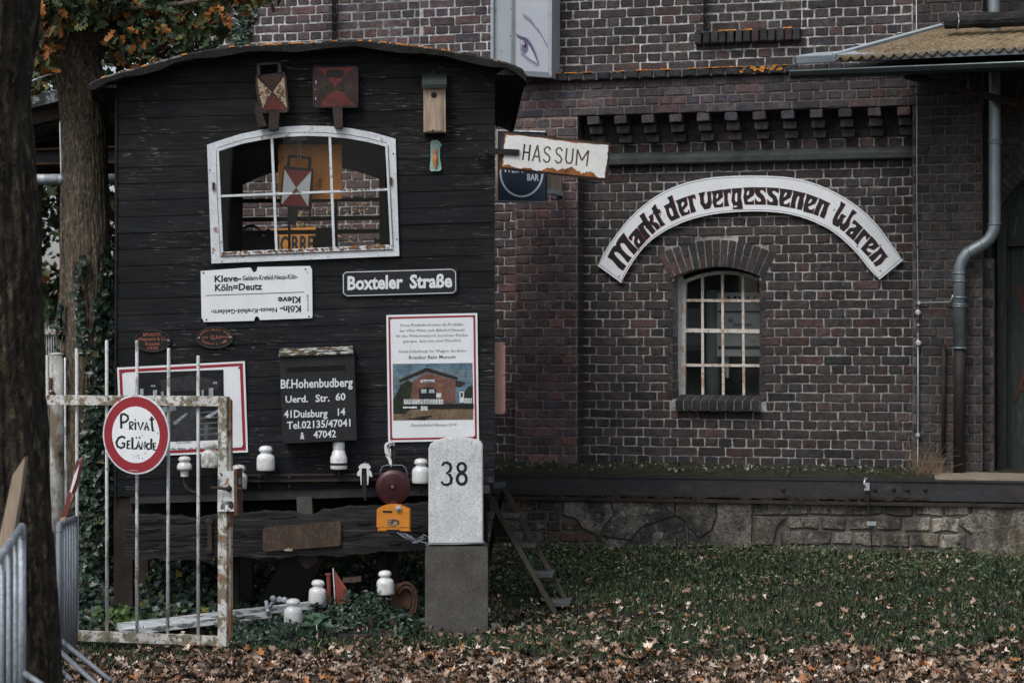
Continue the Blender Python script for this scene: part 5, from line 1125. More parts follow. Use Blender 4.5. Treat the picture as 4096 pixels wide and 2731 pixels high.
for i in range(5): fl_([(780+i*3, 1648+i*22), (893, 1640+i*22), (893, 1646+i*22), (780+i*3, 1654+i*22)], 2, (.10+.03*(i == 1), .11, .12))
fl_([(818, 1690), (832, 1690), (834, 1756), (816, 1756)], 3, (.09, .095, .1)); fl_([(640, 1630), (700, 1622), (706, 1640), (650, 1650)], 2, (.22, .24, .25)); fl_([(690, 1690), (745, 1650), (750, 1656), (700, 1700)], 3, (.2, .22, .23)); fl_([(820, 1665), (880, 1632), (892, 1634), (838, 1672)], 3, (.3, .33, .35)); mb.build('printed_photo', m_photo, r); studs(r, [(492, 1489), (956, 1470), (971, 1785)], .017)
# letter box
lbx = thing('letter_box', 'black steel letter box with painted white address lines hanging between the posters', 'letter box', WF.at(1270, 1770, .02))
mb = MB(); mb.poly(WF, [(1131, 1774), (1427, 1759), (1416, 1400), (1117, 1414)], .0, .13); body = mb.build('body', mat('black_box', (.018, .019, .021), rough=.55, var=.25, fine=.3, bump=.3), lbx)
mb = MB(); mb.prism([WF.at(1115, 1420, .15), WF.at(1412, 1407, .15), WF.at(1411, 1383, .01), WF.at(1118, 1394, .01)], Vector((0, 0, -.012))); mb.prism([WF.at(1115, 1420, .151), WF.at(1412, 1407, .151), WF.at(1412, 1413, .151), WF.at(1115, 1427, .151)], WF.out*-.01); mb.build('lid', mat('lichened_lid', (.05, .04, .032), bump=.6, over=[((.45, .46, .44), 30, .5, .08, (.5, 1, 1), .9), ((.45, .27, .08), 14, .58, .06, U, .8)]), lbx)
mb = MB(); mb.poly(WF, [(1147, 1490), (1383, 1480), (1383, 1459), (1147, 1469)], .13, .1315); mb.build('slot', m_print if 0 else mat('slot_black', (.003, .003, .003), var=0, fine=0, bump=0), lbx)
mb = MB(); w_ = .1315; c = (.66, .70, .72)
for tx, x0, x1, y0, y1, h_ in (('Bf.Hohenbudberg', 1123, 1411, 1553, 1545, 35), ('Uerd.', 1142, 1232, 1610, 1607, 27), ('Str.', 1262, 1318, 1607, 1604, 29), ('60', 1342, 1382, 1601, 1599, 28), ('41Duisburg', 1136, 1310, 1670, 1666, 29), ('14', 1351, 1381, 1661, 1659, 28), ('Tel.02135/47041', 1148, 1402, 1715, 1704, 29), ('&', 1201, 1218, 1755, 1754, 27), ('47042', 1254, 1344, 1751, 1747, 28)):
    mb.text(WF, tx, (x0, y0), (x1-x0, y1-y0), (0, -h_), w_, c, .022)
mb.build('lettering', m_print, lbx)
for x, y in ((1416, 1684), (1419, 1719)): mb = MB(); mb.lathe(WF.at(x, y, .13), [(.005, 0), (.004, .003)], 8, WF.out); mb.build('rivet', m_steel, lbx)
# two old signal discs above the window
def disc_sign(label, frame, sock, tris, m_f, extra=None, w0=.05):
    r = thing('signal_disc', label, 'railway signal', WF.at(sum(p[0] for p in frame)/len(frame), max(p[1] for p in frame), w0))
    mb = MB(); mb.poly(WF, frame, w0, w0+.02); mb.build('plate', m_f, r)
    for q, m_ in tris: mb = MB(); mb.poly(WF, q, w0+.02, w0+.0212); mb.build('painted_field', m_, r)
    for q in sock: mb = MB(); mb.poly(WF, q, w0-.035, w0+.028); mb.build('socket', m_rustdark, r)
    return r
m_cream = mat('flaking_cream', (.36, .27, .18), rough=.8, var=.15, fine=.25, bump=.5, over=[((.07, .04, .03), 45, .50, .05, U, .95)])
m_redold = mat('faded_red', (.11, .028, .025), rough=.75, var=.3, fine=.3, bump=.4, over=[((.035, .025, .022), 16, .56, .06, U, .8)])
m_brownold = mat('brown_field', (.045, .024, .019), rough=.8, var=.25, fine=.25, bump=.4)
sx = lambda P: [(800+x/2.24, 100+y/2.24) for x, y in P]
r = disc_sign('small rusty signal disc with cream and brown triangles above the left half of the window', sx([(500, 455), (755, 425), (772, 470), (795, 760), (778, 785), (560, 790), (530, 770), (498, 560)]),
    [sx([(620, 780), (712, 780), (700, 935), (612, 945)]), sx([(500, 690), (560, 800), (600, 905), (522, 915), (490, 780)]), sx([(505, 345), (535, 345), (540, 455), (512, 455)]), sx([(695, 335), (722, 335), (730, 430), (700, 432)]), sx([(505, 345), (722, 330), (722, 350), (505, 365)])],
    [(sx([(513, 480), (640, 600), (560, 750), (535, 640)]), m_cream), (sx([(752, 460), (780, 745), (655, 600)]), m_cream), (sx([(528, 465), (748, 445), (650, 592)]), m_brownold), (sx([(648, 610), (772, 755), (570, 765)]), m_redold)], m_rustdark, w0=.07)
mb = MB(); sl_ = MB()
r = disc_sign('square rusty signal disc with faded red triangles above the right half of the window', sx(rrect(1010, 375, 1418, 742, 24)), [sx([(1185, 735), (1275, 728), (1278, 920), (1206, 925)])],
    [(sx([(1040, 390), (1385, 375), (1282, 475), (1210, 560), (1150, 475)]), m_redold), (sx([(1210, 590), (1265, 600), (1390, 720), (1065, 735), (1140, 630)]), m_redold)], m_rustdark)
mb = MB(); mb.poly(WF, sx(rrect(1130, 405, 1288, 470, 30)), .071, .0735); mb.build('handle_slot', m_black, r)
mb = MB(); w_ = .0725
mb.line(WF, sx([(1140, 590), (1140, 535), (1185, 590), (1185, 530)]), 2.4, w_, (.008, .008, .008)); mb.line(WF, sx([(1298, 535), (1280, 522), (1260, 530), (1262, 548), (1292, 562), (1296, 578), (1278, 588), (1258, 578)]), 2.4, w_, (.008, .008, .008))
for x, y, h_ in ((1040, 498, 30), (1035, 580, 5), (1036, 650, 24)): mb.line(WF, sx([(x, y), (x, y+h_)]), 2.6, w_, (.6, .62, .64))
mb.build('lettering', m_print, r)
# bird house
bh = thing('bird_house', 'narrow unpainted bird house with a dark green felt roof near the right corner', 'bird house', WF.at(1738, 530, .06))
mb = MB(); mb.poly(WF, [(1694, 529), (1783, 528), (1782, 342), (1693, 342)], .01, .11); mb.build('box', m_lwood, bh)
mb = MB(); mb.poly(WF, [(1703, 524), (1771, 523), (1770, 345), (1702, 345)], .111, .116); mb.build('front_board', m_lwood, bh)
mb = MB(); mb.prism([WF.at(1687, 345, .15), WF.at(1786, 343, .15), WF.at(1788, 294, .01), WF.at(1688, 296, .01)], Vector((0, 0, -.012))); mb.prism([WF.at(1686, 345, .152), WF.at(1787, 343, .152), WF.at(1787, 336, .152), WF.at(1686, 338, .152)], WF.out*-.01); mb.build('roof', m_green, bh)
mb = MB(); mb.poly(WF, oval(1736, 382, 12, 12, 16), .116, .1165); mb.build('entrance_hole', m_black, bh)
mb = MB(); mb.tube([WF.at(1730, 292, .03), WF.at(1733, 281, .03), WF.at(1740, 280, .03), WF.at(1743, 292, .03)], .003, 6); mb.build('hanger', m_steel, bh); mb = MB(); mb.box(WF.at(1731, 522, .117), WF.h*.007, Vector((0, 0, .004)), WF.out*.003); mb.build('hook', m_steel, bh)
# ceramic bird plaque
bp_ = thing('bird_plaque', 'small pale green ceramic plaque with an orange bird below the bird house', 'plaque', WF.at(1743, 686, .02))
mb = MB(); mb.poly(WF, sx([(2065, 1045), (2090, 1032), (2130, 1032), (2145, 1050), (2150, 1075), (2150, 1200), (2165, 1290), (2150, 1308), (2070, 1312), (2058, 1295), (2066, 1200)]), .0, .018); mb.build('plaque', m_teal, bp_)
mb = MB(); prof = [(0, .006, .002), (.012, .01, .003), (.03, .014, .008), (.05, .017, .012), (.075, .015, .011), (.09, .010, .008), (.10, .012, .010), (.112, .010, .009), (.12, .003, .003)]
b0 = WF.at(1741, 672, .022); vs = []; fs = []
for z, a, d in prof:
    for k in range(10): t = 2*math.pi*k/10; vs.append(b0+Vector((0, 0, z))+WF.h*a*math.cos(t)+WF.out*(d*math.sin(t)+.004))
for i in range(len(prof)-1):
    for k in range(10): fs.append((i*10+k, i*10+(k+1) % 10, i*10+10+(k+1) % 10, i*10+10+k))
mb.add(vs, fs); mb.build('bird', m_bird, bp_, smooth=True)
mb = MB()
for x, y in ((1756, 572), (1762, 580), (1757, 590)): mb.poly(WF, oval(x, y, 6, 5, 8), .01, .017)
mb.build('flower', m_teal, bp_)
# station sign on an iron bracket
hx = lambda P: [(1900+x/4.055, 480+y/4.055) for x, y in P]
hsg = thing('station_sign', 'long rusty white station sign on an iron bracket sticking out from the wagon corner', 'sign', WF.at(2210, 715, .02))
P4 = hx([(440, 185), (2205, 378), (2150, 985), (385, 795)]); q4_ = hx([(485, 222), (2178, 410), (2112, 950), (432, 762)])
mb = MB(); mb.poly(WF, P4, .01, .035); mb.build('box_frame', m_rustdark, hsg); mb = MB(); mb.poly(WF, q4_, .035, .040); mb.build('enamel_face', m_signw, hsg)
m_edge = mat('rust_stain', (.26, .095, .03), rough=.8, var=.45, fine=.4, bump=.6, over=[((.05, .03, .02), 14, .52, .1, U, .8)])
mb = MB(); 
def lerp2(a, b, t): return (a[0]+(b[0]-a[0])*t, a[1]+(b[1]-a[1])*t)
tl, tr, br, bl2 = q4_
for (a, b, inw, amp, pw) in ((bl2, br, (tl[0]-bl2[0], tl[1]-bl2[1]), .17, 1), (tl, tr, (bl2[0]-tl[0], bl2[1]-tl[1]), .045, 1), (tl, bl2, (tr[0]-tl[0], tr[1]-tl[1]), .014, 1), (tr, br, (tl[0]-tr[0], tl[1]-tr[1]), .010, 1)):
    base = []; topp = []; N2 = 60
    for i in range(N2+1):
        t = i/N2; p = lerp2(a, b, t); d = amp*(.35+.35*math.sin(t*9+amp*50)+.25*math.sin(t*31)+.35*random.random())
        if amp > .1: d *= (.5+1.1*t*(1 if t < .93 else .6))
        d = max(.002, d); base.append(p); topp.append((p[0]+inw[0]*d, p[1]+inw[1]*d))
    for i in range(N2): mb.flat(WF, [base[i], base[i+1], topp[i+1], topp[i]], .0404)
mb.build('rust_stain', m_edge, hsg)
DT = (.085, .068, .045)
def L_(P): return hx(P)
strk = [[(805, 395), (775, 650)], [(895, 405), (870, 665)], [(790, 525), (885, 532)], [(1015, 410), (930, 668)], [(1015, 410), (1052, 685)], [(960, 590), (1040, 598)],
        [(1225, 490), (1200, 445), (1160, 440), (1125, 475), (1135, 530), (1190, 575), (1215, 620), (1195, 675), (1150, 690), (1105, 640)], [(1418, 510), (1390, 460), (1350, 455), (1315, 490), (1325, 545), (1380, 590), (1408, 640), (1385, 690), (1340, 700), (1298, 655)],
        [(1490, 460), (1472, 640), (1490, 695), (1530, 708), (1565, 690), (1578, 640), (1592, 465)], [(1662, 480), (1640, 740)], [(1662, 480), (1732, 660)], [(1732, 660), (1842, 492)], [(1842, 492), (1812, 750)]]
for i, s_ in enumerate(strk):
    mb = MB(); mb.line(WF, L_(s_), 6.5, .0408+i*1e-5, (.02, .018, .015) if i < 3 else DT); mb.build('letter_stroke', m_print, hsg)
mb = MB(); mb.poly(WF, hx([(720, 480), (710, 578), (240, 555), (180, 575), (120, 640), (90, 625), (140, 560), (140, 500), (175, 462), (260, 458)]), .042, .056); mb.build('bracket', m_black, hsg)
for x, y in ((183, 510), (35, 650), (500, 515), (635, 520)): mb = MB(); p = hx([(x, y)])[0]; mb.lathe(WF.at(*p, .056 if x > 50 else .0), [(.014 if x < 200 else .005, 0), (.012 if x < 200 else .004, .008)], 10, WF.out); mb.build('bolt', m_rustdark, hsg)
mb = MB(); mb.tube([WF.at(1908, 642, .02), WF.at(1918, 628, .03), WF.at(1940, 612, .05)], .007, 8); mb.build('bracket_rod', m_black, hsg)
# pinkish board edge behind the right corner
mb = MB(); mb.poly(WF, rrect(1968, 1368, 2021, 1655, 6), -.16, -.10); o = mb.build('side_panel', mat('salmon', (.42, .25, .20), rough=.6, var=.1)); tag(o, 'narrow salmon coloured board edge showing behind the right corner of the wagon', 'board')
mb = MB()
for y in (1375, 1500, 1648): mb.lathe(WF.at(2016, y, -.1), [(.005, 0), (.004, .005)], 8, WF.out)
mb.build('screws', m_rust, o)

# ================= inside the wagon =================
zx = lambda P: [(820+x/2.6575, 480+y/2.6575) for x, y in P]
ob = thing('orange_board', 'chipped orange enamel board hanging inside the wagon behind the window', 'sign', WF.at(1240, 800, -.8))
mb = MB(); mb.poly(WF, zx(rrect(778, 262, 1455, 840, 20, 0)), -.34, -.32); mb.build('plate', m_oldorange, ob)
mb = MB()
for p0, p1 in (((800, 190), (800, 262)), ((1440, 180), (1440, 265))): a, b = zx([p0, p1]); mb.tube([WF.at(*a, -.33), WF.at(*b, -.33)], .002, 5)
mb.build('wire', m_wire, ob)
sd_ = thing('train_end_signal', 'red and white triangle train end signal hanging in the wagon window', 'railway signal', WF.at(1180, 900, -.3))
mb = MB(); mb.poly(WF, zx([(835, 490), (1145, 520), (1128, 935), (1110, 960), (985, 955), (960, 1118), (872, 1110), (880, 925), (790, 915)]), -.19, -.15); mb.build('frame', m_black, sd_)
for q_ in ([(885, 370), (1130, 395), (1128, 420), (880, 395)], [(880, 380), (908, 385), (900, 495), (868, 490)], [(1100, 400), (1130, 400), (1125, 520), (1092, 515)]): mb = MB(); mb.poly(WF, zx(q_), -.18, -.16); mb.build('handle', m_black, sd_)
mb = MB(); mb.poly(WF, zx([(1110, 940), (1128, 960), (1105, 1090), (1086, 1088)]), -.18, -.16); mb.build('hook', m_black, sd_)
w_ = -.1485; TR = (.20, .022, .018); WH = (.60, .64, .62)
for q_, c in (([(848, 522), (1128, 542), (970, 718)], TR), ([(970, 722), (1094, 925), (814, 903)], TR), ([(845, 524), (968, 720), (812, 900)], WH), ([(1130, 544), (972, 720), (1096, 922)], WH)):
    mb = MB(); mb.flat(WF, zx(q_), w_, c); mb.build('painted_field', m_print, sd_)
mb = MB(); a, b = zx([(990, 215), (990, 415)]); mb.tube([WF.at(*a, -.15), WF.at(*b, -.15)], .0025, 5); a, b = zx([(1018, 215), (1016, 415)]); mb.tube([WF.at(*a, -.15), WF.at(*b, -.15)], .0025, 5); mb.build('cord', m_wire, sd_)
mb = MB(); mb.poly(WF, zx([(950, 170), (1080, 165), (1078, 212), (948, 212)]), -.18, -.13); mb.poly(WF, zx([(900, 205), (945, 180), (950, 205), (915, 228)]), -.18, -.135); o = mb.build('hanging_block', m_wwood, sd_)
oo = thing('enamel_letter_sign', 'bright orange enamel sign with big navy letters behind the rear window of the wagon', 'sign', WF.at(1170, 1015, -4.31))
mb = MB(); mb.poly(WF, zx([(680, 1160), (1178, 1138), (1178, 1190), (1145, 1410), (705, 1410), (700, 1200)]), -4.32, -4.3); mb.build('plate', mat('bright_orange', (.95, .40, .08), rough=.4, var=.05), oo)
mb = MB(); mb.text(WF, 'NORRE', zx([(690, 1405)])[0], (470/2.6575, -2), (0, -170/2.6575), -4.298, (.04, .05, .08), .03); mb.build('lettering', m_print, oo)
mb = MB(); mb.poly(WF, zx([(1145, 1410), (1145, 1240), (1175, 1225), (1178, 1150), (1330, 1140), (1335, 1225), (1350, 1240), (1355, 1410)]), -2.0, -1.7); tag(mb.build('black_case', m_black), 'black case silhouette beside the orange letter sign, inside the wagon', 'case')
mb = MB(); mb.poly(WF, zx([(390, 1420), (395, 1190), (540, 1185), (560, 1240), (640, 1230), (655, 1160), (680, 1160), (690, 1240), (705, 1260), (712, 1420)]), -2.0, -1.6); tag(mb.build('dark_case', m_black), 'dark stacked cases silhouetted low inside the left window pane', 'case')
mb = MB()
for k in range(4): mb.tube([WF.at(*p, -1.7) for p in zx([(395+8*k, 1150+8*k), (450, 1120+k*6), (520, 1118+k*7), (570, 1150+k*4), (600, 1190)])], .004, 5)
tag(mb.build('cable_coil', m_black), 'loose loops of black cable hanging in the left window pane', 'cable')
mb = MB(); mb.tube([WF.at(*p, -.6) for p in zx([(1800, 1250), (1840, 1300), (1870, 1240), (1920, 1260), (1900, 1330), (1830, 1330), (1790, 1345), (1720, 1360)])], .005, 6); mb.tube([WF.at(*p, -.6) for p in zx([(1810, 1260), (1815, 1300), (1845, 1285)])], .012, 6)
tag(mb.build('bent_lamp_arm', m_black), 'bent black metal bracket lying in the lower right corner of the wagon window', 'bracket')
# ================= kilometre stone on its block =================
KP = Plane(1/12.12, .0, 1800)
def gZ(x, y): return float(gz(x, y))
cbk = thing('concrete_block', 'rough grey concrete block carrying the white number stone beside the wagon', 'block', KP.at(1825, 2550, -.15))
mb = MB(); mb.poly(KP, rrect(1700, 2186, 1951, 2580, 14, .0, 4), -.30, 0); mb.build('block', m_conc, cbk)
kms = thing('kilometre_stone', 'white painted kilometre stone with the black number 38 standing on a concrete block', 'milestone', KP.at(1824, 2174, -.1))
tp = [(1714, 2176), (1714, 1795), (1719, 1778), (1745, 1765), (1768, 1757), (1790, 1752), (1830, 1750), (1870, 1754), (1895, 1760), (1922, 1768), (1930, 1782), (1932, 2174)]
kb = MB(); kb.poly(KP, tp, -.20, -.035); cxk = 1823
kb.poly(KP, [(x+(4 if x < cxk else -4), y+(3 if y < 1900 else -1)) for x, y in tp], -.035, -.028); kb.build('stone', m_wstone, kms)
def digit_strokes(P, ox, oy, sc): return [(ox+x*sc, oy+y*sc) for x, y in P]
mb = MB(); w_ = -.0265
three = [(1768, 1862), (1775, 1851), (1788, 1849), (1800, 1856), (1804, 1869), (1799, 1883), (1786, 1891), (1798, 1897), (1806, 1912), (1803, 1930), (1790, 1938), (1774, 1936), (1765, 1925)]
mb.line(KP, three, [9, 10, 11, 12, 12, 11, 8, 11, 13, 12, 11, 10, 8], w_, INK); mb.build('numeral', m_print, kms)
mb = MB(); cir2 = lambda cx_, cy_, rx, ry: [(cx_+rx*math.cos(t), cy_+ry*math.sin(t)) for t in np.linspace(0, 2*math.pi, 19)]
mb.line(KP, cir2(1847, 1869, 16, 18), 11, w_, INK); mb.line(KP, cir2(1847, 1914, 18.5, 22), 12, w_+.0002, INK); mb.build('numeral', m_print, kms)
mb = MB()
def wiggle(a, b, n, amp): return [a.lerp(b, i/n)+Vector((random.uniform(-amp, amp), random.uniform(-amp, amp), random.uniform(-amp, amp))) for i in range(n+1)]
mb.tube(wiggle(KP.at(1700, 2172, -.01), KP.at(1938, 2168, .004), 8, .002), .0035, 6); mb.tube(wiggle(KP.at(1700, 2178, -.01), KP.at(1938, 2172, .006), 8, .002), .003, 6); mb.tube([KP.at(1936, 2165, .0), KP.at(1938, 2180, -.05), KP.at(1938, 2176, -.18)], .004, 6)
for k in range(9):
    a = KP.at(1590+k*11, 2130+k*4+random.uniform(-8, 8), -.05); b = KP.at(1640+k*9, 2160+random.uniform(-14, 14), -.02); mb.tube([a, a.lerp(b, .5)+Vector((0, -.02, .03*math.sin(k))), b], .0035, 6)
mb.tube([KP.at(1605, 2140, -.04), KP.at(1660, 2162, -.03), KP.at(1705, 2170, -.01)], .005, 6)
tag(mb.build('twisted_wire', m_galv2, smooth=True), 'tangle of twisted steel wire looped round the foot of the white number stone', 'wire')

# ================= warning lamp =================
LP_ = Plane(1/12.25, 0, 1572)
lx = lambda P: [(1330+x/3.92, 1750+y/3.92) for x, y in P]
wl = thing('warning_lamp', 'orange roadwork warning lamp with a round dark red lens hung on the timber', 'lamp', LP_.at(1574, 2122, 0))
ob_ = lx([(693, 1410), (693, 1130), (760, 1090), (850, 1055), (900, 1040), (1010, 1040), (1060, 1052), (1150, 1100), (1200, 1120), (1215, 1140), (1218, 1400), (1222, 1470), (1180, 1472), (710, 1465), (703, 1405)])
mb = MB(); mb.poly(LP_, ob_, -.06, .045); cx_ = 1574
mb.poly(LP_, [(cx_+(x-cx_)*.95, 2060+(y-2060)*.95) for x, y in ob_], .045, .055); mb.build('housing', m_orange, wl)
mb = MB(); mb.poly(LP_, lx([(695, 1402), (1220, 1402), (1220, 1408), (695, 1408)]), .0, .0565); mb.build('seam', m_rustdark, wl)
mb = MB(); mb.poly(LP_, lx([(845, 1440), (1048, 1440), (1048, 1505), (845, 1500)]), .0, .07); mb.build('clip', m_black, wl)
mb = MB(); mb.poly(LP_, lx([(788, 1142), (935, 1146), (934, 1174), (788, 1170)]), .055, .058); mb.text(LP_, 'K. 19.', lx([(838, 1166)])[0], (15, 0), (0, -3.5), .0585, (.5, .5, .5), .02, res=1); mb.build('nameplate', mat('label_black', (.01, .01, .01), bump=0) , wl)
mb = MB(); mb.poly(LP_, lx([(858, 1285), (955, 1275), (1040, 1285), (1040, 1350), (955, 1378), (860, 1360)]), .055, .06); mb.build('worn_badge', mat('worn_badge', (.30, .27, .23), rough=.5, metal=.3, over=[((.10, .04, .015), 60, .48, .05, U, .9)]), wl)
mb = MB(); mb.lathe(LP_.at(*lx([(1033, 1108)])[0], .055), [(.019, 0), (.019, .012), (.008, .014), (.007, .026), (0, .027)], 8, LP_.out); mb.build('nut', m_wire, wl)
cl = LP_.at(1572, 1948, .0); R0 = .1075
m_rl = mat('lens_red', (.042, .009, .012), rough=.4, var=.25, fine=.2, bump=.05, spec=.5)
mb = MB(); mb.lathe(cl, [(R0*.93, -.03), (R0, -.022), (R0, -.004), (R0*.95, .006), (R0*.80, .007), (R0*.78, .009), (R0*.4, .015), (0, .017)], 40, LP_.out); mb.build('lens', m_rl, wl, smooth=True)
mb = MB()       # moulded prism rings of the lens
for ri in range(11):
    r = R0*(.20+.058*ri)
    nn = 40
    for k in range(nn):
        t = 2*math.pi*(k+.5*(ri % 2)*.0)/nn; s_ = r*math.pi/nn*.72; hgt = .020-.011*(r/R0)
        c = cl+LP_.h*r*math.cos(t)+Vector((0, 0, r*math.sin(t)))+LP_.out*hgt; rad = (LP_.h*math.cos(t)+Vector((0, 0, math.sin(t)))); tan = (-LP_.h*math.sin(t)+Vector((0, 0, math.cos(t))))
        a = R0*.026; A = [c-rad*a-tan*s_, c-rad*a+tan*s_, c+rad*a+tan*s_, c+rad*a-tan*s_]; tpv = [c-rad*a*.2-tan*s_*.4+LP_.out*.007, c-rad*a*.2+tan*s_*.4+LP_.out*.007]
        mb.add(A+tpv, [(0, 1, 5, 4), (1, 2, 5), (2, 3, 4, 5), (3, 0, 4)], (1, 1, 1))
mb.build('lens_prisms', mat('prism_red', (.15, .055, .065), rough=.10, var=0, fine=0, bump=0, spec=1, coat=1), wl, kind='stuff')
mb = MB(); mb.lathe(cl+LP_.out*.018, [(R0*.17, -.01), (R0*.17, .004), (R0*.1, .008), (0, .009)], 20, LP_.out); mb.build('lens_centre', m_rl, wl, smooth=True)
mb = MB(); mb.tube([LP_.at(*p, -.01) for p in lx([(755, 590), (750, 520), (780, 455), (840, 430), (1090, 430), (1140, 465), (1165, 530), (1168, 610)])], .0035, 8); mb.build('handle', m_galv2, wl, smooth=True)
mb = MB(); mb.poly(LP_, lx([(870, 1045), (930, 985), (990, 985), (1050, 1045)]), -.02, .03); mb.build('neck', m_rl, wl)

# ================= porcelain insulators =================
prof0 = [(0, .128), (.014, .127), (.028, .122), (.034, .113), (.036, .105), (.033, .098), (.026, .093), (.0255, .089), (.030, .085), (.040, .078), (.0455, .068), (.047, .055), (.047, .02), (.0465, .004), (.044, 0), (.040, .001), (.037, .004)]
def insulator(label, dirty=False, hook=None, band=False, neck=False):
    r = thing('insulator', label, 'insulator', (0, 0, 0), 'porcelain insulators mounted round the wagon')
    pf = [(0, .152), (.03, .152), (.033, .146), (.033, .112), (.030, .106), (.035, .101)]+prof0[9:] if neck else prof0
    mb = MB(); mb.lathe((0, 0, 0), pf, 28); mb.build('porcelain', m_porcd if dirty else m_porc, r, smooth=True, origin=Vector((0, 0, 0)))
    if band: mb = MB(); mb.lathe((0, 0, .022), [(.0478, 0), (.0478, .014)], 28); mb.build('band', m_rustdark, r, origin=Vector((0, 0, 0)))
    mb = MB()
    if hook: mb.tube([Vector((0, 0, .02)), Vector((0, 0, -.04)), Vector((hook*.02, .01, -.075)), Vector((hook*.06, .03, -.10)), Vector((hook*.10, .06, -.10))], .0095, 8)
    else: mb.tube([Vector((0, 0, .02)), Vector((0, 0, -.05))], .009, 8)
    mb.build('iron_pin', m_rustdark, r, smooth=True, origin=Vector((0, 0, 0))); return r
base = insulator('clean white insulator left of the letter box foot, above the rusty rail')
def place(r, cx, ybot, ytop, w=None, Y=None, tilt=0):
    p = WF.at(cx, ybot, w) if w is not None else at(cx, ybot, Y); hgt = (ybot-ytop)/F*p.y; r.location = p; r.scale = (hgt/.128,)*3; r.rotation_euler = (0, tilt, 0)
place(base, 1063, 1881, 1781, w=.10)
place(dup(base, (0, 0, 0), 'clean white insulator between the warning lamp and the number stone'), 1684, 1932, 1832, w=.16)
place(dup(base, (0, 0, 0), 'white insulator low down between the red warning fin and the number stone'), 1543, 2376, 2279, Y=12.3, tilt=-.04)
place(dup(base, (0, 0, 0), 'white insulator standing just left of the red warning fin'), 1268, 2413, 2316, Y=12.25, tilt=.05)
place(dup(base, (0, 0, 0), 'lowest white insulator, above the nettle in front of the white crossarm'), 1173, 2493, 2391, Y=12.1, tilt=-.01)
bd = insulator('broad grey stained insulator seen between the last gate bar and the gate stile', True)
place(bd, 841, 1869, 1768, w=.12)
place(dup(bd, (0, 0, 0), 'mossy insulator half hidden behind the gate lock'), 952, 1953, 1857, w=.12, tilt=.05)
bn = insulator('white insulator with a dark band and long neck under the letter box', False, None, True, True)
place(bn, 1355, 1876, 1776, w=.07); bn.scale = (.100/.128*1.22*1.22,)*3; bn.location = WF.at(1355, 1876, .07)
hk = thing('insulator', 'chipped white insulator on a bent hook right of the round private sign', 'insulator', WF.at(738, 1900, .12), 'porcelain insulators mounted round the wagon')
mb = MB(); c = WF.at(738, 1832, .12); s_ = .0016
mb.lathe(WF.at(738, 1878, .12), [(.046, 0), (.048, .012), (.047, .028), (.038, .042), (.028, .048), (.032, .052), (.039, .062), (.038, .072), (.028, .082), (.0, .086)], 24); mb.build('porcelain', m_porc, hk, smooth=True)
mb = MB(); mb.lathe(WF.at(738, 1905, .12), [(.024, 0), (.026, .03), (.028, .045)], 14, None, (1, 1, 1), .4, 5.4); mb.build('broken_shell', m_porc, hk)
mb = MB(); mb.tube([WF.at(*p, .10) for p in ((742, 1900), (738, 1930), (748, 1955), (770, 1968), (800, 1966))], .0115, 10); mb.tube([WF.at(*p, .10) for p in ((764, 1870), (768, 1895), (758, 1920))], .008, 8); mb.build('hook', m_rustdark, hk, smooth=True)
# two insulators cut open: half shells round an iron spindle
def half(label, P, spin, w, ax):
    r = thing('cut_insulator', label, 'insulator', WF.at(*P[0], w)); mb = MB()
    return r, mb
hx1 = thing('cut_insulator', 'white insulator cut open around a threaded iron spindle left of the warning lamp', 'insulator', WF.at(1461, 2002, .14))
mb = MB(); mb.poly(WF, lx([(408, 455), (440, 418), (500, 398), (560, 412), (598, 455), (592, 480), (565, 498), (590, 515), (612, 545), (625, 612), (600, 615), (570, 590), (560, 735), (545, 740), (538, 560), (535, 480), (460, 475), (455, 560), (457, 735), (445, 738), (432, 600), (405, 600), (382, 590), (390, 540), (425, 500), (415, 480)]), .10, .16); mb.build('porcelain_shell', m_porc, hx1)
mb = MB(); a, b = lx([(498, 590), (520, 985)]); mb.tube([WF.at(*a, .14), WF.at(1461, 1985, .14), WF.at(1463, 2001, .14)], [.0155, .0155, .006], 12)
for k in range(10): p = lx([(497, 465+k*13)])[0]; mb.lathe(WF.at(p[0], p[1], .14), [(.0145, -.0012), (.017, 0), (.0145, .0012)], 12)
a2 = lx([(498, 460)])[0]; mb.tube([WF.at(*a2, .14), WF.at(*a, .14)], .014, 12); mb.build('spindle', m_rustdark, hx1)
hx2 = thing('cut_insulator', 'tilted half shell of a white insulator with a banded waist above the warning lamp', 'insulator', WF.at(1565, 1868, .14))
mb = MB(); arc_ = lx([(945, 58), (880, 62), (830, 85), (808, 130), (815, 190), (822, 240), (840, 300), (875, 350), (885, 400), (925, 460), (932, 370), (915, 320), (905, 300), (885, 230), (870, 175), (850, 150), (860, 110), (900, 85), (945, 80)]); mb.poly(WF, arc_, .10, .155); mb.build('porcelain_shell', m_porc, hx2)
mb = MB(); mb.poly(WF, lx([(822, 248), (872, 272), (878, 288), (828, 262)]), .10, .158); mb.build('band', m_rustdark, hx2)
mb = MB(); mb.tube([WF.at(*p, .15) for p in lx([(960, 60), (965, 130), (945, 115), (900, 110), (885, 150), (890, 230), (905, 320), (915, 290), (905, 170)])], .004, 8); mb.build('wire_clip', m_wire, hx2, smooth=True)
mb = MB(); mb.tube([WF.at(*p, .12) for p in lx([(955, 130), (958, 500)])], .0125, 10); mb.build('iron_pin', m_rustdark, hx2, smooth=True)

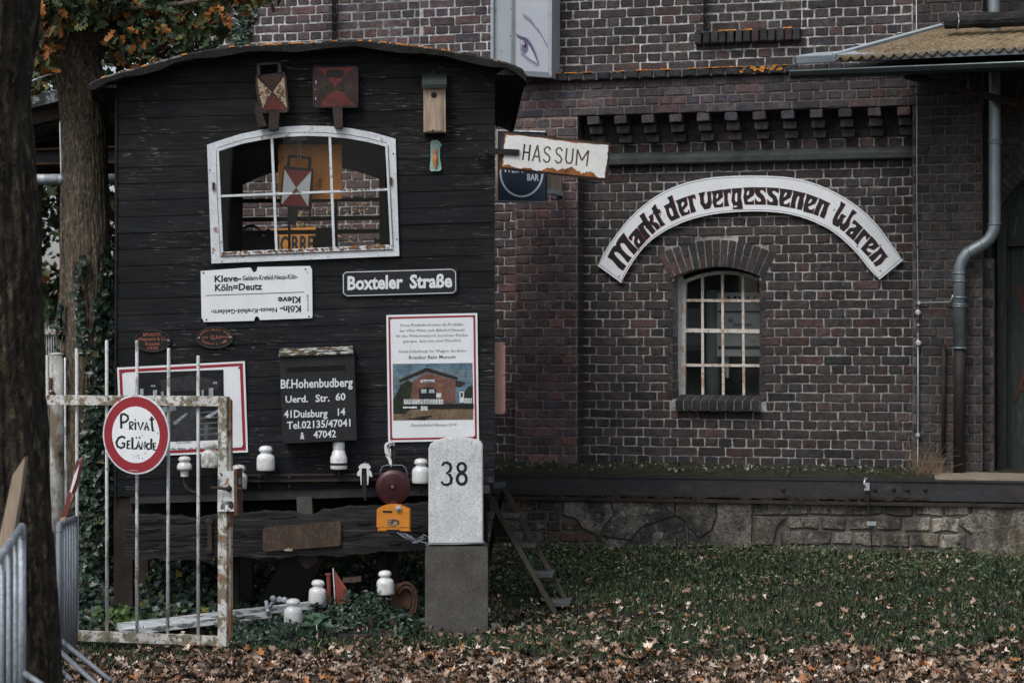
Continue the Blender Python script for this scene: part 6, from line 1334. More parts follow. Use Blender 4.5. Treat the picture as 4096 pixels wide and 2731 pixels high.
# ================= step ladder =================
lad = thing('step_ladder', 'old brown wooden step ladder leaning open between the wagon and the platform', 'ladder', at(2240, 2455, 12.95))
yx = lambda P: [(1940+x/2.613, 1900+y/2.613) for x, y in P]
def lb(name, p0, p1, Y0, Y1, wd_, dp_, tint=(1, 1, 1), m=m_ladder):
    mb = MB(); mb.beam(at(*p0, Y0), at(*p1, Y1), wd_, dp_, side=(0, -1, 0), tint=tint); return mb.build(name, m, lad)
lb('front_rail', (1945, 1962), (2222, 2450), 13.25, 12.9, .07, .031); lb('front_rail', (2022, 1960), (2297, 2457), 13.55, 13.2, .07, .031)
for (x0, x1, y0, y1, Y0) in ((1972, 2024, 1923, 1958, 13.4), (2003, 2086, 2041, 2072, 13.33), (2066, 2152, 2161, 2195, 13.22), (2132, 2220, 2280, 2314, 13.1), (2196, 2288, 2395, 2422, 12.98)):
    mb = MB(); a, b, c, d = at(x0, y0+14, Y0), at(x1-8, y0+17, Y0+.02), at(x1, y0+1, Y0+.30), at(x0+6, y0, Y0+.28)
    z_ = (a.z+b.z)/2; q_ = [Vector((v.x, v.y, z_)) for v in (a, b, c, d)]; mb.prism(q_, Vector((0, 0, -.022))); mb.build('tread', mat('tread_grey', (.075, .082, .084), rough=.8, var=.3, fine=.3, bump=.4, over=[((.06, .05, .04), 14, .56, .1, U, .7)]) if y0 == 1923 else bpy.data.materials['tread_grey'], lad)
    mb = MB(); mb.prism([at(x0+3, y0+19, Y0+.01), at(x1-6, y0+20, Y0+.02), at(x1-6, y1+5, Y0+.02), at(x0+3, y1+4, Y0+.01)], Vector((0, .02, 0)), (.55, .55, .5)); mb.build('tread_brace', m_ladder, lad)
lb('back_leg', (2012, 1965), (1984, 2070), 13.55, 13.7, .05, .03, (.6, .6, .6)); lb('back_leg', (1986, 2060), (1948, 2270), 13.7, 13.8, .045, .03, (.6, .6, .6))
mb = MB(); mb.prism([at(*p, 13.62) for p in yx([(110, 400), (140, 390), (280, 690), (275, 705), (92, 705), (85, 520)])], Vector((0, .015, 0)), (.5, .5, .5)); mb.build('side_panel', m_ladder, lad)
mb = MB()
for a, b in (((122, 648), (242, 650)), ((122, 702), (242, 702)), ((122, 648), (122, 702)), ((242, 650), (242, 702))): p, q_ = yx([a, b]); mb.line(Plane(1/13.61, 0), [p, q_], 1.2, 0, (.2, .17, .13))
mb.text(Plane(1/13.61, 0), 'GUTES HOLZ' if 0 else 'Hailo', yx([(132, 672)])[0], (38, 0), (0, -5), 0, (.2, .17, .13), .02, res=1) if 0 else None
mb.build('stamp_frame', m_print, lad)

# ================= white iron gate =================
gt = thing('gate', 'rusty white iron gate with upright bars standing open in front of the wagon', 'gate', GT.at(540, 2590, 0))
def gp(name, pts, w0, w1, m=m_gate, tint=(1, 1, 1), parent=gt): mb = MB(); mb.poly(GT, pts, w0, w1, tint); return mb.build(name, m, parent)
gp('top_rail', [(168, 1618), (874, 1624), (886, 1584), (168, 1580)], -.02, .02); gp('bottom_rail', [(255, 2560), (900, 2583), (871, 2545), (255, 2520)], -.02, .02)
gp('stile', [(872, 1625), (871, 2545), (898, 2584), (905, 2584), (906, 1588), (886, 1585)], -.02, .021)
gp('stile_side', [(906, 2582), (923, 2546), (922, 1602), (906, 1588)], -.03, -.004, mat('rusty_stile_side', (.40, .36, .30), rough=.8, var=.2, fine=.2, bump=.6, over=[((.22, .10, .035), 10, .44, .10, (1, 1, .4), .95), ((.06, .035, .02), 22, .56, .06, U, .8)]))
m_bar = mat('gate_bar', (.60, .62, .62), rough=.7, var=.15, fine=.2, bump=.5, over=[((.14, .11, .06), 20, .52, .10, (1, 1, .4), .75), ((.16, .07, .03), 42, .60, .05, U, .85)])
for xt, xb, yt in ((427, 428, 1360), (548, 548, 1361), (675, 671, 1392), (793, 793, 1422), (188, 200, 1421), (307, 309, 1393)):
    mb = MB(); w_ = -.028 if xt in (675, 307, 188) else -.02
    mb.tube([GT.at(xt, yt, w_), GT.at(xt, yt+6, w_), GT.at((xt+xb)/2, 1980, w_), GT.at(xb, 2545-(900-xb)*.048+10, w_)], [.007, .0098, .0098, .0098], 10); mb.build('bar', m_bar, gt, smooth=True)
gp('lock_case', [(870, 2046), (936, 2044), (935, 1884), (871, 1884)], -.02, .034, mat('lock_paint', (.58, .60, .61), rough=.6, bump=.3, over=[((.10, .11, .13), 8, .54, .03, U, .95), ((.24, .10, .045), 15, .60, .05, U, .9)]))
mb = MB(); mb.poly(GT, [(936, 2058), (949, 2058), (947, 1875), (937, 1876)], -.03, .038); mb.build('strike_plate', m_rust, gt)
mb = MB(); a = GT.at(917, 1953, .034); mb.lathe(a, [(.018, 0), (.016, .012), (.012, .03)], 14, GT.out); mb.tube([GT.at(918, 1954, .06), GT.at(900, 1953, .066), GT.at(843, 1949, .075)], [.011, .009, .0075], 10); mb.tube([GT.at(948, 1953, .03), GT.at(972, 1956, .03)], .009, 10); mb.build('handle', m_rustdark, gt, smooth=True)
mb = MB(); mb.poly(GT, oval(923, 2018, 9, 15, 14), .034, .042); mb.build('keyhole', m_rustdark, gt)
for x, y in ((887, 2031), (887, 1898)): mb = MB(); mb.lathe(GT.at(x, y, .034), [(.007, 0), (.006, .004)], 8, GT.out); mb.build('screw', m_rust, gt)
mb = MB(); mb.poly(GT, [(945, 1936), (958, 1936), (958, 1912), (945, 1912)], -.01, .02); mb.build('latch', m_galv2, gt)
# gate post behind with a hinge and second gate leaf edge
gpst = thing('gate_post', 'thick round gate post with rust and flaking white paint behind the gate', 'post', at(226, 2560, 12.3))
mb = MB(); mb.tube([at(225, 2400, 12.3), at(228, 1800, 12.3), at(225, 1412, 12.3)], .042, 20); mb.build('post', mat('post_paint', (.42, .42, .40), rough=.8, var=.2, fine=.25, bump=.6, over=[((.12, .095, .06), 5, .42, .10, (1, 1, .5), .95), ((.22, .10, .04), 18, .60, .06, U, .8)]), gpst, smooth=True)
mb = MB(); mb.lathe(at(225, 1418, 12.3), [(.045, 0), (.046, .006), (.02, .012), (0, .013)], 18); mb.build('cap', m_bar, gpst)
mb = MB(); mb.beam(at(198, 1576, 12.2), at(242, 1564, 12.4), .02, .03); mb.tube([at(204, 1560, 12.25), at(204, 1510, 12.25)], .009, 8); mb.build('hinge', m_rust, gpst)
mb = MB(); mb.lathe(at(243, 1816, 12.26), [(.016, 0), (.014, .004)], 10, Vector((0, -1, 0))); mb.build('hole', m_black, gpst)
gl2 = thing('gate_leaf', 'second white gate leaf swung back and seen edge on beside the trunk', 'gate', at(215, 2400, 12.5))
for x, y0, r in ((218, 1630, .008), (260, 1430, .006), (264, 1852, .006)): mb = MB(); mb.tube([at(x, y0, 12.5), at(x+4, 2300, 12.4)], r, 8); mb.build('bar', m_bar, gl2, smooth=True)
mb = MB(); mb.prism([at(166, 1405, 12.8), at(182, 1402, 12.9), at(192, 1700, 12.9), at(200, 2080, 12.9), at(166, 2080, 12.8)], Vector((0, .02, 0))); mb.build('grey_plate', m_alu, gl2)

# ================= round private sign =================
cs_ = GT.at(545, 1738, .07); th = math.radians(-23.5)
class Disc(Plane):
    def __init__(s, c, ang):
        s.c = c; s.h = Vector((math.cos(ang), math.sin(ang), 0)); s.out = Vector((math.sin(ang), -math.cos(ang), 0))
    def at(s, px, py, w=0):
        d = Vector(((px-CX)/F, 1, (CY-py)/F)); o = Vector((0, 0, H)); t = ((s.c+s.out*w)-o).dot(s.out)/d.dot(s.out); return o+d*t
DS = Disc(cs_, th)
R1 = .2285
ps = thing('private_sign', 'round red and white sign with hand painted black letters wired to the gate bars', 'sign', cs_-Vector((0, 0, R1)))
mb = MB(); mb.lathe(cs_, [(R1, -.006), (R1+.002, 0), (R1, .004), (R1-.009, .004)], 56, DS.out); mb.build('rim', m_wframe, ps)
mb = MB(); mb.lathe(cs_, [(R1-.009, -.003), (R1-.009, .0048), (0, .0048)], 56, DS.out); mb.build('red_ring', m_red, ps)
mb = MB(); mb.lathe(cs_+DS.out*.0048, [(R1*.715, -.001), (R1*.715, .0008), (0, .0008)], 48, DS.out); mb.build('white_field', m_white, ps)
w_ = .0064; ax_ = lambda P: [(x/2.24, 1300+y/2.24) for x, y in P]
for i, (p_, wd_) in enumerate([([(1086, 795), (1084, 860), (1088, 925)], 7), ([(1085, 800), (1115, 795), (1145, 815), (1148, 840), (1130, 862), (1090, 875)], 7), ([(1162, 868), (1164, 936)], 5), ([(1162, 870), (1185, 865), (1196, 880), (1184, 898), (1166, 904), (1190, 936)], 5), ([(1213, 868), (1213, 938)], 5.5), ([(1208, 845), (1216, 850)], 6), ([(1236, 868), (1258, 935), (1284, 868)], 6), ([(1296, 940), (1312, 868), (1332, 942)], 6), ([(1300, 912), (1328, 912)], 5), ([(1358, 818), (1362, 900), (1368, 945), (1380, 942)], 6.5), ([(1340, 848), (1382, 840)], 6),
        ([(1122, 1012), (1095, 996), (1062, 1010), (1042, 1050), (1052, 1085), (1085, 1100), (1112, 1088), (1116, 1058), (1090, 1058)], 7), ([(1142, 1036), (1140, 1104), (1168, 1104)], 5.5), ([(1140, 1038), (1166, 1036)], 5), ([(1142, 1070), (1162, 1068)], 5), ([(1186, 1005), (1186, 1106), (1216, 1104)], 7), ([(1222, 1110), (1240, 1040), (1258, 1112)], 6), ([(1228, 1084), (1254, 1084)], 5), ([(1218, 1000), (1226, 1014)], 4.5), ([(1246, 1000), (1254, 1014)], 4.5), ([(1270, 1112), (1272, 1046), (1298, 1112), (1300, 1042)], 6), ([(1342, 1060), (1322, 1062), (1312, 1085), (1322, 1110), (1345, 1106)], 6), ([(1356, 1015), (1354, 1112)], 6.5), ([(1396, 1056), (1374, 1058), (1376, 1116), (1398, 1116)], 5.5), ([(1376, 1086), (1394, 1086)], 5)]):
    mb = MB(); mb.line(DS, ax_(p_), wd_*1.28, w_+i*1e-5, (.012, .014, .016)); mb.build('letter_stroke', m_print, ps)
mb = MB()
for i in range(16): x, y = 1176+random.random()*72, 1160+random.random()*36; mb.line(DS, ax_([(x, y), (x+8, y+2)]), 1.4, w_, (.15, .15, .15))
for x, y in ((1274, 990), (1412, 968), (1276, 1196), (1300, 1150)): mb.line(DS, ax_([(x-5, y), (x+5, y-3)]), 3, w_, (.05, .05, .05))
mb.build('paint_specks', m_print, ps, kind='stuff')
mb = MB(); mb.tube([DS.at(*p, .004) for p in ax_([(1160, 1298), (1165, 1302), (1232, 1304), (1238, 1308)])], .0035, 6); mb.tube([DS.at(*p, .004) for p in ax_([(1190, 640), (1212, 622), (1240, 640)])], .002, 6); mb.build('tie', m_lwood, ps)

# ================= things under and before the wagon =================
# white crossarm plank with its iron fitting
ca = thing('crossarm', 'peeling white wooden crossarm plank lying slanted through the gate foot', 'plank', at(800, 2520, 12.1))
mb = MB(); mb.beam(at(470, 2506, 12.05), at(1300, 2412, 12.35), .036, .10, tint=(1, 1, 1)); mb.build('upper_board', m_wwood, ca); mb = MB(); mb.beam(at(478, 2530, 11.98), at(1085, 2455, 12.2), .036, .05); mb.build('lower_board', m_wwood, ca)
mb = MB(); mb.tube([at(x, y, 12.15) for x, y in ((1064, 2400), (1070, 2430), (1076, 2462))], [.012, .014, .012], 8); mb.tube([at(x, y, 12.15) for x, y in ((1070, 2440), (1090, 2410), (1110, 2398), (1180, 2404))], .012, 8)
for x, y in ((1092, 2392), (1118, 2396), (1138, 2398)): mb.lathe(at(x, y, 12.13), [(.018, -.015), (.018, .01), (.010, .012)], 12, Vector((0, -1, 0)))
mb.lathe(at(1072, 2440, 12.12), [(.014, -.01), (.013, .014), (0, .016)], 10, Vector((0, -1, 0))); mb.build('iron_fitting', m_galv, ca, smooth=True)
# red lead fin and post
rf = thing('red_fin', 'triangular brick red steel fin standing in the shrubs under the wagon', 'signal part', at(1355, 2405, 12.3))
mb = MB(); mb.prism([at(1334, 2270, 12.32), at(1340, 2282, 12.28), at(1398, 2370, 12.25), at(1392, 2400, 12.25), at(1380, 2412, 12.25), at(1342, 2414, 12.3)], Vector((-.006, .02, 0))); mb.build('fin', m_redbrown, rf)
mb = MB(); mb.beam(at(1333, 2272, 12.3), at(1341, 2412, 12.3), .006, .03); mb.build('fin_edge', m_wframe, rf); mb = MB(); mb.tube([at(1314, 2296, 12.35), at(1318, 2420, 12.35)], .013, 10); mb.lathe(at(1313, 2298, 12.35), [(.02, 0), (.018, .01)], 10); mb.build('stub_post', m_redbrown, rf)
# rusty rail ends and shoe
rr = thing('rail_piece', 'short rusty piece of railway rail standing on end before the periwinkle', 'rail', at(1572, 2530, 12.0))
mb = MB(); q = [(1562, 2480), (1586, 2480), (1586, 2489), (1577, 2492), (1577, 2520), (1590, 2527), (1590, 2533), (1552, 2533), (1552, 2527), (1566, 2520), (1566, 2492), (1562, 2489)]; mb.prism([at(*p, 12.0) for p in q], Vector((-.05, .35, .0))); mb.build('rail', m_rust, rr)
tp_ = MB(); tp_.prism([at(*p, 12.02) for p in ((1398, 2500), (1440, 2478), (1488, 2460), (1494, 2500), (1470, 2515), (1400, 2525))], Vector((0, .04, -.01))); tag(tp_.build('iron_plate', m_rustdark), 'tilted rusty iron plate poking out of the periwinkle', 'plate')
tp_ = MB(); tp_.prism([at(*p, 11.95) for p in ((1360, 2535), (1600, 2535), (1602, 2562), (1358, 2560))], Vector((0, .25, 0))); tag(tp_.build('sleeper', m_wood, ), 'dark half buried timber sleeper in front of the periwinkle', 'sleeper')
sh = MB(); 
for r_ in (.085, .065): sh.tube([at(1625, 2400, 12.4)+Vector((r_*math.cos(t)*.8, -.02, r_*1.3*math.sin(t))) for t in np.linspace(-1.2, 2.6, 14)], .012, 8)
sh.prism([at(*p, 12.4) for p in ((1560, 2345), (1600, 2330), (1650, 2390), (1640, 2430), (1560, 2430))], Vector((0, .03, 0))); tag(sh.build('brake_shoe', m_rust), 'rusty curved brake shoe leaning beside the concrete block', 'brake shoe')
bt_ = MB(); bt_.beam(at(1372, 2318, 13.0), at(1445, 2314, 13.0), .03, .06); tag(bt_.build('offcut', m_lwood), 'short pale timber offcut lying in the dark under the wagon', 'offcut')
# barriers at the lower left
m_b1 = m_galv
def barrier(lb_, p0, p1, ybot0, ybot1, Y0, Y1, nb, m, rad, feet):
    r = thing('barrier', lb_, 'barrier', at(p1[0], ybot1, Y1)); a, b = at(*p0, Y0), at(*p1, Y1)
    mb = MB(); mb.tube([a-Vector((0, 0, .04)), a, b, b-Vector((0, 0, .04))], rad, 12); mb.build('top_rail', m, r, smooth=True)
    a2, b2 = at(p0[0], ybot0, Y0), at(p1[0], ybot1, Y1)
    for i in range(nb+1):
        t = i/nb; p = a.lerp(b, t); q = Vector((p.x+(a2.x-a.x)*(1-t)+(b2.x-b.x)*t, p.y, a2.z+(b2.z-a2.z)*t)); mb = MB(); mb.tube([p, q], rad*(1 if i in (0, nb) else .62), 8); mb.build('bar', m, r, smooth=True)
    for f_ in feet: mb = MB(); mb.tube([at(*f_[0], f_[2]), at(*f_[1], f_[3])], rad*.8, 8); mb.build('foot', m, r, smooth=True)
    return r
barrier('white flaked crowd barrier nearest the camera at the left edge', (-140, 2420), (88, 2106), 3250, 3000, 6.2, 6.9, 8, m_galv, .0145, [((95, 2690), (170, 2740), 6.9, 6.8)])
barrier('blue grey crowd barrier seen almost edge on behind the near trunk', (236, 2098), (300, 2072), 2640, 2625, 10.6, 11.6, 6, m_galv2, .017, [((240, 2556), (445, 2722), 10.7, 10.3), ((236, 2600), (395, 2745), 10.6, 10.1), ((236, 2672), (330, 2760), 10.6, 10.1), ((440, 2712), (462, 2735), 10.35, 10.3)])
mb = MB(); mb.prism([at(*p, 7.1) for p in ((100, 1826), (84, 1960), (48, 2170), (-10, 2420), (-60, 2420), (50, 1900))], Vector((.0, .05, 0))); tag(mb.build('stake', m_lwood), 'pale pointed wooden board leaning behind the nearest barrier', 'board')
mb = MB(); mb.prism([at(*p, 10.9) for p in ((334, 1823), (312, 1930), (266, 2066), (240, 2070), (262, 2010), (306, 1840))], Vector((.0, .03, 0))); o = tag(mb.build('warning_board', mat('dull_red', (.17, .045, .04), rough=.7, var=.2, fine=.2, over=[((.35, .33, .32), 12, .56, .06, U, .6)])), 'narrow red warning board seen edge on above the blue grey barrier', 'warning board')
mb = MB(); mb.prism([at(*p, 10.89) for p in ((318, 1856), (306, 1912), (286, 1970), (280, 1964), (296, 1900))], Vector((.0, .004, 0))); mb.build('white_mark', m_white, o)
mb = MB(); mb.prism([at(*p, 10.9) for p in ((266, 2066), (240, 2070), (236, 2092), (262, 2080))], Vector((.0, .03, 0))); mb.build('wooden_foot', m_lwood, o)

# ================= shed and pipe far left =================
shd = thing('shed', 'dark open shed with a grey felt roof edge behind the left trees', 'shed', at(150, 2100, 17))
def sp(name, P, Y, dep, m, tint=(1, 1, 1)): mb = MB(); mb.prism([at(*p, Y) for p in P], Vector((0, dep, 0)), tint); return mb.build(name, m, shd)
sp('roof_edge', [(-300, 480), (470, 300), (470, 345), (-300, 540)], 15.6, 2.0, m_felt); sp('fascia', [(-300, 530), (470, 343), (470, 420), (-300, 600)], 15.7, .1, m_rustdark)
sp('back_wall', [(-400, 735), (640, 735), (640, 300), (-400, 500)], 17.4, .1, m_dark)
sp('steel_beam', [(-300, 608), (470, 583), (470, 590), (-300, 617)], 15.9, .15, m_rust); sp('beam_web', [(-300, 617), (470, 590), (470, 645), (-300, 660)], 15.98, .02, m_steel); sp('beam_flange', [(-300, 660), (470, 645), (470, 652), (-300, 668)], 15.9, .15, m_rust)
for i in range(3): sp('rafter', [(100+i*90, 560-i*14), (300+i*80, 505-i*10), (300+i*80, 515-i*10), (100+i*90, 575-i*14)], 16.4, .1, m_rustdark)
mb = MB(); mb.tube([at(-400, 722, 15.2), at(640, 716, 15.2)], .042, 18); zp = mb.build('zinc_pipe', m_galv, smooth=True); tag(zp, 'thick horizontal zinc pipe passing behind the left tree trunks', 'pipe')
for x in (246,): mb = MB(); mb.lathe(at(x, 719, 15.2)-Vector((.012, 0, 0)), [(.045, 0), (.046, .012), (.045, .024)], 18, Vector((1, 0, 0))); mb.build('collar', m_galv, zp)
mb = MB(); mb.tube([at(250, 476, 15.1), at(243, 484, 15.1), at(240, 500, 15.1), at(244, 680, 15.1), at(248, 708, 15.1)], .0055, 6); tag(mb.build('cable', m_porc, smooth=True), 'thin white cable hanging down to the zinc pipe left of the trunk', 'cable')
mb = MB(); mb.tube([at(682, -60, 16.5), at(684, 300, 16.5)], .004, 6); tag(mb.build('cable', m_porc, smooth=True), 'thin white cable hanging vertically in the oak leaves', 'cable')
mb = MB(); mb.tube([at(797, -200, 16.3), at(797, 420, 16.3)], .045, 16); tag(mb.build('white_pipe', m_porc, smooth=True), 'white downpipe showing between oak leaves above the wagon roof', 'drainpipe')
mb = MB(); mb.tube([at(100, 336, 12.6), at(160, 312, 12.9), at(224, 292, 13.2)], .007, 6); tag(mb.build('hose', m_porc, smooth=True), 'pale hose curving past the left trunk under the oak leaves', 'hose')
# far railing
ff = thing('railing', 'rusty white picket railing far off between the two left trunks', 'fence', at(200, 1420, 19))
mb = MB(); mb.beam(at(120, 1325, 19), at(290, 1328, 19), .05, .03); mb.build('rail', m_gate, ff)
for i in range(12):
    x = 158+i*9.5; mb = MB(); mb.tube([at(x, 1255+(i*37 % 50) if i % 4 == 0 else 1330, 19.02), at(x, 1425, 19.02)], .006, 6); mb.build('picket', m_bar, ff)
# ================= vegetation =================
from mathutils import noise as mn
def leaf_shape(kind):
    if kind == 'oak': o = [(0, -.5), (.07, -.38), (.20, -.32), (.10, -.2), (.28, -.08), (.14, .03), (.34, .17), (.15, .24), (.2, .42), (0, .5)]
    elif kind == 'maple': o = [(0, -.5), (.05, -.3), (.30, -.38), (.24, -.16), (.5, -.02), (.34, .06), (.42, .30), (.2, .22), (.12, .34), (0, .55)]
    elif kind == 'ivy': o = [(0, -.42), (.22, -.46), (.26, -.22), (.5, -.04), (.26, .1), (0, .55)]
    elif kind == 'oval': o = [(0, -.5), (.16, -.25), (.21, .05), (.12, .32), (0, .5)]
    elif kind == 'nettle': o = [(0, -.5), (.16, -.38), (.22, -.3), (.22, -.22), (.28, -.12), (.24, -.06), (.24, .06), (.18, .1), (.16, .22), (.1, .26), (0, .52)]
    full = o+[(-x, y) for x, y in o[-2:0:-1]]
    K = len(full); V = np.array([(x, y, 0) for x, y in full]+[(0, 0, 0)], dtype=np.float64)
    T = np.array([(i, (i+1) % K, K) for i in range(K)], dtype=np.int64); return V, T
def scatter(name, kind, pos, nrm, size, tint, m, curl=.35, parent=None, st='stuff', shape=None):
    V, T = shape or leaf_shape(kind); N = len(pos); K = len(V); pos = np.asarray(pos, float); nrm = np.asarray(nrm, float)
    nrm /= np.linalg.norm(nrm, axis=1, keepdims=True)+1e-9; r = rng.normal(size=(N, 3)); t = np.cross(nrm, r); t /= np.linalg.norm(t, axis=1, keepdims=True)+1e-9; b = np.cross(nrm, t)
    size = np.broadcast_to(np.asarray(size, float), (N,)); c1 = rng.uniform(-1, 1, N)*curl; c2 = rng.uniform(.1, 1, N)*curl; X, Y_, Z0 = V[:, 0], V[:, 1], V[:, 2]
    Z = Z0[None]+c1[:, None]*(Y_**2*1.6)[None]+c2[:, None]*np.abs(X)[None]*1.3+rng.normal(size=(N, K))*.05*min(1, curl*3)
    P = pos[:, None]+size[:, None, None]*(X[None, :, None]*t[:, None]+Y_[None, :, None]*b[:, None]+Z[:, :, None]*nrm[:, None])
    Fa = (T[None]+(np.arange(N)*K)[:, None, None]).reshape(-1, T.shape[1]); C = np.repeat(np.asarray(tint, float), K, axis=0)
    o = fast_mesh(name, P.reshape(-1, 3), Fa, C, m, parent, st); return o
def pal(N, cols, w, var=.3):
    c = np.array(cols)[rng.choice(len(cols), N, p=np.array(w)/sum(w))]; return c*rng.uniform(1-var, 1+var, (N, 1))
def fld(x, y, f=1.0, s=0): return np.sin(x*f*1.7+s)*np.cos(y*f*2.1+s*2)+.6*np.sin(x*f*4.1+y*f*3.3+s*3)+.4*np.cos(y*f*7.3-x*f*5.2+s)
# ---- grass ----
def grass(N, x0, x1, y0, y1, hgt, dens, cols, w, name='grass', lean=1.1):
    x = rng.uniform(x0, x1, N); y = rng.uniform(y0, y1, N); k = dens(x, y) > rng.uniform(0, 1, N); x, y = x[k], y[k]; N = len(x)
    h_ = hgt*rng.uniform(.5, 1.3, N)*(1+.35*fld(x, y, 2, 1)); a = rng.uniform(0, 2*np.pi, N); wd_ = rng.uniform(.0022, .0045, N); ln = rng.uniform(.1, 1, N)*lean*h_
    z = gz(x, y)-.004; cx_, sy_ = np.cos(a), np.sin(a); P = np.zeros((N, 5, 3))
    for i, (s_, hh, l) in enumerate(((-1, 0, 0), (1, 0, 0), (-.8, .55, .3), (.8, .55, .3), (0, 1, 1))):
        P[:, i, 0] = x-sy_*wd_*s_+cx_*ln*l; P[:, i, 1] = y+cx_*wd_*s_+sy_*ln*l; P[:, i, 2] = z+h_*hh
    T = np.array([(0, 1, 2), (1, 3, 2), (2, 3, 4)]); Fa = (T[None]+(np.arange(N)*5)[:, None, None]).reshape(-1, 3); C = np.repeat(pal(N, cols, w, .35), 5, axis=0)
    o = fast_mesh(name, P.reshape(-1, 3), Fa, C, m_grass, kind='stuff'); return o
def px_of(x, y): return CX+x/y*F
def leafy(x, y):      # where fallen leaves lie thick
    p = px_of(x, y); f = np.clip((11.62-y)/1.1+.22*fld(x, y, 1.3, 4)+.12*fld(x, y, 5, 1), 0, 1); g = np.clip(1-np.abs((y-12.75)/.75), 0, 1)*np.clip((3050-p)/700, 0, 1)*(p > 1900)*.75
    return np.maximum(f*np.where(p > 2500, .8, 1), g)
GC = [(.026, .050, .024), (.042, .070, .030), (.075, .095, .042), (.017, .030, .019), (.15, .14, .08)]
gr = grass(330000, -4.9, 5.6, 10.0, 15.85, .036, lambda x, y: np.clip(.95-leafy(x, y)*.97, .03, 1)*np.where((px_of(x, y) < 1660) & (y > 12.0) & (y < 13.3), .25, 1)*np.clip(.75+.3*fld(x, y, 1.5), .2, 1), GC, [5, 5, 3, 3, .9])
tag(gr, 'short dark green grass growing over the lawn in front of the platform', 'grass')
N = 34000; x = rng.uniform(-2.8, 4.8, N); y = rng.uniform(11.6, 15.8, N); k = rng.uniform(0, 1, N) < np.clip((y-13.2)/1.7, .12, 1)*np.clip(.6+.5*fld(x, y, 1.8, 2), .08, 1)*(1-leafy(x, y)); x, y = x[k], y[k]; N = len(x)
cl_ = scatter('clover', 'oval', np.stack([x, y, gz(x, y)+rng.uniform(.02, .075, N)], 1), rng.normal(size=(N, 3))*[.5, .5, .2]+[0, -.35, 1], rng.uniform(.015, .042, N), pal(N, [(.05, .08, .03), (.09, .12, .055), (.03, .05, .026), (.18, .18, .10)], [4, 3, 3.5, 1.2]), m_leaf, .3); tag(cl_, 'low broad leaved clover and weeds along the foot of the platform', 'weeds')
# ---- fallen leaves ----
FC = [(.36, .26, .19), (.19, .115, .075), (.08, .055, .04), (.34, .14, .05), (.58, .49, .41), (.035, .027, .022), (.26, .175, .125)]; FW = [4.5, 4, 3.6, .9, 2.4, 3.6, 4.5]
def fallen(N, x0, x1, y0, y1, dens, zup=.02, s0=.03, s1=.078):
    x = rng.uniform(x0, x1, N); y = rng.uniform(y0, y1, N); k = rng.uniform(0, 1, N) < dens(x, y); x, y = x[k], y[k]; N = len(x)
    n = rng.normal(size=(N, 3))*[.42, .42, .1]+[0, .05, 1]; return np.stack([x, y, gz(x, y)+rng.uniform(.004, 1, N)**1.5*zup+.006], 1), n, rng.uniform(s0, s1, N)
a = fallen(27000, -4.6, 4.2, 9.9, 12.3, lambda x, y: np.clip(leafy(x, y)*1.1, .02, 1), .035)
b = fallen(9000, -1.5, 4.9, 11.4, 15.7, lambda x, y: np.clip(leafy(x, y)*.9, .10+.09*fld(x, y, 2.2, 3), 1), .05, .022, .066)
e_ = fallen(22000, -1.2, 4.9, 11.3, 15.7, lambda x, y: np.clip(.16+.16*fld(x, y, 1.6, 7), 0, .6), .045, .012, .032)
c = fallen(3000, -5, 0, 12, 15.7, lambda x, y: x*0+.5, .06)
P_ = np.concatenate([a[0], b[0], c[0], e_[0]]); N_n = np.concatenate([a[1], b[1], c[1], e_[1]]); S_ = np.concatenate([a[2], b[2], c[2], e_[2]])
kk = rng.choice(3, len(P_), p=[.28, .36, .36])
for i_, (kd, sc_, lb_) in enumerate((('maple', 1, 'brown and orange fallen maple leaves littering the grass and the path edge'), ('oak', 1.1, 'slender fallen oak leaves mixed among the maple leaves on the ground'), ('oval', .8, 'small torn and curled brown leaf scraps between the bigger fallen leaves'))):
    q_ = kk == i_; fo_ = scatter('fallen_leaves', kd, P_[q_], N_n[q_], S_[q_]*sc_, pal(int(q_.sum()), FC, FW, .35), m_leaf, 1.1); tag(fo_, lb_, 'leaves')
# ---- trees ----
def trunk(name, rows, Y, m, parent, n=130, amp=.035, fq=9, sub=5, lean=None, zf=.35):
    """rows: (y pixel, left pixel, right pixel)"""
    V = []; Fq = []; ys_ = [r[0] for r in rows]; Ys = np.arange(ys_[0], ys_[-1], 9.0); m_ = len(Ys)
    for yy in Ys:
        l = float(np.interp(yy, ys_, [r[1] for r in rows])); rr_ = float(np.interp(yy, ys_, [r[2] for r in rows])); c = at((l+rr_)/2, float(yy), Y); R = (rr_-l)/2/F*Y
        for k in range(n):
            t = 2*math.pi*k/n; d = Vector((math.cos(t), math.sin(t), 0)); p = c+d*R; nn = mn.noise(Vector((d.x*fq, d.y*fq, p.z*fq*zf)))+.5*mn.noise(Vector((d.x*fq*2.3, d.y*fq*2.3, p.z*fq*zf*2.5)))+.6*mn.noise(Vector((d.x*1.5, d.y*1.5, p.z*1.2)))
            rg = abs(mn.noise(Vector((d.x*fq*1.5+3, d.y*fq*1.5, p.z*fq*.22+(.8*mn.noise(p*4))))))*1.6+.5*abs(mn.noise(Vector((d.x*fq*4, d.y*fq*4, p.z*fq*.7)))); V.append(tuple(c+d*R*(1+amp*(.5*nn+1.3*min(rg, .8)-.5))))
    for i in range(m_-1):
        for k in range(n): Fq.append((i*n+k, (i+1)*n+k, (i+1)*n+(k+1) % n, i*n+(k+1) % n))
    return fast_mesh(name, V, Fq, (1, 1, 1), m, parent, smooth=True)
t1 = thing('near_tree', 'blurred dark tree trunk closest to the camera along the left edge', 'tree', at(20, 3200, 7.6))
ed = [(-500, 160), (0, 143), (357, 112), (700, 130), (1020, 147), (1280, 156), (1523, 167), (2000, 192), (2140, 205), (2700, 236), (3260, 290)]
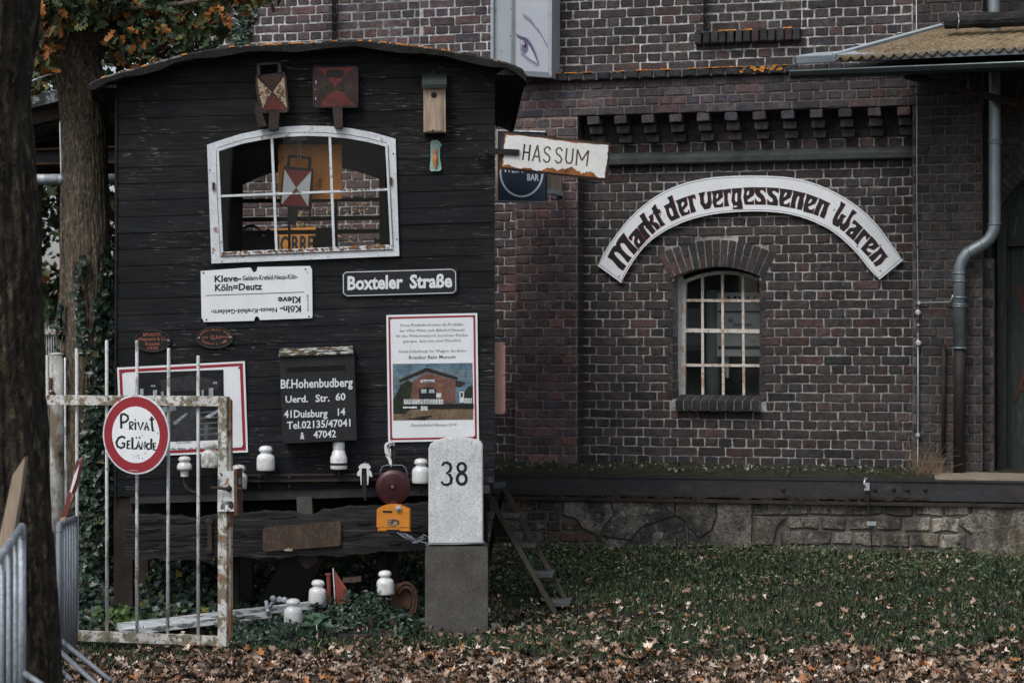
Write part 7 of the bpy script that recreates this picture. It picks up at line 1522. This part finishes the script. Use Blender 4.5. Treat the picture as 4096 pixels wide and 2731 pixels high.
trunk('trunk', [(y, r-460, r) for y, r in ed], 7.6, m_bark2, t1, amp=.075, fq=8, zf=.3)
TY = 13.6
t2 = thing('oak_tree', 'oak tree with ivy climbing its trunk and orange autumn leaves above the wagon', 'tree', at(350, 2420, TY))
trunk('trunk', [(90, 205, 410), (250, 218, 402), (350, 232, 424), (500, 246, 426), (700, 256, 430), (1000, 263, 440), (1400, 263, 446), (1900, 256, 455), (2300, 244, 468), (2440, 230, 480)], TY, m_bark, t2, amp=.06, fq=10)
mb = MB()
def limb(P, r0, r1, n=9):
    pts = [at(*p) for p in P]; path = []
    for i in range(len(pts)-1):
        for k in range(6): path.append(pts[i].lerp(pts[i+1], k/6)+Vector((random.uniform(-.008, .008),)*3))
    path.append(pts[-1]); rs = [r0+(r1-r0)*i/(len(path)-1) for i in range(len(path))]; mb = MB(); mb.tube(path, rs, n, jit=.06); mb.build('limb', m_bark, t2, smooth=True)
limb([(270, 200, TY), (225, 60, TY+.1), (150, -120, TY+.2), (60, -400, TY+.3)], .13, .06); limb([(345, 190, TY), (400, 20, TY-.1), (520, -150, TY-.3), (700, -420, TY-.5)], .14, .06)
limb([(390, 60, TY-.1), (520, 30, TY-.5), (700, 20, TY-.7), (900, -10, TY-.9)], .035, .008); limb([(240, 90, TY), (180, 140, TY-.5), (140, 230, TY-.8)], .03, .006); limb([(430, 0, TY), (560, 120, TY-.3), (660, 180, TY-.5)], .025, .005); limb([(500, -100, TY), (700, -60, TY-.6), (960, -60, TY-.8)], .03, .006)
low = lambda p: np.interp(p, [40, 120, 150, 235, 250, 395, 420, 560, 700, 800, 860, 930, 1010, 1100], [380, 400, 320, 300, 110, 110, 250, 255, 225, 215, 170, 120, 60, 5])
OC = [(.035, .060, .030), (.060, .088, .036), (.14, .14, .042), (.40, .15, .035), (.26, .10, .026), (.20, .15, .045)]
P_ = []; C_ = []; nc = 0
while nc < 560:
    px = random.uniform(30, 1110); py = random.uniform(-520, 400)
    if py > low(px)-12: continue
    if px > 640 and random.random() < .15+.35*(px > 860): continue
    Yc = random.uniform(12.9, 14.6); c = np.array(at(px, py, Yc)); nc += 1; nl = random.randint(9, 20); orange = random.random() < (.42 if (py > low(px)-160 or px < 230) else .15)
    q_ = c+rng.normal(size=(nl, 3))*[.09, .12, .07]; P_.append(q_); C_.append(pal(nl, OC, [2, 2, 1, 3.5, 3.5, 2.5] if orange else [6, 5, 2, .35, .5, .8], .35))
P_ = np.concatenate(P_); C_ = np.concatenate(C_); pq = CX+P_[:, 0]/P_[:, 1]*F; pz = CY-(P_[:, 2]-H)/P_[:, 1]*F; k = pz < low(pq)+20; P_, C_ = P_[k], C_[k]
scatter('crown', 'oak', P_, rng.normal(size=P_.shape)*[.8, .8, .8]+[0, -.6, .3], rng.uniform(.06, .12, len(P_)), C_, m_leaf, .45, t2)
mb = MB()
for i in range(0, len(P_), 40):
    p = Vector(P_[i]); mb.tube([p, p+Vector((random.uniform(-.15, .15), .05, random.uniform(.1, .3))), p+Vector((random.uniform(-.3, .3), .1, random.uniform(.3, .6)))], [.002, .003, .005], 5)
mb.build('twigs', m_bark, t2, kind='stuff')
# ivy on the oak trunk
def on_trunk(px, py, R=.16):
    l = np.interp(py, [700, 1400, 2440], [256, 263, 240]); r = np.interp(py, [700, 1400, 2440], [430, 446, 472]); c = (l+r)/2; rad = (r-l)/2
    s_ = np.clip((px-c)/rad, -1.05, 1.05); a = np.arcsin(np.clip(s_, -1, 1)); ctr = np.stack([(c-CX)/F*TY, np.full_like(c, TY), H+(CY-py)/F*TY], 1); Rm = rad/F*TY+.012
    d = np.stack([np.sin(a), -np.cos(a), 0*a], 1); return ctr+d*(Rm+np.abs(s_) * .0)[:, None], d
N = 5200; px = rng.uniform(245, 470, N); py = rng.uniform(980, 2430, N)
den = np.clip((px-(405-(py-1000)*.085))/40, 0, 1)*np.clip((py-900)/300, .25, 1); den = np.maximum(den, np.clip((py-1950)/350, 0, .9)); den = np.maximum(den, .8*(np.abs(px-(345+6*np.sin(py*.02))) < 11)*((py > 1030) & (py < 1420))); den = np.maximum(den, .6*(np.abs(px-(272+12*np.sin(py*.013))) < 16)*(py > 1220))
k = rng.uniform(0, 1, N) < den; p_, d_ = on_trunk(px[k], py[k]); n_ = len(p_); p_ = p_+d_*rng.uniform(0, .05, (n_, 1))
scatter('ivy', 'ivy', p_, d_*1.2+rng.normal(size=(n_, 3))*.45+[0, 0, .25], rng.uniform(.03, .07, n_), pal(n_, [(.02, .042, .028), (.03, .06, .038), (.055, .08, .045), (.014, .028, .02), (.12, .10, .04)], [6, 4, 1.4, 5, .25], .3), m_ivy, .3, t2)
mb = MB()
for k in range(7):
    x0 = 345+k*15; pts = []
    for yy in range(1040 if k else 1000, 2400, 60): q_, dd = on_trunk(np.array([x0+10*math.sin(yy*.01+k)]), np.array([float(yy)])); pts.append(Vector(q_[0])+Vector(dd[0])*.004)
    mb.tube(pts, .004, 5)
mb.build('ivy_stems', m_bark, t2, kind='stuff')
t3 = thing('slim_tree', 'slim dark trunk standing close behind the ivy covered oak', 'tree', at(252, 2300, 15.2)); trunk('trunk', [(250, 244, 266), (860, 240, 272), (1400, 238, 278), (2300, 230, 290)], 15.2, m_bark, t3, n=24)
# trees beyond the shed and the railing
def mass(name, lb_, N, X0, X1, Y0, Y1, z0, z1, cols, w, sz, gap=.0, trunkx=None):
    t = thing(name, lb_, 'tree', Vector(((X0+X1)/2, (Y0+Y1)/2, .1))); x = rng.uniform(X0, X1, N); y = rng.uniform(Y0, Y1, N); z = rng.uniform(z0, z1, N); k = fld(x*1.4, z*1.4, 1.1, 5)+.3*fld(x, z, 5, 2) > gap; P = np.stack([x, y, z], 1)[k]
    scatter('crown', 'maple', P, rng.normal(size=P.shape)+[0, -.5, .5], rng.uniform(sz*.6, sz*1.3, len(P)), pal(len(P), cols, w, .4), m_leaf, .4, t)
    mb = MB(); tx = trunkx if trunkx is not None else (X0+X1)/2; mb.tube([Vector((tx, (Y0+Y1)/2, -.1)), Vector((tx+.1, (Y0+Y1)/2, (z0+z1)/2)), Vector((tx-.1, (Y0+Y1)/2, z1))], [.13, .1, .04], 10, jit=.05); mb.build('trunk', m_bark, t, smooth=True); return t
mass('far_tree', 'tall green tree filling the gap between the two left trunks', 9000, -6.5, -3.2, 20, 23, .3, 4.2, [(.03, .055, .028), (.05, .08, .035), (.10, .12, .05), (.36, .12, .03), (.2, .1, .03)], [5, 4, 2, .8, .8], .12, -1.0)
mass('far_tree', 'dark dense tree behind the oak crown above the shed roof', 7000, -7, -2.9, 19, 21.5, 3.7, 7.5, [(.02, .04, .02), (.035, .06, .025), (.33, .13, .03), (.2, .13, .03)], [6, 4, .9, .8], .14, -.75)
mass('hedge_tree', 'dark bushy tree behind the barrier at the far left', 5000, -10, -6, 18, 22, .1, 4.5, [(.02, .035, .02), (.04, .06, .03)], [1, 1], .14, -1.0)
# ---- ivy carpet and shrubs under the wagon ----
N = 9000; x = rng.uniform(-2.95, -.45, N); y = rng.uniform(12.15, 14.6, N); pxx = px_of(x, y); mound = .05+.30*np.exp(-((pxx-700)/170)**2-((y-13.4)/.7)**2)+.16*np.exp(-((pxx-330)/110)**2-((y-13.2)/.6)**2); k = rng.uniform(0, 1, N) < np.clip(mound*6+.15, .1, 1)*np.where(pxx > 1000, .5, 1); x, y, mound = x[k], y[k], mound[k]; N = len(x)
icv = scatter('ground_ivy', 'ivy', np.stack([x, y, gz(x, y)+mound*rng.uniform(.5, 1.05, N)], 1), rng.normal(size=(N, 3))*.5+[0, -.5, .8], rng.uniform(.035, .075, N), pal(N, [(.018, .04, .027), (.03, .06, .036), (.05, .085, .03), (.014, .025, .018), (.17, .15, .03)], [6, 4, 1.5, 5, .5], .3), m_ivy, .3); tag(icv, 'dark ivy and seedlings heaped under the left half of the wagon', 'ivy')
XX = np.linspace(-2.9, -.5, 50); YY = np.linspace(12.3, 14.6, 40); V = []; Fq = []
for j, yy in enumerate(YY):
    for i, xx in enumerate(XX):
        p = px_of(xx, yy); V.append((xx, yy, float(gz(xx, yy))+.8*(.30*math.exp(-((p-700)/170)**2-((yy-13.4)/.7)**2)+.16*math.exp(-((p-330)/110)**2-((yy-13.2)/.6)**2))+.004))
for j in range(39):
    for i in range(49): Fq.append((j*50+i, j*50+i+1, (j+1)*50+i+1, (j+1)*50+i))
fast_mesh('ivy_mound_soil', V, Fq, (1, 1, 1), m_soil, kind='structure', smooth=True)
def shrub(name, lb_, cx_, cy0, Y, rx, ry, rz, N, sz, cols, w, kind='oval', m=m_ivy):
    c = at(cx_, cy0, Y); c.z = gZ(c.x, Y); t = thing(name, lb_, 'plant', c); d = rng.normal(size=(N, 3)); d[:, 2] = np.abs(d[:, 2]); d /= np.linalg.norm(d, axis=1, keepdims=True); rr = rng.uniform(.55, 1.05, (N, 1))*(1+.18*fld(d[:, :1]*2, d[:, 2:]*2, 2)); P = np.array(c)+d*rr*[rx, ry, rz]
    scatter('foliage', kind, P, d+rng.normal(size=(N, 3))*.5+[0, -.2, .3], rng.uniform(sz*.7, sz*1.3, N), pal(N, cols, w, .3), m, .2, t); mb = MB()
    for i in range(26): p = Vector(P[i*7 % N]); mb.tube([c+Vector((random.uniform(-rx, rx)*.4, random.uniform(-ry, ry)*.4, 0)), c.lerp(p, .6)+Vector((0, 0, .03)), p], [.003, .002, .0015], 5)
    mb.build('stems', m_bark, t, kind='stuff'); return t
PC = [(.02, .045, .028), (.035, .065, .04), (.012, .028, .018), (.06, .09, .05)]; PWt = [5, 3, 4, .6]
shrub('periwinkle', 'glossy periwinkle bush in front of the red fin and brake shoe', 1440, 2540, 12.15, .30, .18, .24, 2400, .036, PC, PWt)
shrub('periwinkle', 'small glossy periwinkle clump touching the concrete block', 1610, 2540, 12.05, .10, .12, .15, 500, .034, PC, PWt)
shrub('periwinkle', 'low dark periwinkle patch between the gate stile and the nettle', 1080, 2590, 11.9, .30, .22, .12, 1700, .034, PC, PWt)
shrub('periwinkle', 'small dark shrub right behind the gate stile foot', 930, 2560, 12.0, .11, .12, .15, 500, .036, PC, PWt)
shrub('weed_clump', 'bright green weed clump behind the second gate bar', 470, 2520, 12.4, .18, .14, .13, 700, .05, [(.05, .10, .03), (.07, .12, .03), (.03, .06, .02)], [3, 2, 3], 'maple', m_leaf)
ntl = thing('nettle', 'pale green nettle in front of the lowest white insulator', 'plant', at(1275, 2560, 11.9)); c = at(1265, 2480, 11.9); mb = MB(); mb.tube([at(1272, 2570, 11.9), at(1268, 2520, 11.9), c], [.004, .003, .002], 6); mb.build('stem', m_leaf, ntl, kind=None)
PN = [at(1268+dx, 2475+dy, 11.88+dz) for dx, dy, dz in ((-38, 20, 0), (40, 22, 0), (-22, -6, .02), (26, -8, .02), (0, 12, -.04), (-30, 44, .02), (44, 46, .03), (2, -14, 0))]
for p in PN:
    d = (p-c); scatter('leaf', 'nettle', np.array([tuple(p)]), np.array([[d.x*.6, -.5, .9]]), .085, np.array([[.05, .10, .06]])*random.uniform(.8, 1.2), m_leaf, .25, ntl, None)
# weeds on the platform, dry vine, ivy on the wall
N = 2600; px = rng.uniform(1980, 3680, N); w_ = rng.uniform(-.9, .0, N); k = fld(px*.01, w_*3, 1, 2) > .1; px, w_ = px[k], w_[k]; P_ = np.array([tuple(PL.at(float(a), 1900, float(b))) for a, b in zip(px, w_)]); P_[:, 2] = zt+.03+rng.uniform(0, .035, len(P_))
wd1 = scatter('platform_weeds', 'oval', P_, rng.normal(size=P_.shape)+[0, -.6, .8], rng.uniform(.010, .04, len(P_)), pal(len(P_), [(.04, .06, .028), (.08, .10, .05), (.022, .032, .018), (.33, .31, .28), (.42, .2, .08)], [4, 2, 4, 1.4, .35]), m_leaf, .3); tag(wd1, 'moss, weeds and crumbs growing along the top of the platform', 'weeds')
dv = MB()
for _ in range(90):
    a = PL.at(random.uniform(3650, 3770), 1880, -random.uniform(.2, .75)); a.z = zt; q1 = a+Vector((random.uniform(-.09, .09), -.02, random.uniform(.05, .16))); q2 = q1+Vector((random.uniform(-.1, .1), -.02, random.uniform(-.03, .14))); dv.tube([a, q1, q2], [.002, .0016, .001], 4)
m_dry = mat('dry_stem', (.20, .14, .09), rough=.9, bump=0); o = dv.build('dry_weed', m_dry, kind='stuff'); tag(o, 'tangle of dry brown weed stems on the platform left of the brown iron pipe', 'weeds')
mb = MB()
for s_ in range(3): mb.tube([W.at(3640+s_*9+14*math.sin(yy*.02+s_), yy, .24+.01*s_) for yy in range(1740, 1885, 18)], .003, 5)
tag(mb.build('dry_vine', m_dry), 'dry brown vine climbing the brick corner beside the conductor conduit', 'vine')
N = 500; px = rng.normal(975, 16, N); py = rng.uniform(-200, 200, N); px = px+12*np.sin(py*.03)-np.clip((py-100)*.12, 0, 9); P_ = np.array([tuple(W.at(float(a), float(b), UW+.02)) for a, b in zip(px, py)])
wi = scatter('wall_ivy', 'ivy', P_, rng.normal(size=P_.shape)*.4+[-.2, -1, .2], rng.uniform(.05, .1, N), pal(N, [(.03, .06, .035), (.09, .14, .10), (.02, .035, .025)], [4, 2, 3]), m_ivy, .3); tag(wi, 'strand of ivy climbing the brick wall beside the oak leaves', 'ivy')
N = 260; px = rng.uniform(1090, 1520, N); u_ = (px-1090)/430; px = 1200+rng.normal(0, 6, N)+(rng.uniform(0, 1, N) > .5)*260*u_; py = rng.uniform(800, 1010, N); k = px < 1540; P_ = np.array([tuple(W.at(float(a)+(b-900)*-.25*(a > 1350), float(b), .02)) for a, b in zip(px[k], py[k])])
wl_ = scatter('dry_wall_ivy', 'oval', P_, rng.normal(size=P_.shape)*.4+[-.2, -1, .2], rng.uniform(.02, .04, len(P_)), pal(len(P_), [(.42, .27, .14), (.3, .2, .1)], [1, 1]), m_leaf, .3); tag(wl_, 'dry pale vine leaves on the wall seen through the wagon windows', 'vine')
